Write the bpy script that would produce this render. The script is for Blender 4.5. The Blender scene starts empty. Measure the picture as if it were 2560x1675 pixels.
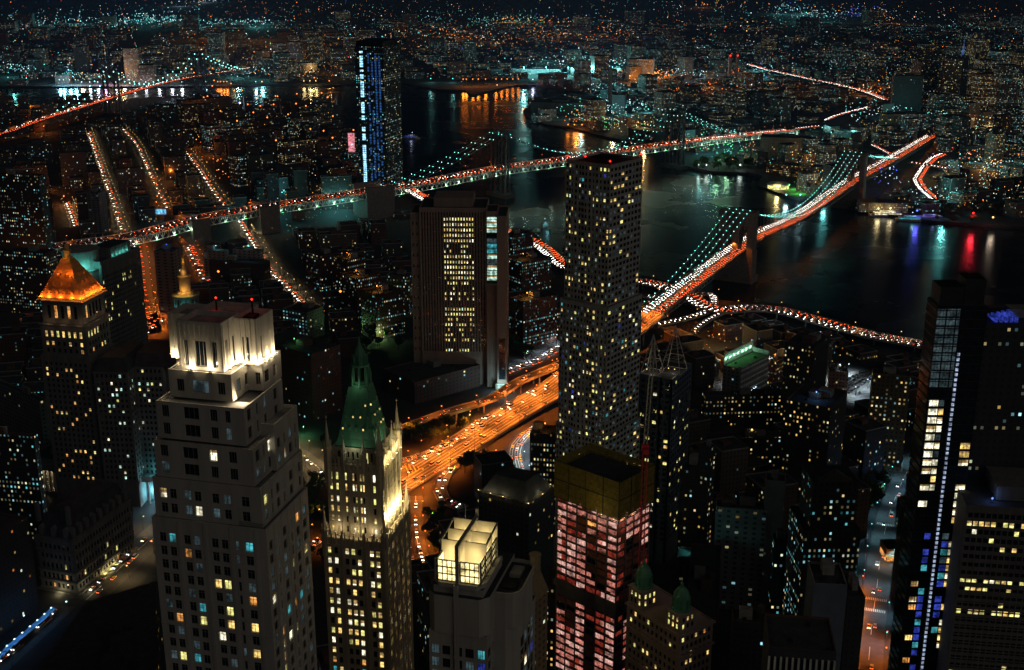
import bpy, math, random
from mathutils import Vector, noise
random.seed(7)
RND = random.random
U = random.uniform
S = bpy.context.scene
COL = S.collection

# ------------------------------------------------------------------ camera, sky, added city glow
PITCH = math.radians(17.67); FPX = 3063.0; CZ = 380.0
cd = bpy.data.cameras.new('Camera'); cam = bpy.data.objects.new('Camera', cd); COL.objects.link(cam)
cd.sensor_width = 36; cd.lens = 36 * FPX / 2560; cd.clip_start = 1; cd.clip_end = 60000
cam.location = (0, 0, CZ); cam.rotation_euler = (math.pi / 2 - PITCH, 0, 0); S.camera = cam
W = bpy.data.worlds.new('World'); S.world = W; W.use_nodes = True
wn = W.node_tree; bg = wn.nodes['Background']
sky = wn.nodes.new('ShaderNodeTexSky'); sky.sky_type = 'NISHITA'; sky.sun_disc = False
sky.sun_elevation = math.radians(-4.0); sky.sun_rotation = math.radians(180)
wn.links.new(sky.outputs[0], bg.inputs[0]); bg.inputs[1].default_value = 0.08
sd = bpy.data.lights.new('CityGlow', 'SUN'); sd.energy = 0.17; sd.angle = math.radians(60); sd.color = (1.0, 0.93, 0.84)  # broad sun lamp standing in for the glow of the city
so = bpy.data.objects.new('CityGlow', sd); COL.objects.link(so)
so.rotation_euler = (math.radians(62), 0, math.radians(38))
vs = S.view_settings; vs.view_transform = 'Standard'; vs.look = 'None'; vs.exposure = 0; vs.gamma = 1; vs.use_curve_mapping = False
S.cycles.use_denoising = True
S.cycles.max_bounces = 4; S.cycles.diffuse_bounces = 1; S.cycles.glossy_bounces = 2; S.cycles.transmission_bounces = 2
S.cycles.sample_clamp_indirect = 4.0; S.cycles.use_light_tree = True
S.cycles.caustics_reflective = False; S.cycles.caustics_refractive = False

# ------------------------------------------------------------------ measuring helpers (survey of the place from the look-out)
def ray(px, py):
    c = (px - 1280) / FPX; s = (837.5 - py) / FPX
    return (c, math.cos(PITCH) + s * math.sin(PITCH), -math.sin(PITCH) + s * math.cos(PITCH))
def at(px, py, z=4.0):
    d = ray(px, py); t = (z - CZ) / d[2]; return (d[0] * t, d[1] * t, z)
def atY(px, py, Y):
    d = ray(px, py); t = Y / d[1]; return (d[0] * t, Y, CZ + d[2] * t)
def proj(x, y, z):
    zc = y * math.cos(PITCH) - (z - CZ) * math.sin(PITCH); u = y * math.sin(PITCH) + (z - CZ) * math.cos(PITCH)
    if zc < 1: return (-9e9, -9e9)
    return (1280 + FPX * x / zc, 837.5 - FPX * u / zc)
def inframe(x, y, z, m=40):
    p = proj(x, y, z); return -m < p[0] < 2560 + m and -m < p[1] < 1675 + m

# ------------------------------------------------------------------ mesh builder
class MB:
    def __init__(s):
        s.v = []; s.f = []; s.m = []; s.uv = []; s.a = []
    def face(s, pts, m=0, uv=None, a=None):
        i = len(s.v); s.v += pts; n = len(pts); s.f.append(tuple(range(i, i + n))); s.m.append(m)
        s.uv += uv if uv else [(0.0, 0.0)] * n; s.a.append(a)
    def prism(s, poly, z0, z1, m=0, mr=None, a=None, ar=None, uo=0.0, bottom=False, top=True):
        n = len(poly); u = uo
        for i in range(n):
            p = poly[i]; q = poly[(i + 1) % n]; l = math.hypot(q[0] - p[0], q[1] - p[1])
            s.face([(p[0], p[1], z0), (q[0], q[1], z0), (q[0], q[1], z1), (p[0], p[1], z1)], m,
                   [(u, z0), (u + l, z0), (u + l, z1), (u, z1)], a); u += l + 13.7
        if top: s.face([(p[0], p[1], z1) for p in poly], m if mr is None else mr, None, ar)
        if bottom: s.face([(p[0], p[1], z0) for p in reversed(poly)], m if mr is None else mr, None, ar)
    def box(s, x0, x1, y0, y1, z0, z1, m=0):
        s.prism([(x0, y0), (x1, y0), (x1, y1), (x0, y1)], z0, z1, m, bottom=True)
    def frustum(s, poly, poly2, z0, z1, m=0, top=True, mt=None):
        n = len(poly)
        for i in range(n):
            j = (i + 1) % n; p = poly[i]; q = poly[j]; p2 = poly2[i]; q2 = poly2[j]
            s.face([(p[0], p[1], z0), (q[0], q[1], z0), (q2[0], q2[1], z1), (p2[0], p2[1], z1)], m)
        if top: s.face([(p[0], p[1], z1) for p in poly2], m if mt is None else mt)
    def bar(s, p, q, w, h=None, m=0):
        h = h or w; p = Vector(p); q = Vector(q); d = (q - p)
        if d.length < 1e-6: return
        d.normalize(); r = d.cross(Vector((0, 0, 1)))
        if r.length < 1e-3: r = Vector((1, 0, 0))
        r.normalize(); t = r.cross(d); r *= w / 2; t *= h / 2
        c = [r + t, -r + t, -r - t, r - t]
        for i in range(4):
            a = c[i]; b = c[(i + 1) % 4]
            s.face([tuple(p + a), tuple(p + b), tuple(q + b), tuple(q + a)], m)
        s.face([tuple(p + k) for k in reversed(c)], m); s.face([tuple(q + k) for k in c], m)
    def lathe(s, cx, cy, prof, n=8, m=0, ph=0.0):
        for (r0, z0), (r1, z1) in zip(prof, prof[1:]):
            for i in range(n):
                a = 2 * math.pi * i / n + ph; b = 2 * math.pi * (i + 1) / n + ph
                pts = [(cx + r0 * math.cos(a), cy + r0 * math.sin(a), z0), (cx + r0 * math.cos(b), cy + r0 * math.sin(b), z0)]
                if r1 > 1e-3: pts += [(cx + r1 * math.cos(b), cy + r1 * math.sin(b), z1), (cx + r1 * math.cos(a), cy + r1 * math.sin(a), z1)]
                else: pts.append((cx, cy, z1))
                s.face(pts, m)
        r, z = prof[-1]
        if r > 1e-3: s.face([(cx + r * math.cos(2 * math.pi * i / n + ph), cy + r * math.sin(2 * math.pi * i / n + ph), z) for i in range(n)], m)
    def octa(s, x, y, z, r, m=0):
        P = [(x + r, y, z), (x, y + r, z), (x - r, y, z), (x, y - r, z)]; t = (x, y, z + r); b = (x, y, z - r)
        for i in range(4):
            s.face([P[i], P[(i + 1) % 4], t], m); s.face([P[(i + 1) % 4], P[i], b], m)
    def ribbon(s, path, w, m=0, th=0.0, mside=None, dz=0.0, off=0.0):
        L = []; R = []
        for i, p in enumerate(path):
            a = path[max(i - 1, 0)]; b = path[min(i + 1, len(path) - 1)]
            dx, dy = b[0] - a[0], b[1] - a[1]; l = math.hypot(dx, dy) or 1; nx, ny = -dy / l, dx / l
            L.append((p[0] + nx * (off + w / 2), p[1] + ny * (off + w / 2), p[2] + dz)); R.append((p[0] + nx * (off - w / 2), p[1] + ny * (off - w / 2), p[2] + dz))
        D = 0.0; ms = m if mside is None else mside
        for i in range(len(path) - 1):
            l = math.dist(path[i], path[i + 1])
            s.face([R[i], R[i + 1], L[i + 1], L[i]], m, [(0, D), (0, D + l), (w, D + l), (w, D)]); D += l
            if th:
                dn = lambda p: (p[0], p[1], p[2] - th)
                s.face([dn(R[i]), dn(R[i + 1]), R[i + 1], R[i]], ms); s.face([dn(L[i + 1]), dn(L[i]), L[i], L[i + 1]], ms)
                s.face([dn(L[i]), dn(L[i + 1]), dn(R[i + 1]), dn(R[i])], ms)
    def mesh(s, name, mats):
        me = bpy.data.meshes.new(name); me.from_pydata(s.v, [], s.f)
        for m in mats: me.materials.append(m)
        if len(mats) > 1: me.polygons.foreach_set('material_index', s.m)
        if any(u != (0.0, 0.0) for u in s.uv):
            l = me.uv_layers.new(name='UVMap'); l.data.foreach_set('uv', [c for u in s.uv for c in u])
        if any(a is not None for a in s.a):
            for k, nm in enumerate(('lit', 'bay', 'hue', 'seed')):
                at_ = me.attributes.new(nm, 'FLOAT', 'FACE'); at_.data.foreach_set('value', [(a[k] if a else (-1.0, 3.0, .5, 0.0)[k]) for a in s.a])
            ca = me.attributes.new('tint', 'FLOAT_COLOR', 'FACE'); ca.data.foreach_set('color', [c for a in s.a for c in ((a[4] if a else (.05, .05, .05)) + (1.0,))])
        me.update(); return me
    def build(s, name, mats, parent=None, **k):
        if not s.f: return None
        if not isinstance(mats, (list, tuple)): mats = [mats]
        return link(name, s.mesh(name, mats), parent, **k)
def link(name, me, parent=None, loc=None, rz=0.0, **k):
    o = bpy.data.objects.new(name, me); COL.objects.link(o)
    if parent: o.parent = parent
    if loc is not None: o.location = loc
    if rz: o.rotation_euler = (0, 0, rz)
    tag(o, **k); return o
def tag(o, label=None, cat=None, group=None, kind=None):
    if label: o['label'] = label
    if cat: o['category'] = cat
    if group: o['group'] = group
    if kind: o['kind'] = kind
    return o
def thing(name, label, cat, loc=(0, 0, 0), group=None):
    o = link(name, None, None, loc); tag(o, label, cat, group); return o
def light(kind, loc, power, col, parent=None, size=0.5, rot=None, spot=None, name='bulb', sizey=None):
    d = bpy.data.lights.new(name, kind); d.energy = power; d.color = col
    if kind == 'AREA':
        d.size = size
        if sizey: d.shape = 'RECTANGLE'; d.size_y = sizey
    else: d.shadow_soft_size = size
    if spot: d.spot_size = math.radians(spot); d.spot_blend = .6
    o = bpy.data.objects.new(name, d); COL.objects.link(o); o.location = loc
    if rot: o.rotation_euler = rot
    if parent:
        o.parent = parent
        o.location = Vector(loc) - Vector(parent.location)
    return o

# ------------------------------------------------------------------ materials
def nodes(m):
    m.use_nodes = True; return m.node_tree, m.node_tree.nodes['Principled BSDF']
def mat(name, col, rough=.8, metal=0.0, var=.35, scale=.15, bump=0.0, spec=.5, streak=False):
    m = bpy.data.materials.new(name); t, b = nodes(m); N = t.nodes.new
    g = N('ShaderNodeNewGeometry'); mp = N('ShaderNodeMapping'); t.links.new(g.outputs['Position'], mp.inputs[0])
    if streak: mp.inputs['Scale'].default_value = (1, 1, .12)
    n = N('ShaderNodeTexNoise'); n.inputs['Scale'].default_value = scale; n.inputs['Detail'].default_value = 6; n.inputs['Roughness'].default_value = .65
    t.links.new(mp.outputs[0], n.inputs['Vector'])
    r = N('ShaderNodeMapRange'); r.inputs[1].default_value = .3; r.inputs[2].default_value = .7; r.inputs[3].default_value = 1 - var; r.inputs[4].default_value = 1 + var
    t.links.new(n.outputs[0], r.inputs[0])
    v = N('ShaderNodeVectorMath'); v.operation = 'SCALE'; v.inputs[0].default_value = col; t.links.new(r.outputs[0], v.inputs[3])
    t.links.new(v.outputs[0], b.inputs['Base Color']); b.inputs['Roughness'].default_value = rough; b.inputs['Metallic'].default_value = metal
    b.inputs['Specular IOR Level'].default_value = spec
    if bump:
        n2 = N('ShaderNodeTexNoise'); n2.inputs['Scale'].default_value = scale * 8; n2.inputs['Detail'].default_value = 4; t.links.new(g.outputs['Position'], n2.inputs['Vector'])
        bp = N('ShaderNodeBump'); bp.inputs['Strength'].default_value = bump; t.links.new(n2.outputs[0], bp.inputs['Height']); t.links.new(bp.outputs[0], b.inputs['Normal'])
    return m
def emit(name, col, st, var=False, sample=False):
    m = bpy.data.materials.new(name); t, b = nodes(m); N = t.nodes.new
    b.inputs['Base Color'].default_value = (.03, .03, .03, 1); b.inputs['Roughness'].default_value = .3
    b.inputs['Emission Color'].default_value = (*col, 1); b.inputs['Emission Strength'].default_value = st
    if var:
        g = N('ShaderNodeNewGeometry'); fac = None
        for sc, lo, hi in ((.3, .25, 1.7), (1.1, .55, 1.4)):
            n = N('ShaderNodeTexNoise'); n.inputs['Scale'].default_value = sc; n.inputs['Detail'].default_value = 3; t.links.new(g.outputs['Position'], n.inputs['Vector'])
            r = N('ShaderNodeMapRange'); r.inputs[1].default_value = .35; r.inputs[2].default_value = .65; r.inputs[3].default_value = lo; r.inputs[4].default_value = hi; t.links.new(n.outputs[0], r.inputs[0])
            if fac is None: fac = r
            else:
                mu = N('ShaderNodeMath'); mu.operation = 'MULTIPLY'; t.links.new(fac.outputs[0], mu.inputs[0]); t.links.new(r.outputs[0], mu.inputs[1]); fac = mu
        mu = N('ShaderNodeMath'); mu.operation = 'MULTIPLY'; mu.inputs[1].default_value = st; t.links.new(fac.outputs[0], mu.inputs[0]); t.links.new(mu.outputs[0], b.inputs['Emission Strength'])
    m.cycles.emission_sampling = 'AUTO' if sample else 'NONE'
    return m
def facade_material():
    """walls with a grid of windows; lit share, bay width, hue and tint are stored on each face"""
    m = bpy.data.materials.new('windowed_wall'); t, b = nodes(m); N = t.nodes.new; L = t.links.new
    def A(n):
        a = N('ShaderNodeAttribute'); a.attribute_name = n; return a
    def M(op, a, b_=None, c=None):
        n = N('ShaderNodeMath'); n.operation = op
        for i, x in enumerate((a, b_, c)):
            if x is None: continue
            if isinstance(x, (int, float)): n.inputs[i].default_value = x
            else: L(x, n.inputs[i])
        return n.outputs[0]
    uv = N('ShaderNodeUVMap'); uv.uv_map = 'UVMap'; sx = N('ShaderNodeSeparateXYZ'); L(uv.outputs[0], sx.inputs[0])
    lit, bay, hue, seed, tint = A('lit'), A('bay'), A('hue'), A('seed'), A('tint')
    u = M('DIVIDE', sx.outputs[0], bay.outputs['Fac']); v = M('DIVIDE', sx.outputs[1], 3.3)
    cu, cv = M('FLOOR', u), M('FLOOR', v); fu, fv = M('FRACT', u), M('FRACT', v)
    mk = M('MULTIPLY', M('MULTIPLY', M('GREATER_THAN', fu, .3), M('LESS_THAN', fu, .7)), M('MULTIPLY', M('GREATER_THAN', fv, .3), M('LESS_THAN', fv, .74)))
    wall = M('GREATER_THAN', lit.outputs['Fac'], -.5); mk = M('MULTIPLY', mk, wall)
    def wn_(k, x=cu, y=cv):
        c = N('ShaderNodeCombineXYZ'); L(x, c.inputs[0]) if not isinstance(x, float) else None; L(y, c.inputs[1]); L(M('ADD', seed.outputs['Fac'], k), c.inputs[2])
        w = N('ShaderNodeTexWhiteNoise'); w.noise_dimensions = '3D'; L(c.outputs[0], w.inputs['Vector']); return w
    n1, n2, n3 = wn_(0.1), wn_(7.3), wn_(3.9, 0.0)
    # a share of whole floors is busier than the rest
    th = M('MULTIPLY', lit.outputs['Fac'], M('ADD', .45, M('MULTIPLY', M('POWER', n3.outputs[0], 3.0), 2.6)))
    on = M('MULTIPLY', M('LESS_THAN', n1.outputs[0], th), mk)
    cr = N('ShaderNodeValToRGB'); e = cr.color_ramp; e.interpolation = 'CONSTANT'
    cols = [(0, (.12, .62, .68)), (.2, (.4, .85, .95)), (.36, (.8, .9, .62)), (.48, (1, .78, .36)), (.66, (1, .6, .14)), (.84, (1, .33, .05)), (.97, (1, .2, .05))]
    e.elements[0].position = 0; e.elements[0].color = (*cols[0][1], 1)
    e.elements[1].position = cols[-1][0]; e.elements[1].color = (*cols[-1][1], 1)
    for p, c in cols[1:-1]:
        k = e.elements.new(p); k.color = (*c, 1)
    L(M('ADD', M('MULTIPLY', n2.outputs[0], .5), M('MULTIPLY', hue.outputs['Fac'], .5)), cr.inputs[0])
    st = M('MULTIPLY', on, M('ADD', .07, M('MULTIPLY', M('POWER', wn_(5.5).outputs[0], 4.0), 1.3)))
    mx = N('ShaderNodeMix'); mx.data_type = 'RGBA'; L(mk, mx.inputs[0]); mx.inputs[7].default_value = (.012, .016, .02, 1)
    g = N('ShaderNodeNewGeometry'); n = N('ShaderNodeTexNoise'); n.inputs['Scale'].default_value = .12; n.inputs['Detail'].default_value = 5; L(g.outputs['Position'], n.inputs['Vector'])
    vm = N('ShaderNodeVectorMath'); vm.operation = 'SCALE'; L(tint.outputs['Color'], vm.inputs[0]); L(M('ADD', .5, n.outputs[0]), vm.inputs[3]); L(vm.outputs[0], mx.inputs[6])
    L(mx.outputs[2], b.inputs['Base Color']); b.inputs['Roughness'].default_value = .7
    L(cr.outputs[0], b.inputs['Emission Color']); L(st, b.inputs['Emission Strength'])
    m.cycles.emission_sampling = 'NONE'; return m
FAC = facade_material()
M_ = dict(
    lime=mat('limestone', (.40, .37, .325), .85, scale=.25, var=.18, bump=.05, streak=True), terracotta=mat('cream_terracotta', (.38, .31, .21), .7, scale=.5, var=.3, bump=.15, streak=True),
    granite=mat('grey_granite', (.125, .12, .115), .8, scale=.3, var=.3, streak=True), brick=mat('dark_brick', (.10, .055, .04), .9, scale=.4, var=.3),
    brown=mat('brown_stone_panels', (.27, .195, .165), .85, scale=.1, var=.15, streak=True), copper=mat('green_copper', (.06, .20, .11), .6, scale=.6, var=.35, streak=True),
    roof=mat('roof_membrane', (.035, .037, .042), .9, scale=.2, var=.5), concrete=mat('concrete', (.22, .21, .2), .9, scale=.3, var=.3, bump=.1),
    steel=mat('ripple_steel', (.40, .39, .37), .5, .1, scale=.3, var=.2), asphalt=mat('asphalt', (.055, .052, .05), .75, scale=.3, var=.35), deck=mat('road_deck', (.10, .095, .09), .7, scale=.2, var=.3),
    darkmetal=mat('dark_metal', (.03, .032, .036), .5, .5), bluesteel=mat('blue_grey_steel', (.10, .12, .15), .5, .2), darkglass=mat('dark_glass', (.010, .015, .022), .08, 0, .2, .6, spec=.6),
    curtain=mat('curtain_wall_glass', (.014, .018, .026), .12, 0, .4, .4, spec=.7), tan=mat('tan_tile_roof', (.20, .155, .085), .85, scale=.5, var=.25), white=mat('white_panel', (.55, .55, .53), .6),
    net=mat('yellow_safety_netting', (.17, .125, .008), .8, scale=.6, var=.45, bump=.3), paint=mat('road_paint', (.7, .68, .6), .6), yellow=mat('yellow_paint', (.7, .42, .02), .45),
    gold=mat('gilded_bronze', (.75, .45, .1), .35, .8), bluewall=mat('blue_grey_render', (.10, .125, .17), .9, scale=.08, var=.15), leaf=mat('leaves', (.055, .095, .025), .8, scale=.9, var=.5), bark=mat('bark', (.06, .045, .03), .9),
    ground=mat('city_ground', (.028, .028, .03), .9, scale=.05, var=.4), lawn=mat('lawn_grass', (.05, .14, .03), .9, scale=.3, var=.3), piersteel=mat('bridge_steel', (.09, .10, .105), .6, .3),
    masonry=mat('bridge_granite', (.17, .15, .13), .9, scale=.4, var=.35, bump=.2), teal_lit=mat('teal_lit_roof', (.12, .2, .2), .7), slab=mat('bare_concrete_slab', (.12, .10, .09), .9), rust=mat('orange_netting', (.30, .09, .05), .9, scale=.7, var=.5),
    pink=mat('rose_render', (.30, .2, .16), .9, scale=.1, var=.12), frame=mat('window_frame', (.06, .055, .05), .5), red=mat('red_cloth', (.5, .03, .04), .8), screen=mat('pale_stage_screen', (.3, .3, .3), .7))
E_ = dict(
    warm=emit('lit_pane_warm', (1, .66, .20), 1.0, True), white=emit('lit_pane_white', (1, .93, .66), 1.25, True), cool=emit('lit_pane_cool', (.6, .95, .8), .9, True), orange=emit('lit_pane_amber', (1, .42, .10), .8, True),
    blue=emit('lit_pane_blue', (.06, .10, .8), .32, True), teal=emit('lit_pane_teal', (.1, .65, .75), .4, True), dim=emit('lit_pane_dim', (.10, .16, .18), .28, True), yellow=emit('lit_pane_yellow', (.95, .88, .28), .95, True),
    pink=emit('lit_sheeting_rose', (1, .34, .26), .4, True), pinkw=emit('lit_sheeting_pale', (1, .54, .45), .56, True), redd=emit('lit_sheeting_red', (.6, .07, .04), .25, True), blind=emit('drawn_blind', (.95, .62, .24), .42, True), lantern=emit('lantern_glass', (1, .80, .34), 1.5, True),
    l_teal=emit('lamp_teal', (.16, .80, .75), 2.6), l_cable=emit('cable_lamp_glass', (.2, .85, .75), 6), l_white=emit('lamp_white', (.62, .88, 1), 3), l_amber=emit('lamp_amber', (1, .24, .03), 3.2), l_warm=emit('lamp_warm', (1, .62, .2), 2.6), l_red=emit('lamp_red', (1, .025, .015), 3), l_blue=emit('lamp_blue', (.08, .15, 1), 3), l_green=emit('lamp_green', (.15, 1, .3), 1.8),
    head=emit('headlight_glass', (1, .93, .85), 15), tail=emit('tail_light_glass', (1, .11, .02), 9), amberrun=emit('running_light_glass', (1, .38, .06), 26), sheet=emit('billboard_screen', (.1, .35, .6), 1.5, True))
LAMPS = ['l_teal', 'l_white', 'l_amber', 'l_warm', 'l_red', 'l_blue', 'l_green']

# ------------------------------------------------------------------ windows
_wm = {}
def window_geometry(mb, w, h, o=(0, 0, 0), ang=0.0, style=0, pi=1, blind=0.0, bi=1):
    ca, sa = math.cos(ang), math.sin(ang)
    T = lambda x, y, z: (o[0] + ca * x - sa * y, o[1] + sa * x + ca * y, o[2] + z)
    def q(x0, x1, z0, z1, y, m): mb.face([T(x0, y, z0), T(x1, y, z0), T(x1, y, z1), T(x0, y, z1)], m)
    q(-w / 2, w / 2, 0, h * (1 - blind), 0, pi)
    if blind: q(-w / 2, w / 2, h * (1 - blind), h, 0, bi)
    if style == 9: return
    f = min(.14, w * .07); d = -.07
    bars = [(-w / 2, -w / 2 + f, 0, h), (w / 2 - f, w / 2, 0, h), (-w / 2, w / 2, 0, f), (-w / 2, w / 2, h - f, h)]
    if style == 0: bars += [(-f / 2, f / 2, 0, h), (-w / 2, w / 2, h * .68, h * .68 + f * .8)]
    if style == 1: bars += [(-w / 2, w / 2, h * .5, h * .5 + f)]
    if style == 2: bars += [(-w / 6 - f / 2, -w / 6 + f / 2, 0, h), (w / 6 - f / 2, w / 6 + f / 2, 0, h)]
    for x0, x1, z0, z1 in bars:
        q(x0, x1, z0, z1, d, 0)
PM = dict(dark=M_['darkglass'], **{k: E_[k] for k in ('warm', 'white', 'cool', 'orange', 'blue', 'teal', 'dim', 'yellow', 'pink', 'pinkw', 'redd')})
class Windows:
    """collects a building's windows; the hundred that show largest become parts, the rest one part"""
    def __init__(s): s.l = []
    def add(s, p, ang, w, h, kind, style=0): s.l.append((p, ang, round(w, 2), round(h, 2), kind, style, pick({0.0: 3, .3: 1.6, .55: 1.2, .8: .6}) if kind in ('warm', 'white', 'yellow', 'orange', 'cool') else 0.0))
    def finish(s, root, frame='frame', limit=100):
        if not s.l: return
        def size(t):
            a = t[1]; n = (math.sin(a), -math.cos(a)); v = (-t[0][0], -t[0][1], CZ - t[0][2]); l = math.sqrt(sum(x * x for x in v))
            return max(0, (n[0] * v[0] + n[1] * v[1]) / l) * t[2] * t[3] / l / l * (1 if inframe(*t[0], 0) else 0) * (1.5 if t[4] != 'dark' else 1)
        s.l.sort(key=size, reverse=True)
        r = Vector(root.location)
        for p, ang, w, h, kind, st, bl in s.l[:limit]:
            k = (w, h, kind, st, frame, bl)
            if k not in _wm:
                mb = MB(); window_geometry(mb, w, h, style=st, blind=bl, bi=2); _wm[k] = mb.mesh('window', [M_[frame], PM[kind], E_['blind']])
            link('window', _wm[k], root, Vector(p) - r, ang)
        rest = s.l[limit:]
        if rest:
            ks = sorted({t[4] for t in rest}); mb = MB()
            for p, ang, w, h, kind, st, bl in rest:
                window_geometry(mb, w, h, tuple(Vector(p) - r), ang, st, 1 + ks.index(kind), bl, 1 + len(ks))
            mb.build('remaining_windows', [M_[frame]] + [PM[k] for k in ks] + [E_['blind']], root, kind='stuff')
def pick(w):
    r = RND() * sum(w.values())
    for k, x in w.items():
        r -= x
        if r <= 0: return k
    return k
def cols_even(n, Wd, w, m0=0.0, m1=None):
    m1 = m0 if m1 is None else m1; st = (Wd - m0 - m1) / n
    return [(m0 + st * (i + .5), w) for i in range(n)]
def rows_even(z0, z1, fh, h, sill=1.0):
    out = []; z = z0
    while z + fh <= z1 + .01: out.append((z + sill, z + sill + h)); z += fh
    return out
def facade(mb, p0, p1, z0, z1, cols, rows, wins, kindf, m=0, depth=.4, style=0, mrev=None, msp=None):
    """a wall from p0 to p1 (left to right seen from outside) with real openings; windows go to wins"""
    Lx, Ly = p1[0] - p0[0], p1[1] - p0[1]; Wd = math.hypot(Lx, Ly); ux, uy = Lx / Wd, Ly / Wd; nx, ny = uy, -ux; ang = math.atan2(uy, ux)
    mr = m if mrev is None else mrev
    P = lambda x, z, d=0.0: (p0[0] + ux * x - nx * d, p0[1] + uy * x - ny * d, z)
    def q(x0, x1, za, zb, mm=m, d=0.0):
        if x1 - x0 > 1e-3 and zb - za > 1e-3: mb.face([P(x0, za, d), P(x1, za, d), P(x1, zb, d), P(x0, zb, d)], mm, [(x0, za), (x1, za), (x1, zb), (x0, zb)])
    cols = sorted(c for c in cols if c[0] - c[1] / 2 > .05 and c[0] + c[1] / 2 < Wd - .05); rows = sorted(r for r in rows if r[0] > z0 and r[1] < z1)
    if not rows or not cols: q(0, Wd, z0, z1); return
    x = 0.0
    for ci, (c, w) in enumerate(cols):
        a, b = c - w / 2, c + w / 2; q(x, a, z0, z1); z = z0
        for ri, (za, zb) in enumerate(rows):
            q(a, b, z, za, m if msp is None or ri == 0 else msp, 0 if msp is None or ri == 0 else depth - .1); z = zb
            mb.face([P(a, za), P(b, za), P(b, za, depth), P(a, za, depth)], mr); mb.face([P(a, zb, depth), P(b, zb, depth), P(b, zb), P(a, zb)], mr)
            mb.face([P(a, za), P(a, za, depth), P(a, zb, depth), P(a, zb)], mr); mb.face([P(b, za, depth), P(b, za), P(b, zb), P(b, zb, depth)], mr)
            k = kindf(ci, ri, len(cols), len(rows), za)
            wins.add(P(c, za, depth - .02), ang, w, zb - za, k, style)
        q(a, b, z, z1); x = b
    q(x, Wd, z0, z1)
class Bld:
    """a building on a local grid: a runs left along the front face from the near corner, b runs away along the right face"""
    def __init__(s, name, label, cat, C, th, group=None):
        s.C = (C[0], C[1]); t = math.radians(th); s.L = (-math.cos(t), math.sin(t)); s.R = (math.sin(t), math.cos(t)); s.th = t
        s.root = thing(name, label, cat, (C[0], C[1], 4), group); s.w = MB(); s.wins = Windows()
    def pt(s, a, b, z=None):
        p = (s.C[0] + a * s.L[0] + b * s.R[0], s.C[1] + a * s.L[1] + b * s.R[1]); return p if z is None else (*p, z)
    def poly(s, a0, a1, b0, b1): return [s.pt(a0, b0), s.pt(a0, b1), s.pt(a1, b1), s.pt(a1, b0)]
    def tier(s, a0, a1, b0, b1, z0, z1, cl=(), cr=(), rows=(), kf=None, m=0, mr=1, style=0, depth=.4, par=.9, crows=None, msp=None):
        P = s.poly(a0, a1, b0, b1); kf = kf or (lambda *x: 'dark')
        facade(s.w, P[3], P[0], z0, z1, list(cl), list(rows), s.wins, kf, m, depth, style, msp=msp)
        facade(s.w, P[0], P[1], z0, z1, list(cr), list(crows if crows is not None else rows), s.wins, kf, m, depth, style)
        for i in (1, 2): s.w.face([(*P[i], z0), (*P[(i + 1) % 4], z0), (*P[(i + 1) % 4], z1), (*P[i], z1)], m)
        s.cap(a0, a1, b0, b1, z1, par, m, mr)
    def cap(s, a0, a1, b0, b1, z1, par=.9, m=0, mr=1, t=.5):
        P = s.poly(a0, a1, b0, b1); Q = s.poly(a0 + t, a1 - t, b0 + t, b1 - t)
        for i in range(4):
            j = (i + 1) % 4
            s.w.face([(*P[i], z1), (*P[j], z1), (*Q[j], z1), (*Q[i], z1)], m)
            s.w.face([(*Q[j], z1 - par), (*Q[i], z1 - par), (*Q[i], z1), (*Q[j], z1)], m)
        s.w.face([(*p, z1 - par) for p in Q], mr)
    def part(s, name, mats, f):
        mb = MB(); f(mb); return s.put(name, mb, mats)
    def put(s, name, mb, mats, **k):
        x, y, z = s.root.location
        mb.v = [(p[0] - x, p[1] - y, p[2] - z) for p in mb.v]
        return mb.build(name, mats, s.root, **k)
    def box(s, name, mats, a0, a1, b0, b1, z0, z1):
        mb = MB(); mb.prism(s.poly(a0, a1, b0, b1), z0, z1, 0, bottom=True); return s.put(name, mb, mats)
    def finish(s, mats, frame='frame', name='wall'):
        s.put(name, s.w, mats); s.wins.finish(s.root, frame)
    def flood(s, a, b, z, power, col, size=.3, name='floodlight', r=.45, em='l_warm'):
        mb = MB(); x, y = s.pt(a, b); mb.lathe(x, y, [(r * .7, z), (r, z + .3)], 8, 0); mb.lathe(x, y, [(r * .8, z + .32), (r * .8, z + .36)], 8, 1)
        s.put(name, mb, [M_['darkmetal'], E_[em]])
        light('POINT', (x, y, z + .9), power, col, s.root, size)
# ------------------------------------------------------------------ ground, river
def smooth(path, step=12.0):
    P = [Vector(p) for p in path]; P = [P[0] * 2 - P[1]] + P + [P[-1] * 2 - P[-2]]; out = []
    for i in range(1, len(P) - 2):
        n = max(1, int((P[i + 1] - P[i]).length / step))
        for k in range(n):
            t = k / n; a, b, c, d = P[i - 1:i + 3]
            out.append(tuple(.5 * ((2 * b) + (c - a) * t + (2 * a - 5 * b + 4 * c - d) * t * t + (3 * b - a - 3 * c + d) * t ** 3)))
    out.append(tuple(P[-2])); return out
def gp(l, z=4.0): return [at(p[0], p[1], p[2] if len(p) > 2 else z) for p in l]
def inside(x, y, poly):
    c = False; n = len(poly)
    for i in range(n):
        a, b = poly[i], poly[i - 1]
        if (a[1] > y) != (b[1] > y) and x < (b[0] - a[0]) * (y - a[1]) / (b[1] - a[1]) + a[0]: c = not c
    return c
def seg_d(x, y, a, b):
    dx, dy = b[0] - a[0], b[1] - a[1]; t = max(0, min(1, ((x - a[0]) * dx + (y - a[1]) * dy) / (dx * dx + dy * dy + 1e-9))); return math.hypot(x - a[0] - t * dx, y - a[1] - t * dy)
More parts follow.
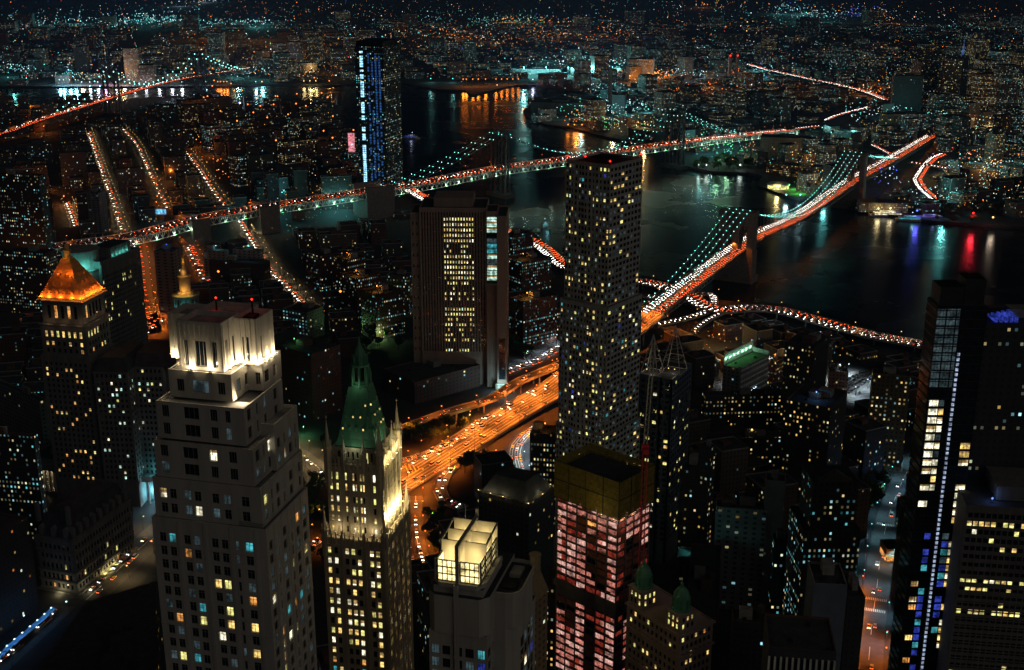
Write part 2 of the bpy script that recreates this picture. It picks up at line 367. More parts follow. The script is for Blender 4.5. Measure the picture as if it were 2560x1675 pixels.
MAN = gp([(-1500, 290), (-100, 285), (61, 262), (240, 264), (330, 246), (452, 239), (535, 266), (620, 262), (705, 260), (777, 286), (828, 300), (900, 380), (1010, 450), (1090, 500), (1150, 545), (1262, 570), (1340, 585),
          (1412, 655), (1500, 680), (1620, 690), (1700, 712), (1790, 748), (1850, 756), (1960, 760), (2050, 788), (2200, 826), (2330, 862), (2700, 960)])
BRK = gp([(-2500, 214), (0, 215), (150, 216), (400, 216), (520, 215), (680, 210), (830, 212), (1010, 205), (1090, 222), (1165, 226), (1180, 236), (1290, 212), (1340, 212), (1420, 226), (1460, 232), (1480, 240), (1330, 258), (1308, 276), (1318, 290), (1360, 310), (1425, 318),
          (1500, 338), (1560, 352), (1610, 365), (1690, 372), (1715, 415), (1780, 428), (1870, 432), (1905, 440), (1895, 462), (1940, 480), (2000, 497), (2060, 490), (2100, 512), (2170, 528), (2260, 542), (2330, 552), (2560, 566), (2900, 600)])
def land(name, pts, extra, z=4.0):
    mb = MB(); P = [(p[0], p[1]) for p in pts] + extra
    mb.prism(P, -8, z, 0); return mb.build(name, M_['ground'], kind='structure')
MANP = [(p[0], p[1]) for p in MAN] + [(1500, -400), (-3000, -400)]
BRKP = [(p[0], p[1]) for p in BRK] + [(9000, 1500), (14000, 16000), (-14000, 16000)]
land('manhattan_ground', MAN, MANP[-2:]); land('brooklyn_ground', BRK, BRKP[-3:])
def water_material():
    m = bpy.data.materials.new('river_water'); t, b = nodes(m); N = t.nodes.new
    b.inputs['Base Color'].default_value = (.006, .010, .014, 1); b.inputs['Roughness'].default_value = .17; b.inputs['IOR'].default_value = 1.33
    g = N('ShaderNodeNewGeometry'); prev = None
    for sc, st, di in ((.03, .16, 5.0), (.2, .14, .8)):
        n = N('ShaderNodeTexNoise'); n.inputs['Scale'].default_value = sc; n.inputs['Detail'].default_value = 4; t.links.new(g.outputs['Position'], n.inputs['Vector'])
        bp = N('ShaderNodeBump'); bp.inputs['Strength'].default_value = st; bp.inputs['Distance'].default_value = di; t.links.new(n.outputs[0], bp.inputs['Height'])
        if prev: t.links.new(prev.outputs[0], bp.inputs['Normal'])
        prev = bp
    t.links.new(prev.outputs[0], b.inputs['Normal'])
    # slicks and current lines: smoother and rougher patches
    n = N('ShaderNodeTexNoise'); n.inputs['Scale'].default_value = .006; n.inputs['Detail'].default_value = 5; t.links.new(g.outputs['Position'], n.inputs['Vector'])
    r = N('ShaderNodeMapRange'); r.inputs[1].default_value = .35; r.inputs[2].default_value = .65; r.inputs[3].default_value = .16; r.inputs[4].default_value = .34; t.links.new(n.outputs[0], r.inputs[0]); t.links.new(r.outputs[0], b.inputs['Roughness'])
    return m
mb = MB(); mb.face([(-14000, 800, 0), (9000, 800, 0), (9000, 9000, 0), (-14000, 9000, 0)]); mb.build('river_water', water_material(), kind='structure')

# ------------------------------------------------------------------ roads and traffic
ROADS = []      # (path, half width) kept clear of buildings
VEH = []        # every vehicle: x, y, z, heading, kind, road
LAMPQ = []      # every street lamp: x, y, z, height, colour, road, power
def offset(path, off):
    out = []
    for i, p in enumerate(path):
        a = path[max(i - 1, 0)]; b = path[min(i + 1, len(path) - 1)]; dx, dy = b[0] - a[0], b[1] - a[1]; l = math.hypot(dx, dy) or 1
        out.append((p[0] - dy / l * off, p[1] + dx / l * off, p[2]))
    return out
def run(path, step, jit=.25):
    d = U(0, step); acc = 0.0
    for a, b in zip(path, path[1:]):
        l = math.dist(a, b)
        while d <= acc + l:
            t = (d - acc) / max(l, 1e-6); yield (a[0] + (b[0] - a[0]) * t, a[1] + (b[1] - a[1]) * t, a[2] + (b[2] - a[2]) * t, math.atan2(b[1] - a[1], b[0] - a[0]))
            d += step * U(1 - jit, 1 + jit)
        acc += l
def traffic(path, lanes, step, road, fill=1.0, kinds=None):
    """lanes: (offset left of the path, +1 along the path / -1 against it)"""
    for off, dr in lanes:
        for x, y, z, h in run(offset(path, off), step, .25 if step < 10 else .65):
            if RND() < fill and inframe(x, y, z, 10): VEH.append((x, y, z + .06, h if dr > 0 else h + math.pi, 'parked' if road in ('hospital street', 'parking court') else pick(kinds or dict(car=8, taxi=1.2, van=1.6)), road))
def lamps(path, off, step, h, col, road, power=0.0, jit=.05):
    for x, y, z, a in run(offset(path, off), step, jit):
        if inframe(x, y, z, 5): LAMPQ.append((x, y, z, h, col, road, power, a + (math.pi / 2 if off < 0 else -math.pi / 2)))
def road(name, path, w, th=0.0, lanes=0, m='asphalt', rail=True, piers=0, dash=True):
    r = MB(); r.ribbon(path, w, 0, th, 1); mats = [M_[m], M_['concrete'], M_['paint']]
    if lanes:
        for k in range(1, lanes):
            o = -w / 2 + w * k / lanes; q = offset(path, o); d = 0
            for a, b in zip(q, q[1:]):
                d += 1
                if d % 2 or not dash: r.ribbon([a, b], .34, 2, dz=.012)  # lane lines; the wide unbroken ones also stand in for light streaks
    o = r.build(name, mats, kind='structure')
    if rail and th:
        for s_ in (1, -1):
            q = MB(); q.ribbon(offset(path, s_ * (w / 2 - .2)), .35, 0, 1.1, dz=1.0); q.build('parapet', M_['concrete'], o)
    if piers:
        for x, y, z, a in run(path, piers, 0):
            if z - th > 8:
                q = MB(); n = (math.cos(a + math.pi / 2), math.sin(a + math.pi / 2))
                for s_ in (-.32, .32): q.bar((x + n[0] * w * s_, y + n[1] * w * s_, 4), (x + n[0] * w * s_, y + n[1] * w * s_, z - th), 1.4)
                q.build('pier', M_['concrete'], o)
    ROADS.append((path, w / 2)); return o

# approach freeway, climbing from the park to the stone-towered bridge
BBp = gp([(930, 1250, 4.2), (1016, 1198, 4.6), (1110, 1140, 5.6), (1200, 1083, 7), (1290, 1027, 9), (1390, 968, 12), (1500, 880, 18), (1625, 783, 27), (1700, 726, 34), (1873, 599, 40), (1989, 556 - 12, 41), (2116, 459, 41), (2159, 434, 40), (2250, 384, 30), (2314, 347, 12), (2328, 338, 6)])
i_dk = 7
H1 = smooth(BBp[:i_dk + 1]); road('freeway', H1, 31, 1.4, 9, 'deck', piers=45, dash=False)  # solid lane lines painted to read as traffic light streaks
traffic(H1, [(o, -1) for o in (5.2, 8.6, 12, 14)], 24, 'freeway', .9); traffic(H1, [(o, 1) for o in (-1.7, -5.2, -8.6, -12)], 30, 'freeway', .9)
for o in (15.8, -15.8): lamps(H1, o, 34, 12, 'l_amber', 'freeway', 40000)
lamps(H1, 1.5, 45, 12, 'l_amber', 'freeway', 32000)
RA = smooth(gp([(960, 1086, 9), (1012, 1069, 11), (1116, 1031, 12), (1229, 996, 13), (1297, 953, 14), (1388, 915, 14), (1460, 880, 14)])); road('ramp', RA, 11, 1.4, 2, 'deck', piers=28)
traffic(RA, [(2, 1), (-2, 1)], 24, 'upper ramp'); lamps(RA, -6, 36, 10, 'l_amber', 'upper ramp', 20000)
RE = smooth(gp([(1215, 1062, 7.4), (1165, 1088, 6.6), (1110, 1117, 5.8), (1060, 1139, 5.2), (1000, 1156, 4.6), (950, 1166, 4.3)])); road('off_ramp', RE, 9, .8, 2, 'deck'); traffic(RE, [(2, -1), (-2, -1)], 9, 'off ramp'); lamps(RE, 5, 40, 10, 'l_amber', 'off ramp', 15000)
gz = MB(); GQ = [at(*q, 5.0) for q in ((1125, 1128), (1016, 1192), (1000, 1190), (1010, 1160))]; gz.face([tuple(q) for q in GQ][::-1], 0)
for k in range(14):
    t = k / 14; a_ = Vector(GQ[0]).lerp(Vector(GQ[1]), t); b_ = Vector(GQ[0]).lerp(Vector(GQ[3]), min(1, t + .06)); gz.ribbon([tuple(a_), tuple(b_)], .8, 1, dz=.012)
gz.ribbon([GQ[0], GQ[1]], .5, 1, dz=.016); gz.ribbon([GQ[0], GQ[3]], .5, 1, dz=.016); gz.build('hatched_verge', [M_['asphalt'], M_['yellow']], kind='structure')
RB = smooth(gp([(1290, 1040, 7), (1215, 1102, 5), (1150, 1150, 4.6), (1108, 1196, 4.5), (1098, 1225, 4.5), (1112, 1252, 4.4), (1160, 1272, 4.3)])); road('loop_ramp', RB, 10, 1.0, 2, 'deck')
traffic(RB, [(2, 1), (-2, 1)], 16, 'loop ramp')
RC = smooth(gp([(1340, 1070), (1312, 1088), (1292, 1112), (1287, 1145), (1294, 1175), (1312, 1212), (1340, 1245)], 4.1)); road('curved_street', RC, 12, 0, 6, dash=False); lamps(RC, 6.5, 26, 9, 'l_white', 'curved street', 12000)  # close white lines painted in for the streaks of light
traffic(RC, [(4, -1), (1, -1), (-2.5, -1)], 14, 'curved street')
RD = smooth(gp([(1215, 955), (1290, 922), (1340, 905), (1396, 872), (1440, 845)], 4.1)); road('riverside_street', RD, 16, 0, 4); traffic(RD, [(4, -1), (1.5, -1), (-4, 1)], 11, 'riverside street'); lamps(RD, 9, 30, 9, 'l_white', 'riverside street', 9000)
PK = smooth(gp([(1030, 1240), (1028, 1310), (1036, 1370), (1050, 1420)], 4.1)); road('park_row', PK, 16, 0, 3); lamps(PK, 8, 22, 8, 'l_amber', 'park street', 15000); traffic(PK, [(3, 1), (-3, -1)], 13, 'park street')
# riverside drive (elevated)
FD = smooth(gp([(930, 428, 10), (1009, 466, 10), (1081, 506, 10), (1200, 555, 10), (1336, 606, 10), (1412, 665, 10), (1500, 694, 10), (1607, 704, 11), (1700, 728, 11), (1760, 764, 11), (1800, 776, 11), (1870, 770, 11), (1950, 776, 11), (2050, 803, 11), (2180, 838, 11), (2310, 862, 11), (2480, 905, 11)]), 15)
road('riverside_drive', FD, 22, 1.2, 6, 'deck', piers=40)
traffic(FD, [(2.5, -1), (5.5, -1), (8.5, -1)], 9, 'riverside drive'); traffic(FD, [(-2.5, 1), (-5.5, 1), (-8.5, 1)], 9, 'riverside drive')
lamps(FD, 0, 48, 9, 'l_warm', 'riverside drive', 2500)
LP = smooth(gp([(1610, 740, 7), (1660, 745, 7), (1720, 738, 8), (1775, 735, 9), (1785, 755, 9), (1765, 780, 8), (1700, 800, 6), (1640, 812, 5)])); road('loop_ramp', LP, 10, 1.0, 2, 'deck'); traffic(LP, [(2, 1), (-2, 1)], 7, 'riverside loop'); lamps(LP, 5, 40, 9, 'l_amber', 'riverside loop', 5000)
LQ = smooth(gp([(1735, 826, 5), (1770, 800, 8), (1805, 782, 10)])); road('slip_road', LQ, 7, .8, 1, 'deck'); traffic(LQ, [(0, -1)], 6, 'slip road')
# streets of the old quarter
def street(name, l, w, lane, step, lampcol, lampstep, z=4.1, power=2500, nl=2):
    p = smooth(gp(l, z)); road(name, p, w, 0, nl); traffic(p, lane, step, name.replace('_', ' '))
    for s_ in (w / 2 + .8, -w / 2 - .8): lamps(p, s_, lampstep, 9, lampcol, name.replace('_', ' '), power)
    return p
TWO = [(2, -1), (5, -1), (-2, 1), (-5, 1)]
street('market_street', [(222, 330), (247, 400), (266, 455), (286, 506), (303, 562), (322, 605)], 11, [(2, -1), (-2, 1)], 30, 'l_warm', 34, power=3800)
street('market_street', [(335, 595), (346, 655), (353, 735), (376, 835)], 24, TWO, 20, 'l_amber', 28, power=9000)
street('orchard_street', [(308, 322), (345, 365), (365, 408), (390, 463), (420, 520)], 9, [(1.6, -1), (-1.6, 1)], 34, 'l_warm', 36, power=2200)
street('square_street', [(458, 585), (481, 637), (498, 672), (520, 710)], 16, TWO[:3], 20, 'l_amber', 26, power=3500)
street('broad_street', [(470, 383), (502, 427), (532, 474), (572, 526)], 11, [(2, -1), (-2, 1)], 24, 'l_warm', 34, power=3000)
street('broad_street', [(600, 552), (643, 621), (676, 675), (723, 721), (768, 772)], 13, [(2, -1), (-2, 1)], 14, 'l_warm', 28, power=4500)
street('corner_street', [(168, 505), (178, 530), (190, 565)], 14, [(2, -1), (-2, 1)], 16, 'l_warm', 26, power=3000)
street('courthouse_square', [(345, 840), (400, 800), (440, 770)], 34, [(3, 1), (-4, -1)], 16, 'l_amber', 24, power=16000)
street('financial_street', [(2166, 1720), (2180, 1560), (2192, 1470), (2203, 1380), (2222, 1290), (2262, 1190), (2300, 1130)], 15, [(1.6, -1), (-1.8, 1)], 44, 'l_teal', 34, power=4200)
FS = smooth(gp([(2166, 1720), (2180, 1560), (2192, 1470), (2203, 1380), (2222, 1290)], 4.1))
def crossing(py0, tone):
    p = min(FS, key=lambda q: abs(proj(*q)[1] - py0)); i = FS.index(p); d = Vector(FS[min(i + 1, len(FS) - 1)]) - Vector(FS[i - 1]); d.normalize(); n = Vector((-d.y, d.x, 0)); m = MB()
    for k in range(-6, 7):
        c = Vector(p) + n * k * 1.05; m.ribbon([tuple(c - d * 1.6), tuple(c + d * 1.6)], .55, 0, dz=.02)
    m.build('crosswalk', M_['paint'], kind='structure')
for y_ in (1318, 1500, 1535): crossing(y_, 0)
lamps(FS[:9], 8.6, 16, 8, 'l_amber', 'narrow street corner', 9000); lamps(FS[2:5], -8.6, 18, 8, 'l_amber', 'narrow street corner', 9000)
street('municipal_street', [(215, 1500), (290, 1430), (345, 1375), (420, 1310)], 22, [(3, -1), (-3, 1)], 18, 'l_warm', 34, power=5000)
street('blue_lit_street', [(-40, 1700), (60, 1610), (130, 1545), (160, 1515)], 14, [(2, -1)], 16, 'l_white', 60, power=0)
street('park_street', [(745, 1385), (800, 1352), (850, 1330)], 14, [(2, -1), (-2, 1)], 8, 'l_amber', 30, power=3000)
street('park_path', [(700, 1105), (760, 1140), (820, 1190)], 14, [(-2, 1)], 18, 'l_warm', 22, power=6500)
street('hospital_street', [(1850, 985), (1905, 945), (1950, 918)], 26, [(5, -1), (-6, 1)], 9, 'l_white', 24, power=26000)
street('parking_court', [(2090, 985), (2130, 960), (2175, 935)], 30, [(8, -1), (3, 1), (-3, 1), (-8, 1)], 7, 'l_white', 24, power=26000)
street('alley', [(1995, 1330), (2010, 1270), (2030, 1210)], 10, [(1, -1)], 16, 'l_warm', 26, power=2500)
# the far bank
def far_road(l, w, lane, step, z=8, lampcol=None): 
    p = smooth(gp(l, z), 40); road('expressway', p, w, 1.0, 0, 'deck', rail=False); traffic(p, lane, step, 'far expressway')
    if lampcol: lamps(p, 0, 45, 10, lampcol, 'far expressway')
far_road([(1870, 160), (1913, 173), (1975, 186), (2036, 200), (2090, 210), (2170, 231), (2215, 250)], 22, [(3, -1), (7, -1), (-3, 1), (-7, 1)], 13)
far_road([(2065, 300), (2087, 290), (2130, 278), (2173, 267)], 16, [(3, -1), (0, -1), (-4, 1)], 10)
far_road([(2181, 362), (2202, 372), (2235, 390)], 10, [(2, -1), (-2, 1)], 7, 12)
far_road([(2275, 405), (2330, 414), (2383, 423)], 14, [(3, -1), (-3, 1)], 8, 14)
far_road([(2360, 385), (2335, 395), (2318, 410), (2303, 432), (2293, 448), (2307, 472), (2335, 497)], 18, [(3, -1), (6, -1), (-3, 1), (-6, 1)], 9, 5, 'l_white')
far_road([(1990, 322), (2020, 318), (2052, 315)], 12, [(3, -1), (-3, 1)], 8, 14)
# ------------------------------------------------------------------ the suspension bridges
def s_at(path, p):
    best = (9e9, 0); acc = 0.0
    for a, b in zip(path, path[1:]):
        d = math.hypot(a[0] - p[0], a[1] - p[1])
        if d < best[0]: best = (d, acc)
        acc += math.dist(a, b)
    return best[1]
def pos_s(path, s):
    acc = 0.0
    for a, b in zip(path, path[1:]):
        l = math.dist(a, b)
        if s <= acc + l or b is path[-1]:
            t = min(1, (s - acc) / max(l, 1e-6)); return (a[0] + (b[0] - a[0]) * t, a[1] + (b[1] - a[1]) * t, a[2] + (b[2] - a[2]) * t, math.atan2(b[1] - a[1], b[0] - a[0]))
        acc += l
def bridge(name, label, path, w, towers, ztop, side, cab_off, lampcol, lampstep, tower_fn, truss_h, deckmat='deck', lamp_r=.7, hang=20, tm='piersteel'):
    root = thing(name, label, 'bridge', path[0]); R = Vector(path[0]); sh = lambda mb: setattr(mb, 'v', [(p[0] - R.x, p[1] - R.y, p[2] - R.z) for p in mb.v])
    d = MB(); d.ribbon(path, w, 0, 1.2, 1)
    for k in range(-2, 3): d.ribbon(offset(path, k * w / 6), .22, 2, dz=.012)
    sh(d); d.build('deck', [M_[deckmat], M_['piersteel'], M_['paint']], root); ROADS.append((path, w / 2 + 3))
    for s_ in (1, -1):
        t = MB(); q = offset(path, s_ * (w / 2 + .3)); pts = [(x, y, z) for x, y, z, a in run(q, 9, 0)]
        for a, b in zip(pts, pts[1:]):
            for h in (-truss_h, 1.2): t.bar((a[0], a[1], a[2] + h), (b[0], b[1], b[2] + h), .7)
            m = ((a[0] + b[0]) / 2, (a[1] + b[1]) / 2, (a[2] + b[2]) / 2)
            t.bar((a[0], a[1], a[2] - truss_h), (a[0], a[1], a[2] + 1.2), .4); t.bar((a[0], a[1], a[2] - truss_h), (m[0], m[1], m[2] + 1.2), .35); t.bar((m[0], m[1], m[2] + 1.2), (b[0], b[1], b[2] - truss_h), .35)
        sh(t); t.build('truss', M_[tm], root)
    S_ = sorted(s_at(path, p) for p in towers); tot = sum(math.dist(a, b) for a, b in zip(path, path[1:]))
    for s_ in S_:
        x, y, z, a = pos_s(path, s_); tower_fn(root, x, y, z, a, ztop)
    def zc(s):
        if s < S_[0]: t = (S_[0] - s) / side; b = pos_s(path, max(0, S_[0] - side))[2] + 2; return ztop + (b - ztop) * (t * 1.35 - .35 * t * t)
        if s > S_[1]: t = (s - S_[1]) / side; b = pos_s(path, min(tot, S_[1] + side))[2] + 2; return ztop + (b - ztop) * (t * 1.35 - .35 * t * t)
        m = (S_[0] + S_[1]) / 2; t = (s - m) / ((S_[1] - S_[0]) / 2); low = pos_s(path, m)[2] + 3; return low + (ztop - low) * t * t
    lampl = []
    for off in cab_off:
        c = MB(); prev = None; s = max(0, S_[0] - side); e = min(tot, S_[1] + side); k = 0; h_ = MB()
        while s <= e + .1:
            x, y, z, a = pos_s(path, s); p = (x - math.sin(a) * off, y + math.cos(a) * off, zc(s))
            if prev: c.bar(prev, p, .7)
            if p[2] - z > 3: h_.bar((p[0], p[1], z), p, .16)
            prev = p; s += 10
        s = max(0, S_[0] - side)
        while s <= e:
            x, y, z, a = pos_s(path, s); lampl.append((x - math.sin(a) * off, y + math.cos(a) * off, zc(s) + 1.2)); s += lampstep
        sh(c); o = c.build('main_cable', M_['piersteel'], root)
        if hang: sh(h_); h_.build('hangers', M_['piersteel'], o)
    lampl = [p for p in lampl if inframe(*p)]; lampl.sort(key=lambda p: p[1]); g = MB(); g.octa(0, 0, 0, lamp_r); me = g.mesh('cable_lamp', [E_[lampcol]])
    for p in lampl[:100]: link('cable_lamp', me, root, Vector(p) - R)
    rest = MB()
    for p in lampl[100:]: rest.octa(p[0] - R.x, p[1] - R.y, p[2] - R.z, lamp_r)
    rest.build('remaining_cable_lamps', E_[lampcol], root, kind='stuff'); return root
def stone_tower(root, x, y, z, a, ztop):
    """granite tower with two pointed arches"""
    R = Vector(root.location); n = (-math.sin(a), math.cos(a)); d = (math.cos(a), math.sin(a)); mb = MB()
    P = lambda u, v, zz: (x + n[0] * u + d[0] * v - R.x, y + n[1] * u + d[1] * v - R.y, zz - R.z)
    def blk(u0, u1, z0, z1, v=8.0):
        q = [P(u0, -v, 0), P(u1, -v, 0), P(u1, v, 0), P(u0, v, 0)]; mb.prism([(p[0], p[1]) for p in q][::-1], z0 - R.z, z1 - R.z, 0, bottom=True)
    blk(-24, 24, -6, 8, 11); blk(-22, 22, 8, z - 2, 9)
    for u0, u1 in ((-21, -13.5), (-3.8, 3.8), (13.5, 21)): blk(u0, u1, z - 2, z + 20)
    for c0, c1 in ((-13.5, -3.8), (3.8, 13.5)):
        m = (c0 + c1) / 2; hw = (c1 - c0) / 2; N = 12; zs = z + 20; top = ztop - 4
        prof = []
        for i in range(N + 1):
            u = -hw + 2 * hw * i / N; r = 2 * hw * 1.1; k = abs(u); prof.append((m + u, zs + math.sqrt(max(0, r * r - (k + r - hw) ** 2))))
        for (ua, za), (ub, zb) in zip(prof, prof[1:]):
            for v in (-8, 8): mb.face([P(ua, v, za), P(ub, v, zb), P(ub, v, top), P(ua, v, top)])
            mb.face([P(ua, -8, za), P(ua, 8, za), P(ub, 8, zb), P(ub, -8, zb)])
        mb.face([P(c0, -8, top), P(c1, -8, top), P(c1, 8, top), P(c0, 8, top)])
    for u0, u1 in ((-21, -13.5), (-3.8, 3.8), (13.5, 21)): blk(u0, u1, z + 20, ztop - 4)
    blk(-22.5, 22.5, ztop - 4, ztop - 1.5, 9.5); blk(-21.5, 21.5, ztop - 1.5, ztop, 8.7)
    mb.build('tower', M_['masonry'], root)
def steel_tower(root, x, y, z, a, ztop, w=18.0):
    R = Vector(root.location); n = (-math.sin(a), math.cos(a)); d = (math.cos(a), math.sin(a)); mb = MB()
    P = lambda u, v, zz: (x + n[0] * u + d[0] * v - R.x, y + n[1] * u + d[1] * v - R.y, zz - R.z)
    for u in (-w, -w * .45, w * .45, w):
        for v in (-3, 3): mb.bar(P(u, v * 1.6, 0), P(u * .97, v * .5, ztop), 2.2, 2.2)
        for k in range(8):
            za = 8 + k * (ztop - 10) / 8; mb.bar(P(u, -3.5, za), P(u, 3.5, za + (ztop - 10) / 8), .8)
    for u0, u1 in ((-w, -w * .45), (w * .45, w), (-w * .45, w * .45)):
        for z0, z1 in ((z + 6, z + 26), (z + 26, ztop - 6)):
            if u1 - u0 > w * .7 and z1 < ztop - 10: continue
            mb.bar(P(u0, 0, z0), P(u1, 0, z1), 1.2); mb.bar(P(u1, 0, z0), P(u0, 0, z1), 1.2)
        mb.bar(P(u0, 0, ztop - 5), P(u1, 0, ztop - 5), 4, 4); mb.bar(P(u0, 0, z - 8), P(u1, 0, z - 8), 2, 3)
    for u in (-w, -w * .45, w * .45, w): mb.lathe(P(u, 0, 0)[0], P(u, 0, 0)[1], [(1.8, ztop - R.z), (2.2, ztop + 2 - R.z), (0, ztop + 5 - R.z)], 8)
    q = [P(-w - 6, -9, 0), P(w + 6, -9, 0), P(w + 6, 9, 0), P(-w - 6, 9, 0)]; mb.prism([(p[0], p[1]) for p in q][::-1], -6 - R.z, 7 - R.z, 0)
    mb.build('tower', M_['piersteel'], root)
BB = smooth(BBp[i_dk:], 15)
bridge('stone_tower_bridge', 'suspension bridge with two granite arched towers carrying white and orange traffic over the river', BB, 26, [(272, 1412), (515, 1832)], 84, 284, (-12.6, -4, 4, 12.6), 'l_cable', 11.5, stone_tower, 4.5, lamp_r=.5)
traffic(BB, [(3.2, -1), (6.4, -1), (9.6, -1)], 6.2, 'stone bridge', 1.0, dict(car=8, van=2)); traffic(BB, [(-3.2, 1), (-6.4, 1), (-9.6, 1)], 6.2, 'stone bridge', 1.0, dict(car=8, van=2))
lamps(BB, 1.2, 45, 8, 'l_amber', 'stone bridge', 9000); lamps(BB, -12, 36, 9, 'l_amber', 'stone bridge', 9000)
MBp = smooth(gp([(60, 640, 14), (126, 619, 18), (340, 588, 28), (524, 541, 34), (859, 487, 40), (1052, 458, 43), (1226, 424, 45), (1410, 398, 46), (1706, 355, 44), (1917, 331, 24), (1980, 324, 10)]), 20)
mb_root = bridge('steel_suspension_bridge', 'long dark steel suspension bridge with lit underside trusses and orange traffic deck', MBp, 34, [(-39, 1932), (262, 2190)], 102, 225, (-15, -7, 7, 15), 'l_cable', 18, steel_tower, 7.5, lamp_r=.55, hang=0, tm='white')
traffic(MBp, [(2, -1), (7, -1)], 9, 'steel bridge', .5); traffic(MBp, [(-4, 1), (-9, 1), (12, 1)], 8, 'steel bridge', .9)
lamps(MBp, -15.5, 60, 9, 'l_amber', 'steel bridge', 6500); lamps(MBp, 15.5, 52, 9, 'l_amber', 'steel bridge', 5000)
MR = Vector(mb_root.location); gl = MB(); g1 = MB(); g1.bar((-1.4, 0, 0), (1.4, 0, 0), .5); gme = g1.mesh('truss_lamp', [E_['l_green']])
k = 0
for x, y, z, a in run(offset(MBp, -18.6), 27, 0):
    if not inframe(x, y, z) or k >= 90: continue
    k += 1; o = link('truss_lamp', gme, mb_root, Vector((x, y, z - 7.2)) - MR, a)
    if k < 80: light('POINT', (x - .5, y - 3, z - 5.5), 2400, (.65, 1, .75), mb_root, .5, name='truss_bulb')
# brick anchorages and approach piers of the steel bridge
for px, py in ((905, 478), (505, 545), (655, 520)):
    x, y, z = at(px, py, 38); sq = 22 if px == 905 else 14; pz = 46 if px == 905 else 30
    a = min(MBp, key=lambda p: math.hypot(p[0] - x, p[1] - y)); i = MBp.index(a); ang = math.atan2(MBp[i + 1][1] - MBp[i - 1][1], MBp[i + 1][0] - MBp[i - 1][0]); c, s_ = math.cos(ang), math.sin(ang)
    q = MB(); hw = 20.5
    for s2 in (-1, 1):
        P = [(-sq, hw * s2 - 3.2), (sq, hw * s2 - 3.2), (sq, hw * s2 + 3.2), (-sq, hw * s2 + 3.2)]; q.prism([(a[0] + c * u - s_ * v - MR.x, a[1] + s_ * u + c * v - MR.y) for u, v in P], 4 - MR.z, a[2] + (9 if px == 905 else 5) - MR.z)
    P = [(-sq + .5, -hw + 3), (sq - .5, -hw + 3), (sq - .5, hw - 3), (-sq + .5, hw - 3)]; q.prism([(a[0] + c * u - s_ * v - MR.x, a[1] + s_ * u + c * v - MR.y) for u, v in P], 4 - MR.z, a[2] - 8 - MR.z)
    q.build('anchorage', M_['masonry'], mb_root)
WBp = smooth(gp([(-60, 350, 22), (23, 327, 28), (101, 298, 36), (235, 256, 42), (307, 234, 44), (434, 201, 46), (560, 180, 44), (640, 168, 24)]), 40)
bridge('trestle_bridge', 'distant suspension bridge at upper left with orange and red traffic', WBp, 30, [(-905, 2890), (-840, 3330)], 102, 240, (-12, 12), 'l_cable', 26, steel_tower, 9, lamp_r=1.5, hang=0)
traffic(WBp, [(2, -1), (6, -1)], 16, 'trestle bridge', .5); traffic(WBp, [(-3, 1), (-7, 1), (-11, 1)], 8, 'trestle bridge', .95)
lamps(WBp, 14, 60, 10, 'l_amber', 'trestle bridge', 9000)
# ------------------------------------------------------------------ the landmark towers
def prob(**w): return lambda *a: pick(w)
WM = [M_['lime'], M_['concrete'], M_['concrete'], M_['darkmetal']]
def grid_side(b, P0, P1): return math.hypot(P1[0] - P0[0], P1[1] - P0[1])

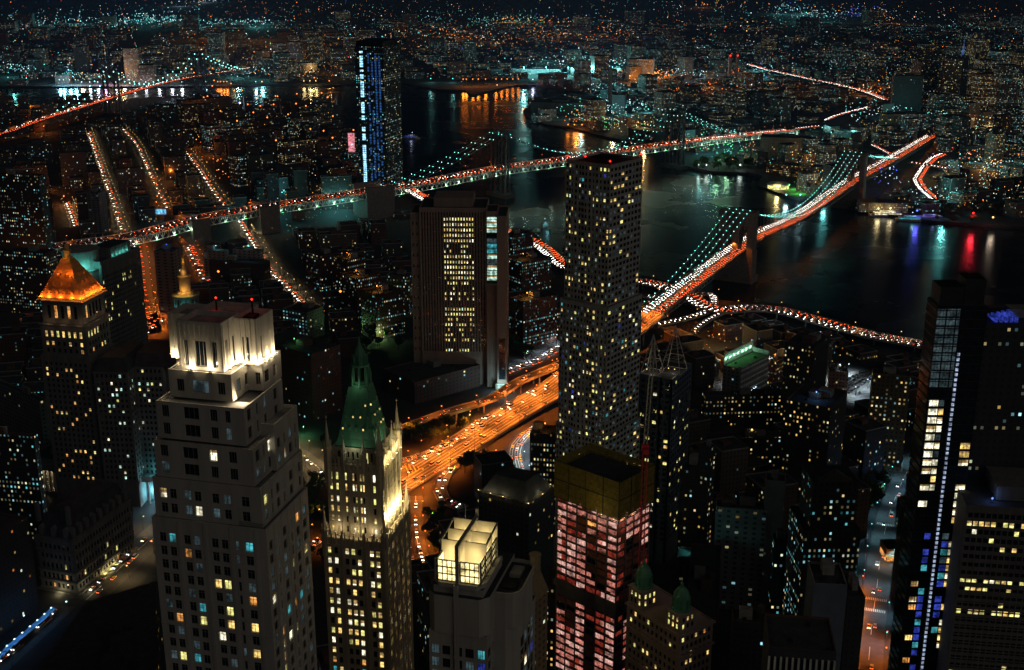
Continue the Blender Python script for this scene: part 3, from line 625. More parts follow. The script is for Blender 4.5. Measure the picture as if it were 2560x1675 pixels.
def limestone_tower():
    B = Bld('limestone_tower', 'tall pale limestone apartment tower with floodlit stepped crown, large at left', 'tower', (-68, 306), 14)
    B.tier(0, 35, 0, 29, 4, 226, [(3, 2.1), (6, 2.1), (10.6, 2.1), (13.6, 2.1), (19.2, 2.1), (22.2, 2.1), (26, .9), (29.6, 2.3)], [(2.8, 2.4), (7.4, 1), (12, 2.4), (16.8, 1), (21, 2.4), (26, 2.6)],
           rows_even(90, 224, 4.25, 2.9), prob(dark=10, dim=3, white=.55, warm=.35, teal=.25, orange=.25, yellow=.3), style=0)
    B.tier(1.2, 34, .8, 29, 226, 238, [(3, 2.1), (6, 2.1), (10.5, 2.1), (13.6, 2.1), (19, 2.1), (22.5, 2.1), (28, 2.4)], [(3, 2.2), (7, 1), (11, 2.2), (15, 1), (20, 2.4), (26, 1.6), (31, 2)], rows_even(226.4, 238, 4.5, 3), prob(dark=8, dim=2.5, white=.9, yellow=.4))
    B.tier(3.2, 33, 1.6, 28.8, 238, 249, [(3, 2.4), (11, 4.5), (18, 2.2), (23.8, 2.4)], [(3, 2.6), (7, 1), (10.5, 2), (15, 2), (20, 2.6), (26, 2)], rows_even(238.3, 249, 5, 3.4), prob(dark=6, dim=3, white=2.2, yellow=.7), style=2)
    B.tier(5.8, 32.2, 3.4, 28.4, 249, 260, [(2.6, 2.2), (10.5, 4.6), (17.2, 2.2), (21.4, 1.6)], [(3, 2.4), (8, 1.2), (13, 2), (20, 2.4), (25, 1.4)], rows_even(249.2, 260, 5.2, 3.5), prob(dark=7, dim=3, white=1, yellow=.6), style=2)
    B.tier(1.8, 14, 13, 28.9, 238, 252, [], [(2.4, 2.2), (6.2, 1), (10, 2.4), (13.6, 1)], rows_even(238.5, 251, 4.6, 3.1), prob(dark=5, dim=2, white=1.2, yellow=.8), style=2)
    B.tier(11, 30, 7.5, 30, 260, 268, [(3.4, 2.2), (9.5, 5), (15.8, 2.2)], [(4, 2.2), (9, 2), (15, 2)], [(261.8, 265.4)], prob(dark=6, dim=3), style=2)
    B.tier(6.5, 33, 17.5, 30, 260, 268, [(1.6, 1.5), (25, 1.6)], [(3, 3), (8, 2.2)], [(261.8, 265.4)], prob(dark=4, dim=2))
    for k in (5, 11, 17, 23, 29): B.w.prism(B.poly(-.14, 35.14, -.14, 29.14), 94.2 + 4.25 * k, 94.55 + 4.25 * k, 0, bottom=True)
    for x in (8.3, 16.4, 24.3, 31.9): B.w.prism(B.poly(34.5 - x, 35.5 - x, -.16, .05), 4, 225.6, 0)
    for y in (5.2, 9.8, 14.5, 18.8, 23.6): B.w.prism(B.poly(-.16, .05, y - .3, y + .3), 4, 225.6, 0)
    # crown: a cross of fluted wings with tall dark slots, flood-lit from the ledge
    kd = prob(dark=1)
    B.tier(13.7, 27, 8.7, 20, 268, 282, [(2.3, 1.5), (6.65, 3.6), (11, 1.5)], [(2.6, 1.4), (7.4, 2.6)], [(269, 276.5)], kd, style=2, depth=.9, par=1.6)
    B.tier(6.8, 13.7, 16.5, 27, 268, 281.4, [(3.4, 2.4)], [(3, 2.4), (7.6, 1.6)], [(269, 276)], kd, style=2, depth=.9, par=1.6)
    B.tier(27, 34, 16.5, 27, 268, 281.4, [(3.2, 1.8)], [], [(269, 275)], kd, style=2, depth=.9, par=1.6)
    B.tier(13, 27, 27, 31, 268, 281.4, par=1.6); B.tier(16, 25, 20, 27, 268, 279.6, par=.4)
    for a0, b0, n, ax in ((14, 8.7, 9, 0), (28, 16.5, 4, 0), (7.3, 16.5, 4, 0)):
        for k in range(n):
            a = a0 + k * 1.52; 
            if abs(a - 20.3) < 2.2 or abs(a - 16) < .8 or abs(a - 24.7) < .8 : B.w.prism(B.poly(a, a + .5, b0 - .22, b0 + .05), 277.2, 281.2, 0)
            else: B.w.prism(B.poly(a, a + .5, b0 - .22, b0 + .05), 268.8, 281.2, 0)
    for b in (9.4, 12.9, 19.0): B.w.prism(B.poly(13.5, 13.75, b, b + .5), 268.8, 281.2, 0)
    for a, b in ((17.4, 7.4), (23.3, 7.4), (12.5, 10.4), (12.6, 14.0), (28.4, 15.4), (32.6, 15.4), (8.0, 15.4), (12.3, 15.9), (5.8, 18.2), (5.8, 22.4), (5.8, 26), (34.8, 18)):
        B.flood(a, b, 268.4, 1150, (1, .80, .48), .35)
    light('AREA', B.pt(9, 10, 261), 900, (1, .8, .5), B.root, 2.5, (math.radians(-75), 0, math.radians(-14)))
    for a, b in ((21, 21), (10.5, 22)):
        B.part('beacon_mast', [M_['darkmetal'], E_['l_red']], lambda mb: (mb.lathe(*B.pt(a, b), [(.35, 279), (.25, 285)], 6), mb.octa(*B.pt(a, b), 285.4, .4, 1)))
        light('POINT', B.pt(a, b, 284), 160, (1, .05, .04), B.root, .4)
    B.box('roof_plant', M_['concrete'], 17, 20, 21.5, 24, 279, 281); B.box('roof_plant', M_['lime'], 21, 24, 22, 25.5, 279, 281.5); B.box('cooling_unit', M_['darkmetal'], 9, 12, 19, 23, 279.5, 281.2)
    for a, z in ((5, 226), (1.5, 226), (8, 238)):
        B.part('balcony_rail', M_['darkmetal'], lambda mb: [mb.bar(B.pt(a - 1.2, .2 + (z - 226) * .2, z + h), B.pt(a + 3, .2 + (z - 226) * .2, z + h), .08) for h in (.5, 1, 1.5)])
    B.finish(WM, 'concrete'); return B
def gothic_tower():
    B = Bld('gothic_tower', 'cream gothic skyscraper with steep green copper spire and rows of lit windows', 'tower', (-47, 411), 12); K = .9; B.L = (B.L[0] * K, B.L[1] * K); B.R = (B.R[0] * K, B.R[1] * K); kc = lambda l: [(a * K, w * K) for a, w in l]
    gl = [M_['terracotta'], M_['roof'], M_['copper'], E_['warm']]
    kl = lambda ci, ri, nc, nr, z: pick(dict(dark=1.1, yellow=1, warm=1, white=1.3)) if z > 120 else pick(dict(dark=4.2, warm=1.5, yellow=.9, white=.35, teal=1.2 if 104 < z < 112 else 0, orange=.5))
    cf = [(2.6, 1.6), (5.6, 1.6), (10.4, 1.7), (13.1, 1.7), (15.8, 1.7), (21.2, 1.7), (23.9, 1.7)]
    cr = [(3, 1.3), (4.8, 1.3), (9, 1.3), (10.8, 1.3), (15, 1.3), (16.8, 1.3), (22, 1.3), (23.8, 1.3), (29, 1.3), (30.8, 1.3)]
    B.tier(0, 27.5, 0, 34, 4, 168, kc(cf), kc(cr), rows_even(70, 167, 4.3, 2.6), kl, style=1)
    cu = [(1.8, 1.1), (4.4, 1.1), (8.2, .8), (9.4, .8), (11.4, .8), (12.6, .8), (14.6, .8), (15.8, .8), (20.4, 1.1)]
    B.tier(2, 25.5, 3, 29, 168, 196, kc(cu), kc([(3, 1.2), (6.5, 1.2), (8.2, 1.2), (12, 1.2), (13.8, 1.2), (17.5, 1.2), (19.2, 1.2), (23, 1.2)]), [(169.3, 171.9), (173.5, 176), (177.5, 180), (181.5, 184), (186.4, 189.2), (190.6, 193.6)], lambda *a: pick(dict(yellow=3, white=3, dark=1.3, warm=2)), style=1)
    B.tier(4, 23.5, 5, 27, 196, 203, kc([(3, .9), (5, .9), (7, .9), (9, .9), (11, .9), (13, .9), (15, .9), (17, .9)]), kc([(3, .9), (6, .9), (9, .9), (12, .9), (15, .9), (18, .9)]), [(197.2, 201.4)], prob(dark=3, yellow=1), style=1)
    # vertical ribs
    for a in (0.3, 4.6, 8.6, 18.6, 23.2, 26.6): B.w.prism(B.poly(a, a + .7, -.45, .1), 4, 171, 0)
    for b in (.4, 6.6, 12.6, 19, 26, 32.6): B.w.prism(B.poly(-.45, .1, b, b + .7), 4, 171, 0)
    for a in (2.2, 6.2, 11.9, 15.6, 19.8, 24.7): B.w.prism(B.poly(a, a + .6, 2.6, 3.1), 168, 200, 0)
    for b in (3.4, 8.4, 13, 18, 23.4, 28.2): B.w.prism(B.poly(1.6, 2.1, b, b + .6), 168, 200, 0)
    # gothic frieze at the setbacks
    for z, a0, a1, b0, b1, n in ((164.5, -.4, 27.9, -.4, 34.4, 14), (193.8, 1.7, 25.8, 2.7, 29.3, 12)):
        B.w.prism(B.poly(a0, a1, b0, b1), z, z + .7, 0, bottom=True); B.w.prism(B.poly(a0 + .1, a1 - .1, b0 + .1, b1 - .1), z + 2.6, z + 3.2, 0, bottom=True)
        for i in range(n + 1):
            a = a0 + (a1 - a0 - .6) * i / n; B.w.prism(B.poly(a, a + .5, b0, b0 + .5), z + .7, z + 5 + (i % 2), 0)
            b = b0 + (b1 - b0 - .6) * i / n; B.w.prism(B.poly(a0, a0 + .5, b, b + .5), z + .7, z + 5 + (i % 2), 0)
    def pinn(a, b, z0, z1, r, nm='pinnacle'):
        mb = MB(); x, y = B.pt(a, b); h = z1 - z0
        mb.lathe(x, y, [(r, z0), (r, z0 + h * .5), (r * 1.25, z0 + h * .52), (r * 1.25, z0 + h * .56), (r * .8, z0 + h * .58), (0, z1)], 8); mb.lathe(x, y, [(r * .15, z1 - .4), (r * .3, z1), (0, z1 + .8)], 5)
        for k in range(8):
            t = math.pi / 4 * k; mb.bar((x + r * math.cos(t), y + r * math.sin(t), z0), (x + r * 1.05 * math.cos(t), y + r * 1.05 * math.sin(t), z0 + h * .66), .22)
        B.put(nm, mb, [M_['terracotta']])
    for a, b in ((2.6, 3.6), (24.9, 3.6), (2.6, 28.4), (24.9, 28.4)): pinn(a, b, 188, 215, 1.35, 'corner_turret')
    for a in (9.5, 18): pinn(a, 3.6, 194, 208, .95)
    for b in (11.5, 20.5): pinn(2.6, b, 194, 209, .95)
    for a, b in ((.8, .8), (26.7, .8), (.8, 33.2)): pinn(a, b, 160, 180, 1.2)
    # the green roof, lantern and spire
    r = MB(); A = B.poly(5, 22.6, 6.5, 25.5); c = B.pt(13.8, 16)
    def sq(h): return [B.pt(13.8 - h, 16 - h), B.pt(13.8 - h, 16 + h), B.pt(13.8 + h, 16 + h), B.pt(13.8 + h, 16 - h)]
    r.frustum(A, sq(8.0), 203, 205.5, 0); r.frustum(sq(7.9), sq(4.0), 205.5, 224.5, 0)
    for z, k in ((209, 5), (213.5, 4), (218, 3)):
        t = (z - 206) / 18.5; h = 7.9 - 3.9 * t
        for i in range(k):
            for f in (0, 1):
                u = (i + .5) / k * 2 * h - h; q = B.pt(13.8 + u, 16 - h) if f == 0 else B.pt(13.8 - h, 16 + u)
                r.prism([(q[0] - .5, q[1] - .5), (q[0] + .5, q[1] - .5), (q[0] + .5, q[1] + .5), (q[0] - .5, q[1] + .5)], z - .4, z + 1.0, 0); r.octa(q[0], q[1] - .15, z + 1.2, .55, 0); (r.box(q[0] - .25, q[0] + .25, q[1] - .62, q[1] - .55, z, z + .7, 1) if RND() < .4 else None)
                if RND() < .0: r.box(q[0] - .3, q[0] + .3, q[1] - .62, q[1] - .55, z, z + .8, 1)
    B.put('copper_roof', r, [M_['copper'], E_['warm']])
    l = MB(); x, y = c
    l.lathe(x, y, [(4.3, 224.5), (4.3, 225.5), (3.4, 225.6), (3.4, 226.6)], 8, 0)
    for k in range(8):
        t = math.pi / 4 * k; l.bar((x + 3.1 * math.cos(t), y + 3.1 * math.sin(t), 226.6), (x + 3.1 * math.cos(t), y + 3.1 * math.sin(t), 232), .8); l.lathe(x + 3.7 * math.cos(t), y + 3.7 * math.sin(t), [(.5, 224.6), (.5, 229), (0, 231.6)], 6)
    l.lathe(x, y, [(1.9, 226.6), (1.9, 232)], 8, 1); l.lathe(x, y, [(3.5, 232), (3.6, 232.8), (2.6, 233), (2.2, 236)], 8, 0)
    for k in range(8):
        t = math.pi / 4 * k; l.lathe(x + 2.7 * math.cos(t), y + 2.7 * math.sin(t), [(.35, 232.8), (.3, 235.5), (0, 237)], 5)
    l.lathe(x, y, [(2.3, 236), (1.7, 238.2), (.9, 239.6), (.35, 241.5), (.5, 241.9), (0, 243.6)], 8, 0)
    B.put('spire_lantern', l, [M_['copper'], M_['darkmetal']])
    for a, b, z in ((13.8, 2.5, 204), (1, 16, 204), (13.8, 9, 226)):
        light('POINT', B.pt(a, b, z), 260 if z < 220 else 120, (.85, 1, .7), B.root, .8)
    # flood-lit flank
    for b in (5.2, 9, 13, 17, 21, 25.5): B.flood(.2, b, 174, 3200, (1, .84, .42), .4)
    for b in (6, 12, 18, 24): B.flood(-.1, b, 197, 1300, (1, .84, .42), .4)
    for a in (6, 13, 21): light('POINT', B.pt(a, .6, 171), 330, (1, .84, .5), B.root, .6)
    B.finish(gl); return B
def lantern_tower():
    B = Bld('lantern_tower', 'cream stone tower topped by glowing open grid lantern crown', 'tower', (-9.8 + 1.8, 331), 15)
    w = [M_['lime'], M_['roof'], M_['concrete']]
    kf = prob(dark=6, dim=4, blue=.6, teal=1.4, white=.9, warm=.3)
    P = [B.pt(0, 3), B.pt(3, 0), B.pt(16, 0), B.pt(19, 3), B.pt(19, 30), B.pt(0, 30)][::-1]
    B.tier(0, 19, 1.2, 32, 4, 176, [(2, 2.6), (5.6, 2.6), (9.4, 2.8), (13.2, 2.8), (17, 2.4)], [(2.6, 3.2), (7, 3.2), (12, 3), (17, 3), (22, 3), (27, 3)], rows_even(84, 175, 4.6, 3.3), kf, style=2)
    B.w.prism([B.pt(-.3, 3.5), B.pt(-.3, 33), B.pt(19.4, 33), B.pt(19.4, 3.5), B.pt(16.8, .7), B.pt(2.4, .7)], 175.9, 189, 0, 1)
    B.w.prism(B.poly(1.5, 17.5, 2.5, 24), 188.9, 191.5, 0, 1); B.w.prism([B.pt(1, 5), B.pt(1, 23), B.pt(18, 23), B.pt(18, 5), B.pt(15.5, 1.6), B.pt(3.5, 1.6)], 191.4, 193, 0, 2)
    B.w.prism(B.poly(9.0, 10.4, .2, 1), 90, 193, 0)
    # right ear with rounded corners
    ear = []
    for ca, cb, t0 in ((-6.5, 12, 180), (-6.5, 26, 270)):
        for k in range(7): t = math.radians(t0 + k * 15); ear.append(B.pt(ca - 4 * abs(math.cos(t)) if True else 0, cb + 4 * math.sin(t) * (1)))
    er = [B.pt(2, 8), B.pt(-4, 8), B.pt(-6.2, 8.6), B.pt(-7.6, 10), B.pt(-8.2, 12.4), B.pt(-8.2, 26), B.pt(-7.6, 28.4), B.pt(-6, 29.6), B.pt(-4, 30), B.pt(2, 30)]
    B.w.prism(er, 176, 187.4, 0, 1); er2 = [B.pt(2.2, 7.6), B.pt(-4, 7.6), B.pt(-6.5, 8.3), B.pt(-8, 9.8), B.pt(-8.7, 12.4), B.pt(-8.7, 26), B.pt(-8, 28.6), B.pt(-6.3, 30), B.pt(-4, 30.4), B.pt(2.2, 30.4)]
    for i in range(9):
        B.w.face([(*er2[i], 186.4), (*er2[i + 1], 186.4), (*er2[i + 1], 188.6), (*er2[i], 188.6)], 0); B.w.face([(*er2[i], 188.6), (*er2[i + 1], 188.6), (*er[i + 1], 188.6), (*er[i], 188.6)], 0); B.w.face([(*er[i + 1], 187), (*er[i], 187), (*er[i], 188.6), (*er[i + 1], 188.6)], 0)
    facade(B.w, B.pt(2, 8), B.pt(-4, 8), 4, 176, [(3, 2.6)], rows_even(84, 175, 4.6, 3.3), B.wins, kf, 0, .4, 2)
    B.w.prism([B.pt(-4, 8.02), B.pt(-8.2, 12.4), B.pt(-8.2, 30), B.pt(2, 30), B.pt(2, 8.02)], 4, 176, 0, 1)
    for k, b in enumerate((13, 17, 21, 25)):
        for z0, z1 in rows_even(84, 175, 4.6, 3.3): B.wins.add((*B.pt(-8.26, b), z0), math.atan2(B.R[1], B.R[0]), 2.4, 3.3, kf(), 2)
    B.box('skylight', M_['darkmetal'], -5.8, -1.5, 12, 18, 187.2, 188.2); B.box('skylight', M_['concrete'], -5.5, -2, 20, 26, 187.2, 188.6)
    B.finish(w)
    # the lantern: cross walls between glazed bays
    z0, z1 = 193, 204.6; aa = (2.2, 16.8); bb = (2.6, 22); am = 9.5
    g = MB(); fr = MB()
    for b0, b1 in ((3.2, 8.6), (9.6, 15), (16, 21.4)):
        for a0, a1 in ((3, 8.9), (10.1, 16.2)):
            z_top = z1 - 4.6
            g.prism(B.poly(a0 + .3, a1 - .3, b0, b1), z0, z0 + .35, 0)
            for k in range(5):
                t = k / 4
                if b0 < 4:
                    a = a0 + (a1 - a0) * t; fr.bar(B.pt(a, b0 - .3, z0), B.pt(a, b0 - .3, z_top), .3)
                b = b0 + (b1 - b0) * t; e = a0 - .4 if a0 < 5 else a1 + .4
                fr.bar(B.pt(e, b, z0), B.pt(e, b, z_top), .3)
            for k in range(4):
                z = z0 + (z_top - z0) * (k + .0) / 3 + .05; e = a0 - .4 if a0 < 5 else a1 + .4
                if b0 < 4: fr.bar(B.pt(a0, b0 - .3, z), B.pt(a1, b0 - .3, z), .3)
                fr.bar(B.pt(e, b0, z), B.pt(e, b1, z), .3)
            if b0 < 4: g.face([B.pt(a1 - .1, b0, z0), B.pt(a0 + .1, b0, z0), B.pt(a0 + .1, b0, z_top), B.pt(a1 - .1, b0, z_top)], 0)
            e = a0 + .05 if a0 < 5 else a1 - .05
            g.face([B.pt(e, b0, z0), B.pt(e, b1, z0), B.pt(e, b1, z_top), B.pt(e, b0, z_top)], 0)
            light('POINT', B.pt((a0 + a1) / 2, (b0 + b1) / 2, z0 + 2.2), 1000, (1, .76, .30), B.root, 1.0); light('POINT', B.pt((a0 + a1) / 2, (b0 + b1) / 2, z0 + 7.5), 900, (1, .76, .30), B.root, 1.0)
    B.put('lantern_glazing', g, E_['lantern']); B.put('lantern_frame', fr, M_['darkmetal'])
    wl = MB()
    for b, h in ((8.9, z1 - .8), (15.3, z1 - .2), (21.8, z1 + .4)): wl.prism(B.poly(2.4, 16.8, b, b + .5), z0, h, 0)
    wl.prism(B.poly(9.1, 9.9, 1.6, 23), z0, z1 + 1, 0); wl.prism(B.poly(16.8, 17.2, 2.6, 22.3), z0, z0 + 1.4, 0)
    B.put('lantern_cross_walls', wl, M_['lime'])
    sp = MB(); sp.bar(B.pt(9.5, 1.3, 190), B.pt(9.5, 1.3, z1 + 1), 1.1); sp.bar(B.pt(9.5, 1.3, z1 + 1.2), B.pt(9.5, 23.4, z1 + 1.2), 1.2, .7); sp.bar(B.pt(9.5, 23.2, 193), B.pt(9.5, 23.2, z1 + 4), 1.0)
    for a in (2.4, 16.9):
        sp.bar(B.pt(a, 9, z1 - 1), B.pt(a, 22, z1 + .4), .5); sp.bar(B.pt(a, 2.6, z0), B.pt(a, 2.6, z1 - 4), .5)
    sp.bar(B.pt(13, 22, z1), B.pt(13, 22, z1 + 5), .15)
    B.put('crown_spine', sp, M_['concrete']); return B
def rippled_tower():
    B = Bld('rippled_tower', 'tall slender tower with rippling grey steel facade, dense lit windows and red roof beacons', 'tower', (54, 668), 38)
    wl, wr = 30.0, 33.0; fh = 3.45
    def rip(u, z, W_):
        k = 0.0
        for c, wd, ph, fq in ((.18, .10, 0, .035), (.45, .13, 2.1, .027), (.74, .12, 4.2, .031)):
            d = (u / W_ - c - .05 * math.sin(z * fq + ph)) / wd; k += 1.7 * math.exp(-d * d) * (.55 + .45 * math.sin(z * fq * 1.7 + ph * 1.3))
        return k
    kf = lambda: pick(dict(dark=9, dim=3, yellow=1.3, warm=.9, white=.4, cool=.2, blue=.1, teal=.12))
    col_l, col_r = 13, 9
    def face(p0, p1, z0, z1, n, amp, lit=1.0):
        Lx, Ly = p1[0] - p0[0], p1[1] - p0[1]; Wd = math.hypot(Lx, Ly); ux, uy = Lx / Wd, Ly / Wd; nx, ny = uy, -ux; cw = Wd / n; ang = math.atan2(uy, ux)
        P = lambda u, d, z: (p0[0] + ux * u + nx * d, p0[1] + uy * u + ny * d, z)
        z = z0
        while z + fh <= z1 + .1:
            for i in range(n):
                u0, u1 = i * cw, (i + 1) * cw; pw = (.4, .62, .62, .85, .5, .7)[(i * 7 + n) % 6]
                d0, d1 = amp * rip(u0 + cw / 2, z, Wd), amp * rip(u0 + cw / 2, z, Wd)
                wz0, wz1 = z + 1.15, z + fh - .4
                for a, b, za, zb in ((u0, u0 + pw, z, z + fh), (u1 - pw, u1, z, z + fh), (u0 + pw, u1 - pw, z, wz0), (u0 + pw, u1 - pw, wz1, z + fh)):
                    B.w.face([P(a, d0, za), P(b, d1, za), P(b, d1, zb), P(a, d0, zb)], 0)
                B.w.face([P(u0 + pw, d0 - .3, wz0), P(u1 - pw, d0 - .3, wz0), P(u1 - pw, d0, wz0), P(u0 + pw, d0, wz0)], 0)
                for a in (u0, u1): B.w.face([P(a, -.3, z), P(a, d0, z), P(a, d0, z + fh), P(a, -.3, z + fh)], 0)
                B.w.face([P(u0, -.3, z + fh), P(u1, -.3, z + fh), P(u1, d0, z + fh), P(u0, d0, z + fh)], 0)
                k = kf() if RND() < lit * (.35 + 1.3 * max(0, .5 + noise.noise((i * .35, z * .06, n)))) else 'dark'
                B.wins.add(P((u0 + u1) / 2, d0 - .25, wz0), ang, cw - 2 * pw, wz1 - wz0, k, 1)
            z += fh
        B.w.face([P(0, -.31, z0), P(Wd, -.31, z0), P(Wd, -.31, z1), P(0, -.31, z1)], 2)
        if z < z1: B.w.face([P(0, 0, z), P(Wd, 0, z), P(Wd, 0, z1), P(0, 0, z1)], 0)
    for a0, a1, b0, b1, z0, z1, nl, nr, amp in ((0, 30, 0, 33, 184, 263.4, 13, 9, 1.0), (-1.6, 31.6, -1.6, 34.6, 106, 184, 14, 10, 1.4), (-2.6, 32.8, -2.6, 35.8, 30, 106, 15, 10, 1.0)):
        P = B.poly(a0, a1, b0, b1); face(P[3], P[0], z0, z1, nl, amp); face(P[0], P[1], z0, z1, nr, .05 if z1 > 200 else .35, .8)
        for i in (1, 2): B.w.face([(*P[i], z0), (*P[(i + 1) % 4], z0), (*P[(i + 1) % 4], z1), (*P[i], z1)], 0)
        B.cap(a0 - .3, a1 + .3, b0 - .3, b1 + .3, z1 + (1.6 if z1 > 200 else .3), 1.6)
    B.w.prism(B.poly(-3, 34, -3, 36), 4, 30, 0)
    for a, b in ((1, 1), (29.2, .8), (.8, 32.4), (21, 6)):
        B.part('beacon', [M_['darkmetal'], E_['l_red']], lambda mb: (mb.lathe(*B.pt(a, b), [(.3, 263), (.25, 266.4)], 6), mb.octa(*B.pt(a, b), 266.8, .7, 1)))
        light('POINT', B.pt(a, b, 267.4), 220, (1, .04, .03), B.root, .5)
    B.box('roof_plant', M_['darkmetal'], 8, 22, 8, 24, 263, 266)
    B.finish([M_['steel'], M_['roof'], M_['darkmetal']]); return B
def slit_tower():
    B = Bld('slit_window_tower', 'massive brown windowless-looking slab with narrow vertical slits, eleven lit columns', 'tower', (-22, 1034), 2)
    fh = 4.75
    def kl(ci, ri, nc, nr, z):
        if not 8 <= ci <= 18: return 'dark'
        q = (157 - z) / fh
        p = [1, 1, 1, 1, 1, .25, .5, .9, .9, 1, 1, .9, .55, .3, .6, .5, 0, 1, 1, .35, .8, .45, .4, .6, 0, .7][min(25, max(0, int(q)))] if z < 158 else 0
        k = 'dark'
        if RND() < p: k = pick(dict(white=3 if q < 5 or q > 9.5 and q < 11 else .6, yellow=2.2, warm=1, cool=.5))
        return k
    cl = cols_even(23, 58, .92, 1.0)
    B.tier(0, 58, 0, 46, 4, 165, cl, [], rows_even(34, 163, fh, 2.6, .9), kl, style=9, depth=.55, par=1.5, msp=3)
    for c, w in cl: B.w.prism(B.poly(58 - c - 1.5, 58 - c - 1.05, -.35, .05), 30, 164, 0)
    B.tier(58, 66, 3, 40, 4, 160, [(2, 1), (5.5, 1)], [], rows_even(34, 158, fh * 2, 2.6), prob(dark=1), style=9)
    B.box('roof_plant_block', M_['brown'], 12, 46, 8, 40, 164, 172)
    B.finish([M_['brown'], M_['roof'], M_['brown'], M_['darkmetal']])
    # right wing and the glazed stair slot between
    D = Bld('stair_wing', '', 'tower', B.pt(-18, -14), 2)   # merged below into the slab's own parts
    for o in (D.root,): bpy.data.objects.remove(o)
    D.root = B.root; D.w = MB(); D.wins = Windows()
    D.tier(0, 8.5, 0, 44, 4, 161, [], [], [], par=1.2); D.tier(8.5, 18, 8, 40, 4, 99, [], [], [], par=.3); D.tier(8.5, 18, 10, 40, 158, 163, [], [], []) 
    for k in range(5): D.w.prism(D.poly(9 + k * 2, 9.6 + k * 2, 7.6, 8), 6, 99, 0)
    D.w.prism(D.poly(8.5, 18, 13, 40), 99, 158, 0)
    for k in range(12):
        z = 101 + k * 4.75; kd = ['cool', 'cool', 'cool', 'dark', 'dark', 'teal', 'teal', 'cool', 'dark', 'cool', 'cool', 'cool'][11 - k] if k < 11 else 'cool'
        if k in (3, 7): kd = 'dim'
        D.wins.add((*D.pt(13.2, 12.6), z), math.atan2(-D.L[1], -D.L[0]), 8.8, 4.2, kd, 2)
    for z in range(100, 160, 5): D.w.prism(D.poly(8.5, 18, 12.2, 12.5), z, z + .4, 2)
    # tall dark entrance recess
    D.w.prism(D.poly(1.4, 7, -.25, .05), 14, 52, 3); D.w.prism(D.poly(1.2, 1.5, -.6, 0), 6, 54, 0); D.w.prism(D.poly(6.9, 7.2, -.6, 0), 6, 48, 0)
    e = MB(); e.prism(D.poly(1.8, 10, -1.2, -.6), 5, 10, 0); D.put('lit_entrance', e, E_['cool'])
    light('POINT', D.pt(6, -8, 9), 9000, (.55, .95, 1), B.root, 2)
    D.put('stair_wing', D.w, [M_['brown'], M_['roof'], M_['darkmetal'], M_['darkglass']]); D.wins.finish(B.root)
    return B
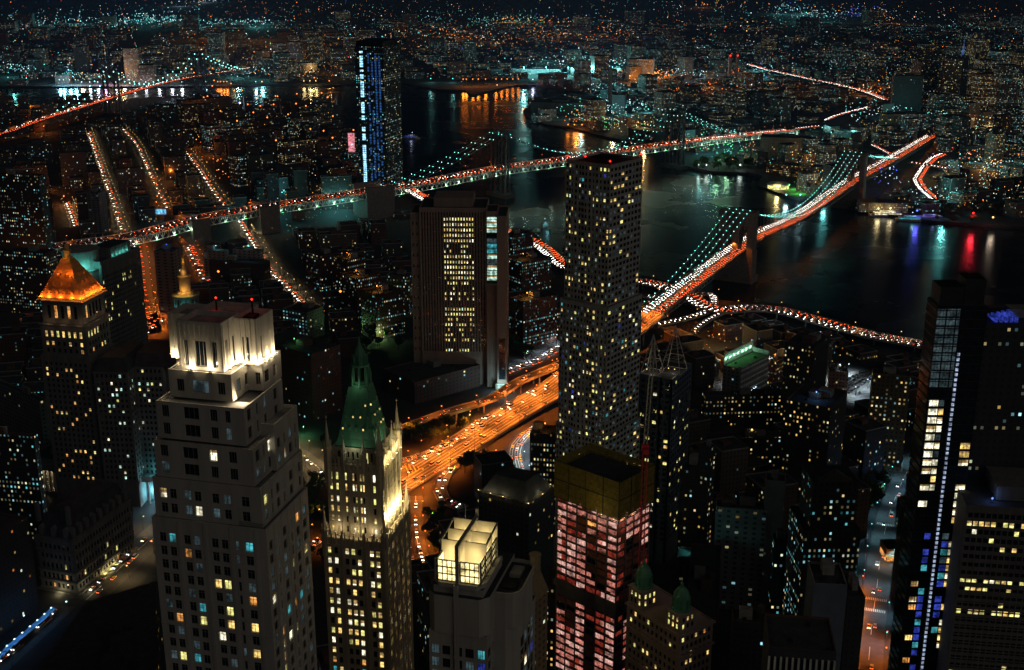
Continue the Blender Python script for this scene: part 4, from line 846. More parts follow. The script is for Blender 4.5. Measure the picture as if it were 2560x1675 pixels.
def construction_tower():
    B = Bld('unfinished_tower', 'unfinished concrete tower glowing pink behind sheeting under yellow netting', 'construction', (47.7, 500), 42)
    wl, wr = 36.0, 25.0; fl = MB(); co = MB(); sh = MB(); z = 8.0; n = 0; fh = 3.75; MS = ['pink', 'pinkw', 'redd', 'orange', 'rust', 'dark']
    while z < 133:
        mech = 82 < z < 89; fl.prism(B.poly(0, wl, 0, wr), z, z + .35, 0, bottom=True)
        if mech: fl.prism(B.poly(.1, wl - .1, .1, wr - .1), z + .35, z + fh, 0)
        else:
            for f, nn in ((0, 6), (1, 4)):
                for i in range(nn):
                    l = wl if f == 0 else wr; u0, u1 = l * i / nn + .35, l * (i + 1) / nn - .35; m2 = (u0 + u1) / 2
                    # bays closer to the street side are lit; the hoist side stays dark
                    nv = noise.noise((i * .55 + f * 9, z * .045, 3.1)); bright = (f == 0 and not (i == 3 and (30 < z < 80 or 96 < z < 118)) and not (i == 4 and 92 < z < 112) and nv > -.38) or (f == 1 and (z > 118 or nv > .25))
                    kk = (pick(dict(pink=3, pinkw=3)) if nv > -.05 else pick(dict(pink=4, redd=2, pinkw=1, orange=.4))) if bright else pick(dict(redd=.6, rust=2, dark=1.6))
                    for a, b in ((u0, m2 - .06), (m2 + .06, u1)):
                        k = kk if RND() < .85 else pick(dict(pink=2, redd=2, rust=1)); mi = MS.index(k); dp = .5
                        if f == 0: q = [B.pt(wl - a, dp), B.pt(wl - b, dp)]
                        else: q = [B.pt(dp, a), B.pt(dp, b)]
                        zt = z + fh - U(.75, 1.0); sh.face([(*q[0], z + .36), (*q[1], z + .36), (*q[1], zt), (*q[0], zt)], mi)
                        # safety rail and netting at the edge
                        if RND() < .5:
                            if f == 0: q = [B.pt(wl - a, .08), B.pt(wl - b, .08)]
                            else: q = [B.pt(.08, a), B.pt(.08, b)]
                            sh.face([(*q[0], z + .36), (*q[1], z + .36), (*q[1], z + U(.9, 1.5)), (*q[0], z + U(.9, 1.5))], 4)
        z += fh; n += 1
    for i in range(7): co.prism(B.poly(wl * i / 6 * .985, wl * i / 6 * .985 + .5, -.12, .5), 4, z, 0)
    for i in range(5): co.prism(B.poly(-.12, .5, wr * i / 4 * .975, wr * i / 4 * .975 + .5), 4, z, 0)
    co.prism(B.poly(6, wl - 6, 6, wr - 3), 4, z, 0)
    B.put('floor_slab', fl, M_['slab']); B.put('column_frame', co, M_['slab'])
    B.put('sheeting', sh, [E_['pink'], E_['pinkw'], E_['redd'], E_['orange'], M_['rust'], M_['darkglass']], kind='stuff')
    nt = MB(); zn0, zn1 = z - 1.5, z + 17
    for (a0, b0), (a1, b1) in (((wl + .9, -.9), (-.9, -.9)), ((-.9, -.9), (-.9, wr + .9)), ((-.9, wr + .9), (wl + .9, wr + .9)), ((wl + .9, wr + .9), (wl + .9, -.9))):
        N = 12
        for k in range(N):
            t0, t1 = k / N, (k + 1) / N
            for j in range(6):
                q0, q1 = zn0 + (zn1 - zn0) * j / 6, zn0 + (zn1 - zn0) * (j + 1) / 6 - .12; o = lambda t, zz: .18 * math.sin(t * 40 + zz)
                p = B.pt(a0 + (a1 - a0) * t0, b0 + (b1 - b0) * t0); r = B.pt(a0 + (a1 - a0) * t1, b0 + (b1 - b0) * t1); d = U(-.15, .15)
                nt.face([(p[0] + d, p[1] - d, q0), (r[0] + d, r[1] - d, q0), (r[0], r[1], q1), (p[0], p[1], q1)], 0)
    B.put('safety_netting', nt, M_['net']); st = MB()
    for a in (-1, 8, 18, 28, 37): st.bar(B.pt(a, -1.1, zn0 - 1), B.pt(a, -1.1, zn1 + 1.5), .25)
    for b in (8, 17, 26): st.bar(B.pt(-1.1, b, zn0 - 1), B.pt(-1.1, b, zn1 + 1.5), .25)
    for zz in (zn0, (zn0 + zn1) / 2, zn1): st.bar(B.pt(37, -1.15, zz), B.pt(-1, -1.15, zz), .22); st.bar(B.pt(-1.15, -1, zz), B.pt(-1.15, 26, zz), .22)
    B.put('scaffold', st, M_['darkmetal']); B.box('deck_top', M_['roof'], 1, wl - 1, 1, wr - 1, z, z + 13)
    for a, b in ((2, -.5), (9, -.5), (-.5, 4), (-.5, 12)):
        B.part('work_lamp', E_['l_warm'], lambda mb: mb.octa(*B.pt(a, b), zn0 - .6, .35)); light('POINT', B.pt(a - .4, b - .8, zn0 - 1.6), 300, (1, .75, .5), B.root, .5)
    light('POINT', B.pt(10, -9, zn0 + 3), 500, (1, .8, .35), B.root, 2)
    # hoist mast with a crane boom
    C = thing('tower_crane', 'red and grey lattice crane boom leaning beside the unfinished tower', 'crane', B.pt(-5, 12, 4))
    def lat(mb, p, q, w, seg, m=0):
        p, q = Vector(p), Vector(q); d = (q - p).normalized(); r = d.cross(Vector((0, 1, .2))).normalized() * w / 2; t = r.cross(d).normalized() * w / 2; c = [r + t, -r + t, -r - t, r - t]; n_ = int((q - p).length / seg)
        for k in range(4): mb.bar(p + c[k], q + c[k], .22, m=m)
        for s_ in range(n_):
            a, b = p + (q - p) * s_ / n_, p + (q - p) * (s_ + 1) / n_
            for k in range(4): mb.bar(a + c[k], b + c[(k + 1) % 4], .12, m=m)
    base = Vector(C.location); m1 = MB(); lat(m1, Vector(B.pt(-5, 12, 4)) - base, Vector(B.pt(-5, 12, 168)) - base, 2.2, 3); m1.build('mast', M_['red'], C)
    m2 = MB(); lat(m2, Vector(B.pt(-5, 12, 168)) - base, Vector((62, 510, 214)) - base, 1.5, 2.4); m2.build('boom', M_['steel'], C)
    m3 = MB(); m3.box(-1.6, 1.6, -1.6, 1.6, 160, 164); m3.box(-1.2, 1.2, -4, -1.6, 160.5, 163); m3.build('cab', M_['red'], C)
    return B
def braced_tower():
    B = Bld('braced_tower', 'dark blue-grey tower with X bracing and open pyramid frames on its roof', 'tower', (97, 697), 28)
    kf = prob(dark=14, yellow=1.6, warm=.8, white=.4)
    B.tier(0, 22, 0, 34, 4, 130, cols_even(5, 22, 2.6, 1), cols_even(8, 34, 2.6, 1), rows_even(20, 128, 3.7, 2.2), kf, style=1, par=1.4)
    br = MB()
    for z0, z1 in ((96, 116), (36, 56)):
        for a0, a1 in ((.5, 7.5), (7.5, 14.5), (14.5, 21.5)): br.bar(B.pt(a0, -.4, z0), B.pt(a1, -.4, z1), .8); br.bar(B.pt(a1, -.4, z0), B.pt(a0, -.4, z1), .8)
        for a in (.5, 7.5, 14.5, 21.5): br.bar(B.pt(a, -.4, 6), B.pt(a, -.4, 130), 1.0)
        for z in (z0, z1): br.bar(B.pt(0, -.4, z), B.pt(22, -.4, z), .7)
        for b0, b1 in ((1, 12), (12, 23), (23, 33)): br.bar(B.pt(-.4, b0, z0), B.pt(-.4, b1, z1), .7); br.bar(B.pt(-.4, b1, z0), B.pt(-.4, b0, z1), .7)
    B.put('cross_bracing', br, M_['bluesteel'])
    for a, b, s_, h in ((16, 7, 5.5, 24), (5, 15, 6.5, 29)):
        m = MB(); ap = B.pt(a, b, 130 + h)
        for da, db in ((-1, -1), (-1, 1), (1, 1), (1, -1)): m.bar(B.pt(a + da * s_, b + db * s_, 130), ap, .4)
        for t in (.0, .32, .6):
            P = [B.pt(a + da * s_ * (1 - t), b + db * s_ * (1 - t), 130 + h * t) for da, db in ((-1, -1), (-1, 1), (1, 1), (1, -1))]
            for i in range(4): m.bar(P[i], P[(i + 1) % 4], .25)
        B.put('pyramid_frame', m, M_['steel'])
        for k in (-1, 1): B.part('roof_lamp', E_['l_warm'], lambda mb: mb.octa(*B.pt(a + k * 2, b - 4), 132.5, .35))
        light('POINT', B.pt(a, b, 133), 500, (1, .85, .6), B.root, .5)
    B.finish([M_['bluesteel'], M_['roof']]); return B
def glass_tower():
    B = Bld('glass_tower', 'near black glass skyscraper at right with vertical string of white lights', 'tower', (180.5, 499), 1)
    wl, wr = -21.5, 27
    # here the front face runs right of the near corner
    def fp(a): return B.pt(-a, 0)
    z0, zt = 4, 234; fh = 4.0
    sk = MB(); sk.prism([B.pt(0, 0), B.pt(-21.5, 0), B.pt(-21.5, 14), B.pt(0, 14)], 4, zt, 0, 1); B.put('glass_skin', sk, [M_['curtain'], M_['roof']])
    cr = MB(); cr.prism([B.pt(-1, 1), B.pt(-11, 1), B.pt(-11, 13), B.pt(-1, 13)], zt, 242, 0); cr.prism([B.pt(-12, 3), B.pt(-20.5, 3), B.pt(-20.5, 13.5), B.pt(-12, 13.5)], zt, 245, 0); cr.bar(B.pt(-14, 6, 245), B.pt(-14, 6, 249), .3); cr.bar(B.pt(-3, 6, 242), B.pt(-3, 6, 247), .25)
    B.put('crown', cr, M_['darkmetal'])
    mu = MB(); z = 8.0
    while z < zt:
        mu.bar(B.pt(0, -.12, z), B.pt(-21.5, -.12, z), .25, .35); mu.bar(B.pt(.12, 0, z), B.pt(.12, 14, z), .3, .5); z += fh
    for a in (0, 4.2, 8.4, 10.2, 12, 16.5, 21.4): mu.bar(fp(a) [:2] + (4,), fp(a)[:2] + (zt,), .22)
    B.put('mullions', mu, M_['darkmetal'])
    ang = math.atan2(0, 1) - B.th; ang = math.atan2(-B.L[1], -B.L[0]); Wn = B.wins; z = 12.0; n = 0
    while z < 200:
        f = (z - 12) / 188
        # the left bay is brightest near the top, the right bay in the middle
        if f > .66 and f < .94 and RND() < .85: Wn.add((*B.pt(-3.0, -.05), z + .4), ang, 4.0, 3, 'white', 2)
        if f > .72 and f < .94: Wn.add((*B.pt(-6.4, -.05), z + .4), ang, 2.4, 3, pick(dict(white=2, warm=1, dim=1)), 1)
        if .28 < f < .86 and RND() < .62: Wn.add((*B.pt(-18.8, -.05), z + .4), ang, 4.4, 3, pick(dict(white=3, warm=2)), 2)
        if f <= .55 and RND() < .42: Wn.add((*B.pt(-3.4, -.05), z + .4), ang, 3.4, 2.8, pick(dict(warm=2, white=2, orange=1, teal=.5)), 2)
        if .15 < f < .6 and RND() < .75: Wn.add((*B.pt(-6.8, -.05), z + .4), ang, 2.6, 3, pick(dict(blue=3, teal=1)), 9)  # bluish panes glow in place of reflections in the glass
        if .3 < f < .6 and RND() < .8: Wn.add((*B.pt(-15, -.05), z + .4), ang, 3, 3, pick(dict(blue=3, teal=2, dim=1)), 9)  # more glowing panes standing for blue reflections
        z += fh; n += 1
    for k in range(9):
        for a, w in ((2.1, 4), (6.3, 4), (9.3, 1.6)): Wn.add((*B.pt(-a, -.05), 197 + k * 4 + .3), ang, w - .2, 3.5, 'dim', 2)
    st = MB(); z = 14.0
    while z < 212: st.box(*sorted((B.pt(-10.6, -.3)[0], B.pt(-11.7, -.3)[0])), B.pt(-11, -.5)[1], B.pt(-11, -.32)[1], z, z + 1.3); z += 2.3
    B.put('light_string', st, emit('string_light', (.6, .72, 1), .55, True)); Wn.finish(B.root); return B
def banded_slab():
    B = Bld('banded_office_slab', 'broad dark office slab with continuous bands of yellow lit windows at lower right corner', 'office', (266, 470), 8)
    rl = {4: .75, 9: 1, 10: .15, 14: .7, 15: .12, 20: .25, 21: .9, 2: .2, 26: .4}
    B.C = tuple(at(2416, 1262, 150)[:2])
    cols = [(2.2 + i * 2.5, 1.9) for i in range(24)]; n = 0
    def kf(ci, ri, nc, nr, z):
        r = nr - 1 - ri; p = {1: .85, 2: .15, 4: .3, 7: .1, 8: .8, 9: .35, 11: .1, 12: .85, 15: .06, 19: .12, 20: .95, 24: .2}.get(r, .015)
        return pick(dict(yellow=3, warm=2, white=1)) if RND() < p else 'dark'
    P = [B.pt(0, 0), B.pt(-62, 0), B.pt(-62, 40), B.pt(0, 40)]
    facade(B.w, P[0], P[1], 4, 150, cols, rows_even(30, 149, 3.9, 2.3), B.wins, kf, 0, .3, 9)
    B.w.face([(*P[3], 4), (*P[0], 4), (*P[0], 150), (*P[3], 150)], 0); B.w.face([(*p, 149) for p in P], 1)
    for z in range(33, 150, 4): B.w.prism([B.pt(0, -.35), B.pt(-62, -.35), B.pt(-62, 0), B.pt(0, 0)], z - 2.2, z - 1.7, 0, bottom=True)
    B.part('roof_plant', M_['granite'], lambda mb: mb.prism([B.pt(-14, 8), B.pt(-50, 8), B.pt(-50, 30), B.pt(-14, 30)], 149.5, 156))
    B.part('blue_roof_lamp', E_['l_blue'], lambda mb: mb.octa(*B.pt(-12, 6), 151, .6)); light('POINT', B.pt(-12, 6, 152.5), 300, (.2, .4, 1), B.root)
    B.finish([M_['granite'], M_['roof']]); return B
def pyramid_courthouse():
    C = at(205, 752, 152); B = Bld('pyramid_courthouse', 'granite courthouse tower with floodlit orange pyramid roof', 'courthouse', C[:2], 12)
    k1 = prob(dark=8, warm=1.4, orange=1, yellow=.4)
    w = 33.0; d = 30.0
    B.tier(-2, w + 2, -2, d + 2, 4, 112, cols_even(9, w + 4, 1.7, 2), cols_even(8, d + 4, 1.7, 2), rows_even(20, 108, 4, 2.3), prob(dark=16, warm=1, orange=1.2, yellow=.4), style=1)
    B.tier(-.5, w + .5, -.5, d + .5, 112, 134, cols_even(7, w + 1, 2, 2), cols_even(7, d + 1, 2, 2), [(114, 117), (119, 122), (125, 129.5)], lambda ci, ri, nc, nr, z: pick(dict(yellow=5, warm=2, dark=1.5)) if ri == 2 else k1(), style=1)
    B.tier(1.2, w - 1.2, 1.2, d - 1.2, 134, 152, cols_even(5, w - 2.4, 2.4, 3), cols_even(5, d - 2.4, 2.4, 3), [(138, 147)], prob(dark=1.0, orange=.4), style=1)
    for z in (112, 134, 150.5): B.w.prism(B.poly(-1.2, w + 1.2, -1.2, d + 1.2), z - .6, z + .6, 0, bottom=True)
    for t in (3.5, 15, 26.5): light('POINT', B.pt(t, -3, 136), 160, (1, .6, .3), B.root, .4); light('POINT', B.pt(-3, t, 136), 120, (1, .6, .3), B.root, .4)
    r = MB(); m = w / 2; sq = lambda h, hd: [B.pt(m - h, d / 2 - hd), B.pt(m - h, d / 2 + hd), B.pt(m + h, d / 2 + hd), B.pt(m + h, d / 2 - hd)]
    z0, z1 = 152.6, 177
    N = 8
    for k in range(N):
        t0, t1 = k / N, (k + 1) / N; h0 = 15.6 - 12.8 * t0; h1 = 15.6 - 12.8 * t1; r.frustum(sq(h0, h0 * .92), sq(h1 + .25, (h1 + .25) * .92), z0 + (z1 - z0) * t0, z0 + (z1 - z0) * t1, 0, top=True)
    for sa, sb in ((-1, -1), (-1, 1), (1, -1), (1, 1)): r.bar(B.pt(m + sa * 15.5, d / 2 + sb * 14.3, z0), B.pt(m + sa * 2.9, d / 2 + sb * 2.7, z1), .8)
    for k, (tt, n_) in enumerate(((.12, 4), (.34, 3), (.56, 2))):
        h = 15.6 - 12.8 * tt; z = z0 + (z1 - z0) * tt
        for i in range(n_):
            u = ((i + .5) / n_ * 2 - 1) * h * .8
            for q in (B.pt(m + u, d / 2 - h * .92), B.pt(m - h, d / 2 + u * .92)): r.prism([(q[0] - .8, q[1] - .8), (q[0] + .8, q[1] - .8), (q[0] + .8, q[1] + .8), (q[0] - .8, q[1] + .8)], z - .5, z + 2.1, 0)
    B.put('pyramid_roof', r, mat('gilded_tile', (.42, .19, .05), .6, scale=.9, var=.35, bump=.2)); x, y = B.pt(m, d / 2)
    l = MB(); l.lathe(x, y, [(3.6, 177), (3.6, 178), (2.2, 178.2), (2.2, 182), (2.9, 182.2), (2.9, 182.8), (1.6, 183), (1.4, 185.5), (.4, 187), (0, 191)], 8); B.put('roof_lantern', l, mat('gilded_lantern', (.5, .3, .1), .5))
    for a in (1.5, 8, 16.5, 25, 31.5):
        B.flood(a, -.6, 152.8, 1900, (1, .27, .03), .4, em='l_amber')
    for b in (1.5, 9, 15, 21, 28.5): B.flood(-.6, b, 152.8, 1900, (1, .27, .03), .4, em='l_amber')
    for a, b in ((12, 9), (20, 9), (10, 14)): light('POINT', B.pt(m + (a - 16.5) * .9, d / 2 - 9.5, 169), 520, (1, .27, .03), B.root, .5)
    light('POINT', B.pt(m, d / 2 - 6, 179), 300, (1, .45, .08), B.root, .5)
    B.finish([M_['granite'], M_['roof']]); return B
def crown_courthouse():
    C = at(252, 668, 128); B = Bld('ribbed_courthouse', 'tall dark ribbed courthouse slab with teal lit top behind the orange pyramid', 'courthouse', C[:2], -8)
    p0 = at(250, 655, 125); p1 = at(348, 617, 125); dx, dy = p1[0] - p0[0], p1[1] - p0[1]; W_ = math.hypot(dx, dy); B.C = p0[:2]; B.R = (dx / W_, dy / W_); B.L = (-B.R[1], B.R[0]); B.th = math.atan2(B.R[0], B.R[1])
    P = B.poly(0, 26, 0, W_)
    kf = lambda ci, ri, nc, nr, z: pick(dict(yellow=1, dark=9)) if 60 < z < 112 else 'dark'
    facade(B.w, P[0], P[1], 4, 125, cols_even(20, W_, 1.6, 1), rows_even(16, 116, 4.2, 2.6), B.wins, kf, 0, .5, 9); facade(B.w, P[3], P[0], 4, 125, cols_even(6, 26, 1.6, 1), rows_even(16, 116, 4.2, 2.6), B.wins, prob(dark=1), 0, .5, 9)
    for i in (1, 2): B.w.face([(*P[i], 4), (*P[(i + 1) % 4], 4), (*P[(i + 1) % 4], 125), (*P[i], 125)], 0)
    for i in range(21): B.w.prism(B.poly(-.5, .05, W_ * i / 20 * .985, W_ * i / 20 * .985 + .6), 6, 122, 0)
    B.cap(0, 26, 0, W_, 125); B.w.prism(B.poly(2, 20, W_ * .3, W_ * .82), 124, 133, 0, 1)
    for k in range(6): B.w.prism(B.poly(1.4, 2.1, W_ * (.31 + .085 * k), W_ * (.31 + .085 * k) + 1.2), 125, 132.4, 0)
    for k in range(5): light('POINT', B.pt(.9, W_ * (.36 + .09 * k), 126), 420, (.15, .9, .75), B.root, .4)
    B.finish([M_['granite'], M_['roof']])
    D = thing('drum_roofed_hall', 'round turret block with teal floodlit band behind the orange pyramid', 'building', at(205, 668, 118)); x, y, z = D.location; mb = MB(); mb.lathe(0, 0, [(19, 4 - z), (19, 0), (19.6, .2), (19.6, 1)], 24); mb.build('wall', M_['granite'], D)
    mb = MB(); mb.lathe(0, 0, [(15, 1), (15, 15), (16, 15.2), (16, 16.4), (0, 18)], 24); mb.build('drum', M_['concrete'], D)
    for k in range(5): light('POINT', (x - 14 + k * 7, y - 18.5 + abs(k - 2) * 1.5, z + 3), 2600, (.15, .95, .8), D, .5)
def municipal():
    C = at(318, 925, 106); B = Bld('municipal_block', 'long grey civic block with mansard roof and teal lit arched base beside the pale tower', 'office', C[:2], 4)
    kf = lambda ci, ri, nc, nr, z: pick(dict(cool=2, white=1.2, yellow=.4)) if RND() < (.55 if 88 < z < 93 else .2 if z > 74 else .09) else 'dark'
    rw = rows_even(24, 98, 4.1, 2.2) + [(100, 102.4)]
    for a0, a1, b0, nl in ((0, 24, 0, 7),): B.tier(a0, a1, b0, 44, 4, 104, cols_even(nl, a1 - a0, 1.6, 1), cols_even(10, 44, 1.6, 1), rw, kf, style=1)
    B.tier(-20, 0, 12, 44, 4, 104, cols_even(6, 20, 1.6, 1), [], rw, kf, style=1); B.tier(-40, -20, 18, 50, 4, 104, cols_even(6, 20, 1.6, 1), [], rw, kf, style=1)
    for z in (22, 74, 94, 103.4): B.w.prism(B.poly(-.6, 24.6, -.6, 44.4), z, z + .7, 0, bottom=True); B.w.prism(B.poly(-20, 0, 11.4, 12), z, z + .7, 0, bottom=True)
    m = MB(); m.frustum(B.poly(0, 24, 0, 44), B.poly(4, 20, 5, 40), 104.2, 113, 0); m.frustum(B.poly(-40, 0.5, 12.4, 50), B.poly(-38, -1, 17, 46), 104.2, 113, 0); B.put('mansard_roof', m, M_['roof'])
    # colonnade with a lit vault
    for k in range(6): x, y = B.pt(-4 - k * 4.6, 7); B.part('column', M_['granite'], lambda mb: mb.lathe(x, y, [(1.3, 4), (1, 5), (.9, 20), (1.3, 21)], 10))
    B.box('entablature', M_['granite'], -32, 0, 5.4, 12, 21, 25); 
    for k in range(4): light('POINT', B.pt(-5 - k * 6, 9.5, 12), 5200, (.2, .8, 1), B.root, .8)
    light('POINT', B.pt(-10, 6, 28), 1800, (.15, .8, .9), B.root, .6); light('POINT', B.pt(-16, 1, 9), 9000, (.75, .9, 1), B.root, 1)
    # central tower: colonnaded drum and gilded statue
    t = atY(465, 745, 812); B.part('tower_base', M_['granite'], lambda mb: mb.prism([(t[0] - 10, 802), (t[0] + 10, 802), (t[0] + 10, 824), (t[0] - 10, 824)], 104, 138))
    x, y = t[0], 812
    B.part('colonnade_drum', M_['granite'], lambda mb: [mb.lathe(x, y, [(9, 138), (9, 139)], 20), mb.lathe(x, y, [(5.4, 139), (5.4, 149)], 16), mb.lathe(x, y, [(9, 149), (9.4, 151), (6, 151.4)], 20)] + [mb.lathe(x + 8 * math.cos(k * .45), y + 8 * math.sin(k * .45), [(.7, 139), (.6, 149)], 7) for k in range(14)])
    B.part('upper_drum', M_['pink'], lambda mb: (mb.lathe(x, y, [(5.5, 151.3), (5.5, 153), (3.9, 153.2), (3.9, 163), (4.6, 163.2), (4.6, 164), (2.6, 164.2), (2.4, 168), (1.0, 170), (.8, 172)], 14)))
    B.part('statue', M_['gold'], lambda mb: (mb.lathe(x, y, [(.9, 172), (1.2, 173), (.85, 175), (1.1, 176.6), (.4, 177.3), (.5, 178), (0, 178.6)], 8), mb.bar((x, y, 176.6), (x + 1.4, y, 179), .35), mb.bar((x, y, 176), (x - 1.2, y, 177.2), .3)))
    for k in (-1, 0, 1): light('POINT', (x + k * 5, y - 8.8, 141), 900, (.15, .9, .8), B.root, .4); light('POINT', (x + k * 4, y - 6.5, 154), 800, (1, .6, .1), B.root, .4)
    light('POINT', (x, y - 5, 167), 700, (1, .6, .12), B.root, .4); light('POINT', (x + 1, y - 4, 174), 200, (1, .65, .15), B.root, .3)
    B.finish([M_['granite'], M_['roof']]); return B
def mansard_hall():
    C = at(195, 1484, 4); B = Bld('mansard_hall', 'ornate grey stone courthouse with steep dark mansard roof and dormers at lower left', 'courthouse', C[:2], 52)
    e = at(338, 1372, 4); f = at(103, 1470, 4); dx, dy = e[0] - C[0], e[1] - C[1]; W_ = math.hypot(dx, dy); B.R = (dx / W_, dy / W_); B.L = (-B.R[1], B.R[0]); wl = math.hypot(f[0] - C[0], f[1] - C[1]); B.th = math.atan2(B.R[0], B.R[1])
    kf = lambda ci, ri, nc, nr, z: pick(dict(dark=14, orange=1, yellow=.7)) if z < 16 else pick(dict(dark=60, yellow=1))
    B.tier(0, wl, 0, W_, 4, 40, cols_even(7, wl, 1.7, 2), cols_even(19, W_, 1.7, 2), [(6, 9), (12, 15.5), (19, 22.5), (25.5, 28.5), (32, 35)], kf, style=1)
    for z in (10.5, 17, 30.4, 38.4): B.w.prism(B.poly(-.7, wl + .7, -.7, W_ + .7), z, z + .8, 0, bottom=True)
    for i in range(20): B.w.prism(B.poly(-.45, .02, W_ * i / 20 + .5, W_ * i / 20 + 1.2), 17, 30.4, 0)
    for i in range(8): B.w.prism(B.poly(wl * i / 8 + .4, wl * i / 8 + 1.1, -.45, .02), 17, 30.4, 0)
    m = MB(); m.frustum(B.poly(.3, wl - .3, .3, W_ - .3), B.poly(5.5, wl - 5.5, 5.5, W_ - 5.5), 40.2, 53, 0); m.frustum(B.poly(5.5, wl - 5.5, 5.5, W_ - 5.5), B.poly(wl * .4, wl * .6, wl * .4, W_ - wl * .4), 53, 57, 0)
    B.put('mansard_roof', m, M_['roof'])
    for i in range(9):
        b = W_ * (i + .5) / 9; B.part('dormer', M_['granite'], lambda mb: (mb.prism(B.poly(.2, 3.4, b - 1.4, b + 1.4), 40.4, 45.4, 0), mb.frustum(B.poly(0, 3.6, b - 1.7, b + 1.7), B.poly(.2, 3.6, b - .05, b + .05), 45.4, 47.2, 0)))
    for i in range(3):
        a = wl * (i + .5) / 3; B.part('dormer', M_['granite'], lambda mb: (mb.prism(B.poly(a - 1.4, a + 1.4, .2, 3.4), 40.4, 45.4, 0), mb.frustum(B.poly(a - 1.7, a + 1.7, 0, 3.6), B.poly(a - .05, a + .05, .2, 3.6), 45.4, 47.2, 0)))
    for a, b in ((2, 2), (2, W_ - 3), (wl - 2.5, 2)): B.part('chimney', M_['granite'], lambda mb: mb.prism(B.poly(a, a + 2, b, b + 2.5), 48, 60))
    for i in range(4):
        b = W_ * (.42 + .1 * i); B.flood(-1.8, b, 4.2, 800, (1, .82, .3), .4)
    light('POINT', B.pt(wl * .4, -4, 6), 900, (1, .85, .45), B.root, .6); light('POINT', B.pt(-5, 5, 7), 500, (1, .85, .45), B.root, .6)
    B.w.prism(B.poly(-2.5, wl + 2, -2.5, W_ + 2), 4, 4.6, 0); B.finish([M_['granite'], M_['roof']]); return B
def cupola_tower():
    B = Bld('twin_cupola_tower', 'old stone office tower with twin green domed cupolas in front of the pink glow', 'office', (60, 446), 54)
    kf = prob(dark=13, warm=1, yellow=.8, orange=.4)
    wl, wr = 34, 20
    B.C = (71.5, 459)
    B.tier(0, wl, 0, wr, 4, 100, cols_even(11, wl, 1.5, 1.5), cols_even(7, wr, 1.5, 1), rows_even(12, 98, 3.9, 2.3), kf, style=1)
    for z in (72, 88, 98.6): B.w.prism(B.poly(-.8, wl + .8, -.8, wr + .8), z, z + .8, 0, bottom=True)
    for cx in (5, wl - 5):
        a, b = cx, 5; x, y = B.pt(a, b); P = B.poly(a - 4.6, a + 4.6, b - 4.6, b + 4.6); facade(B.w, P[3], P[0], 99, 108, cols_even(3, 9.2, 1.3, .8), [(101, 103.4), (104.4, 106.6)], B.wins, prob(yellow=3, warm=2, dark=1.5), 0, .4, 1); facade(B.w, P[0], P[1], 99, 108, cols_even(3, 9.2, 1.3, .8), [(101, 103.4), (104.4, 106.6)], B.wins, prob(yellow=2, warm=1, dark=2), 0, .4, 1)
        for i in (1, 2): B.w.face([(*P[i], 99), (*P[(i + 1) % 4], 99), (*P[(i + 1) % 4], 108), (*P[i], 108)], 0)
        B.w.face([(*p, 108) for p in P], 1); B.w.prism(B.poly(a - 5, a + 5, b - 5, b + 5), 107.6, 108.3, 0)
        m = MB(); m.lathe(x, y, [(4.2, 108.3), (4.3, 109.2), (3.6, 109.4)], 16); m.lathe(x, y, [(3.4, 109), (3.4, 113.5), (3.9, 113.7), (3.8, 114.3)] , 8); m.lathe(x, y, [(3.5, 114.3), (3.3, 115.6), (2.7, 117.1), (1.6, 118.3), (.7, 118.8), (.7, 120.4), (.3, 120.8), (0, 122.4)], 16)
        for k in range(8): t = math.pi / 4 * k; m.bar((x + 3.7 * math.cos(t), y + 3.7 * math.sin(t), 109.4), (x + 3.7 * math.cos(t), y + 3.7 * math.sin(t), 113.6), .5)
        B.put('cupola', m, M_['copper']); light('POINT', B.pt(a, b - 6.5, 110), 9, (.7, 1, .6), B.root, .5)
    B.finish([M_['brown'], M_['roof']]); return B
for f in (limestone_tower, gothic_tower, lantern_tower, rippled_tower, slit_tower, construction_tower, braced_tower, glass_tower, banded_slab, pyramid_courthouse, crown_courthouse, municipal, mansard_hall, cupola_tower): f()
# ------------------------------------------------------------------ the other buildings one can tell apart
FOOT = []       # footprints kept clear of the smaller buildings (also recorded for the landmarks)
def foot(cx, cy, r): FOOT.append((cx, cy, r))
for cx, cy, r in ((-80, 326, 34), (-54, 427, 32), (-10, 348, 30), (62, 695, 38), (-46, 1060, 58), (38, 440, 27), (95, 715, 34), (186, 512, 30), (-300, 812, 34), (-345, 1030, 50), (-265, 800, 48), (-262, 690, 50), (62, 452, 30), (290, 480, 40), (-220, 815, 26)): foot(cx, cy, r)
def solve_len(C, D, z, xt):
    lo, hi = 0.0, 400.0
    f = lambda l: proj(C[0] + D[0] * l, C[1] + D[1] * l, z)[0] - xt
    if f(0) * f(hi) > 0: return 12.0
    for _ in range(40):
        m = (lo + hi) / 2
        if f(lo) * f(m) <= 0: hi = m
        else: lo = m
    return lo
def fa(lit, bay, hue, tint, seed=None): return (lit, bay, hue, U(0, 999) if seed is None else seed, tint)
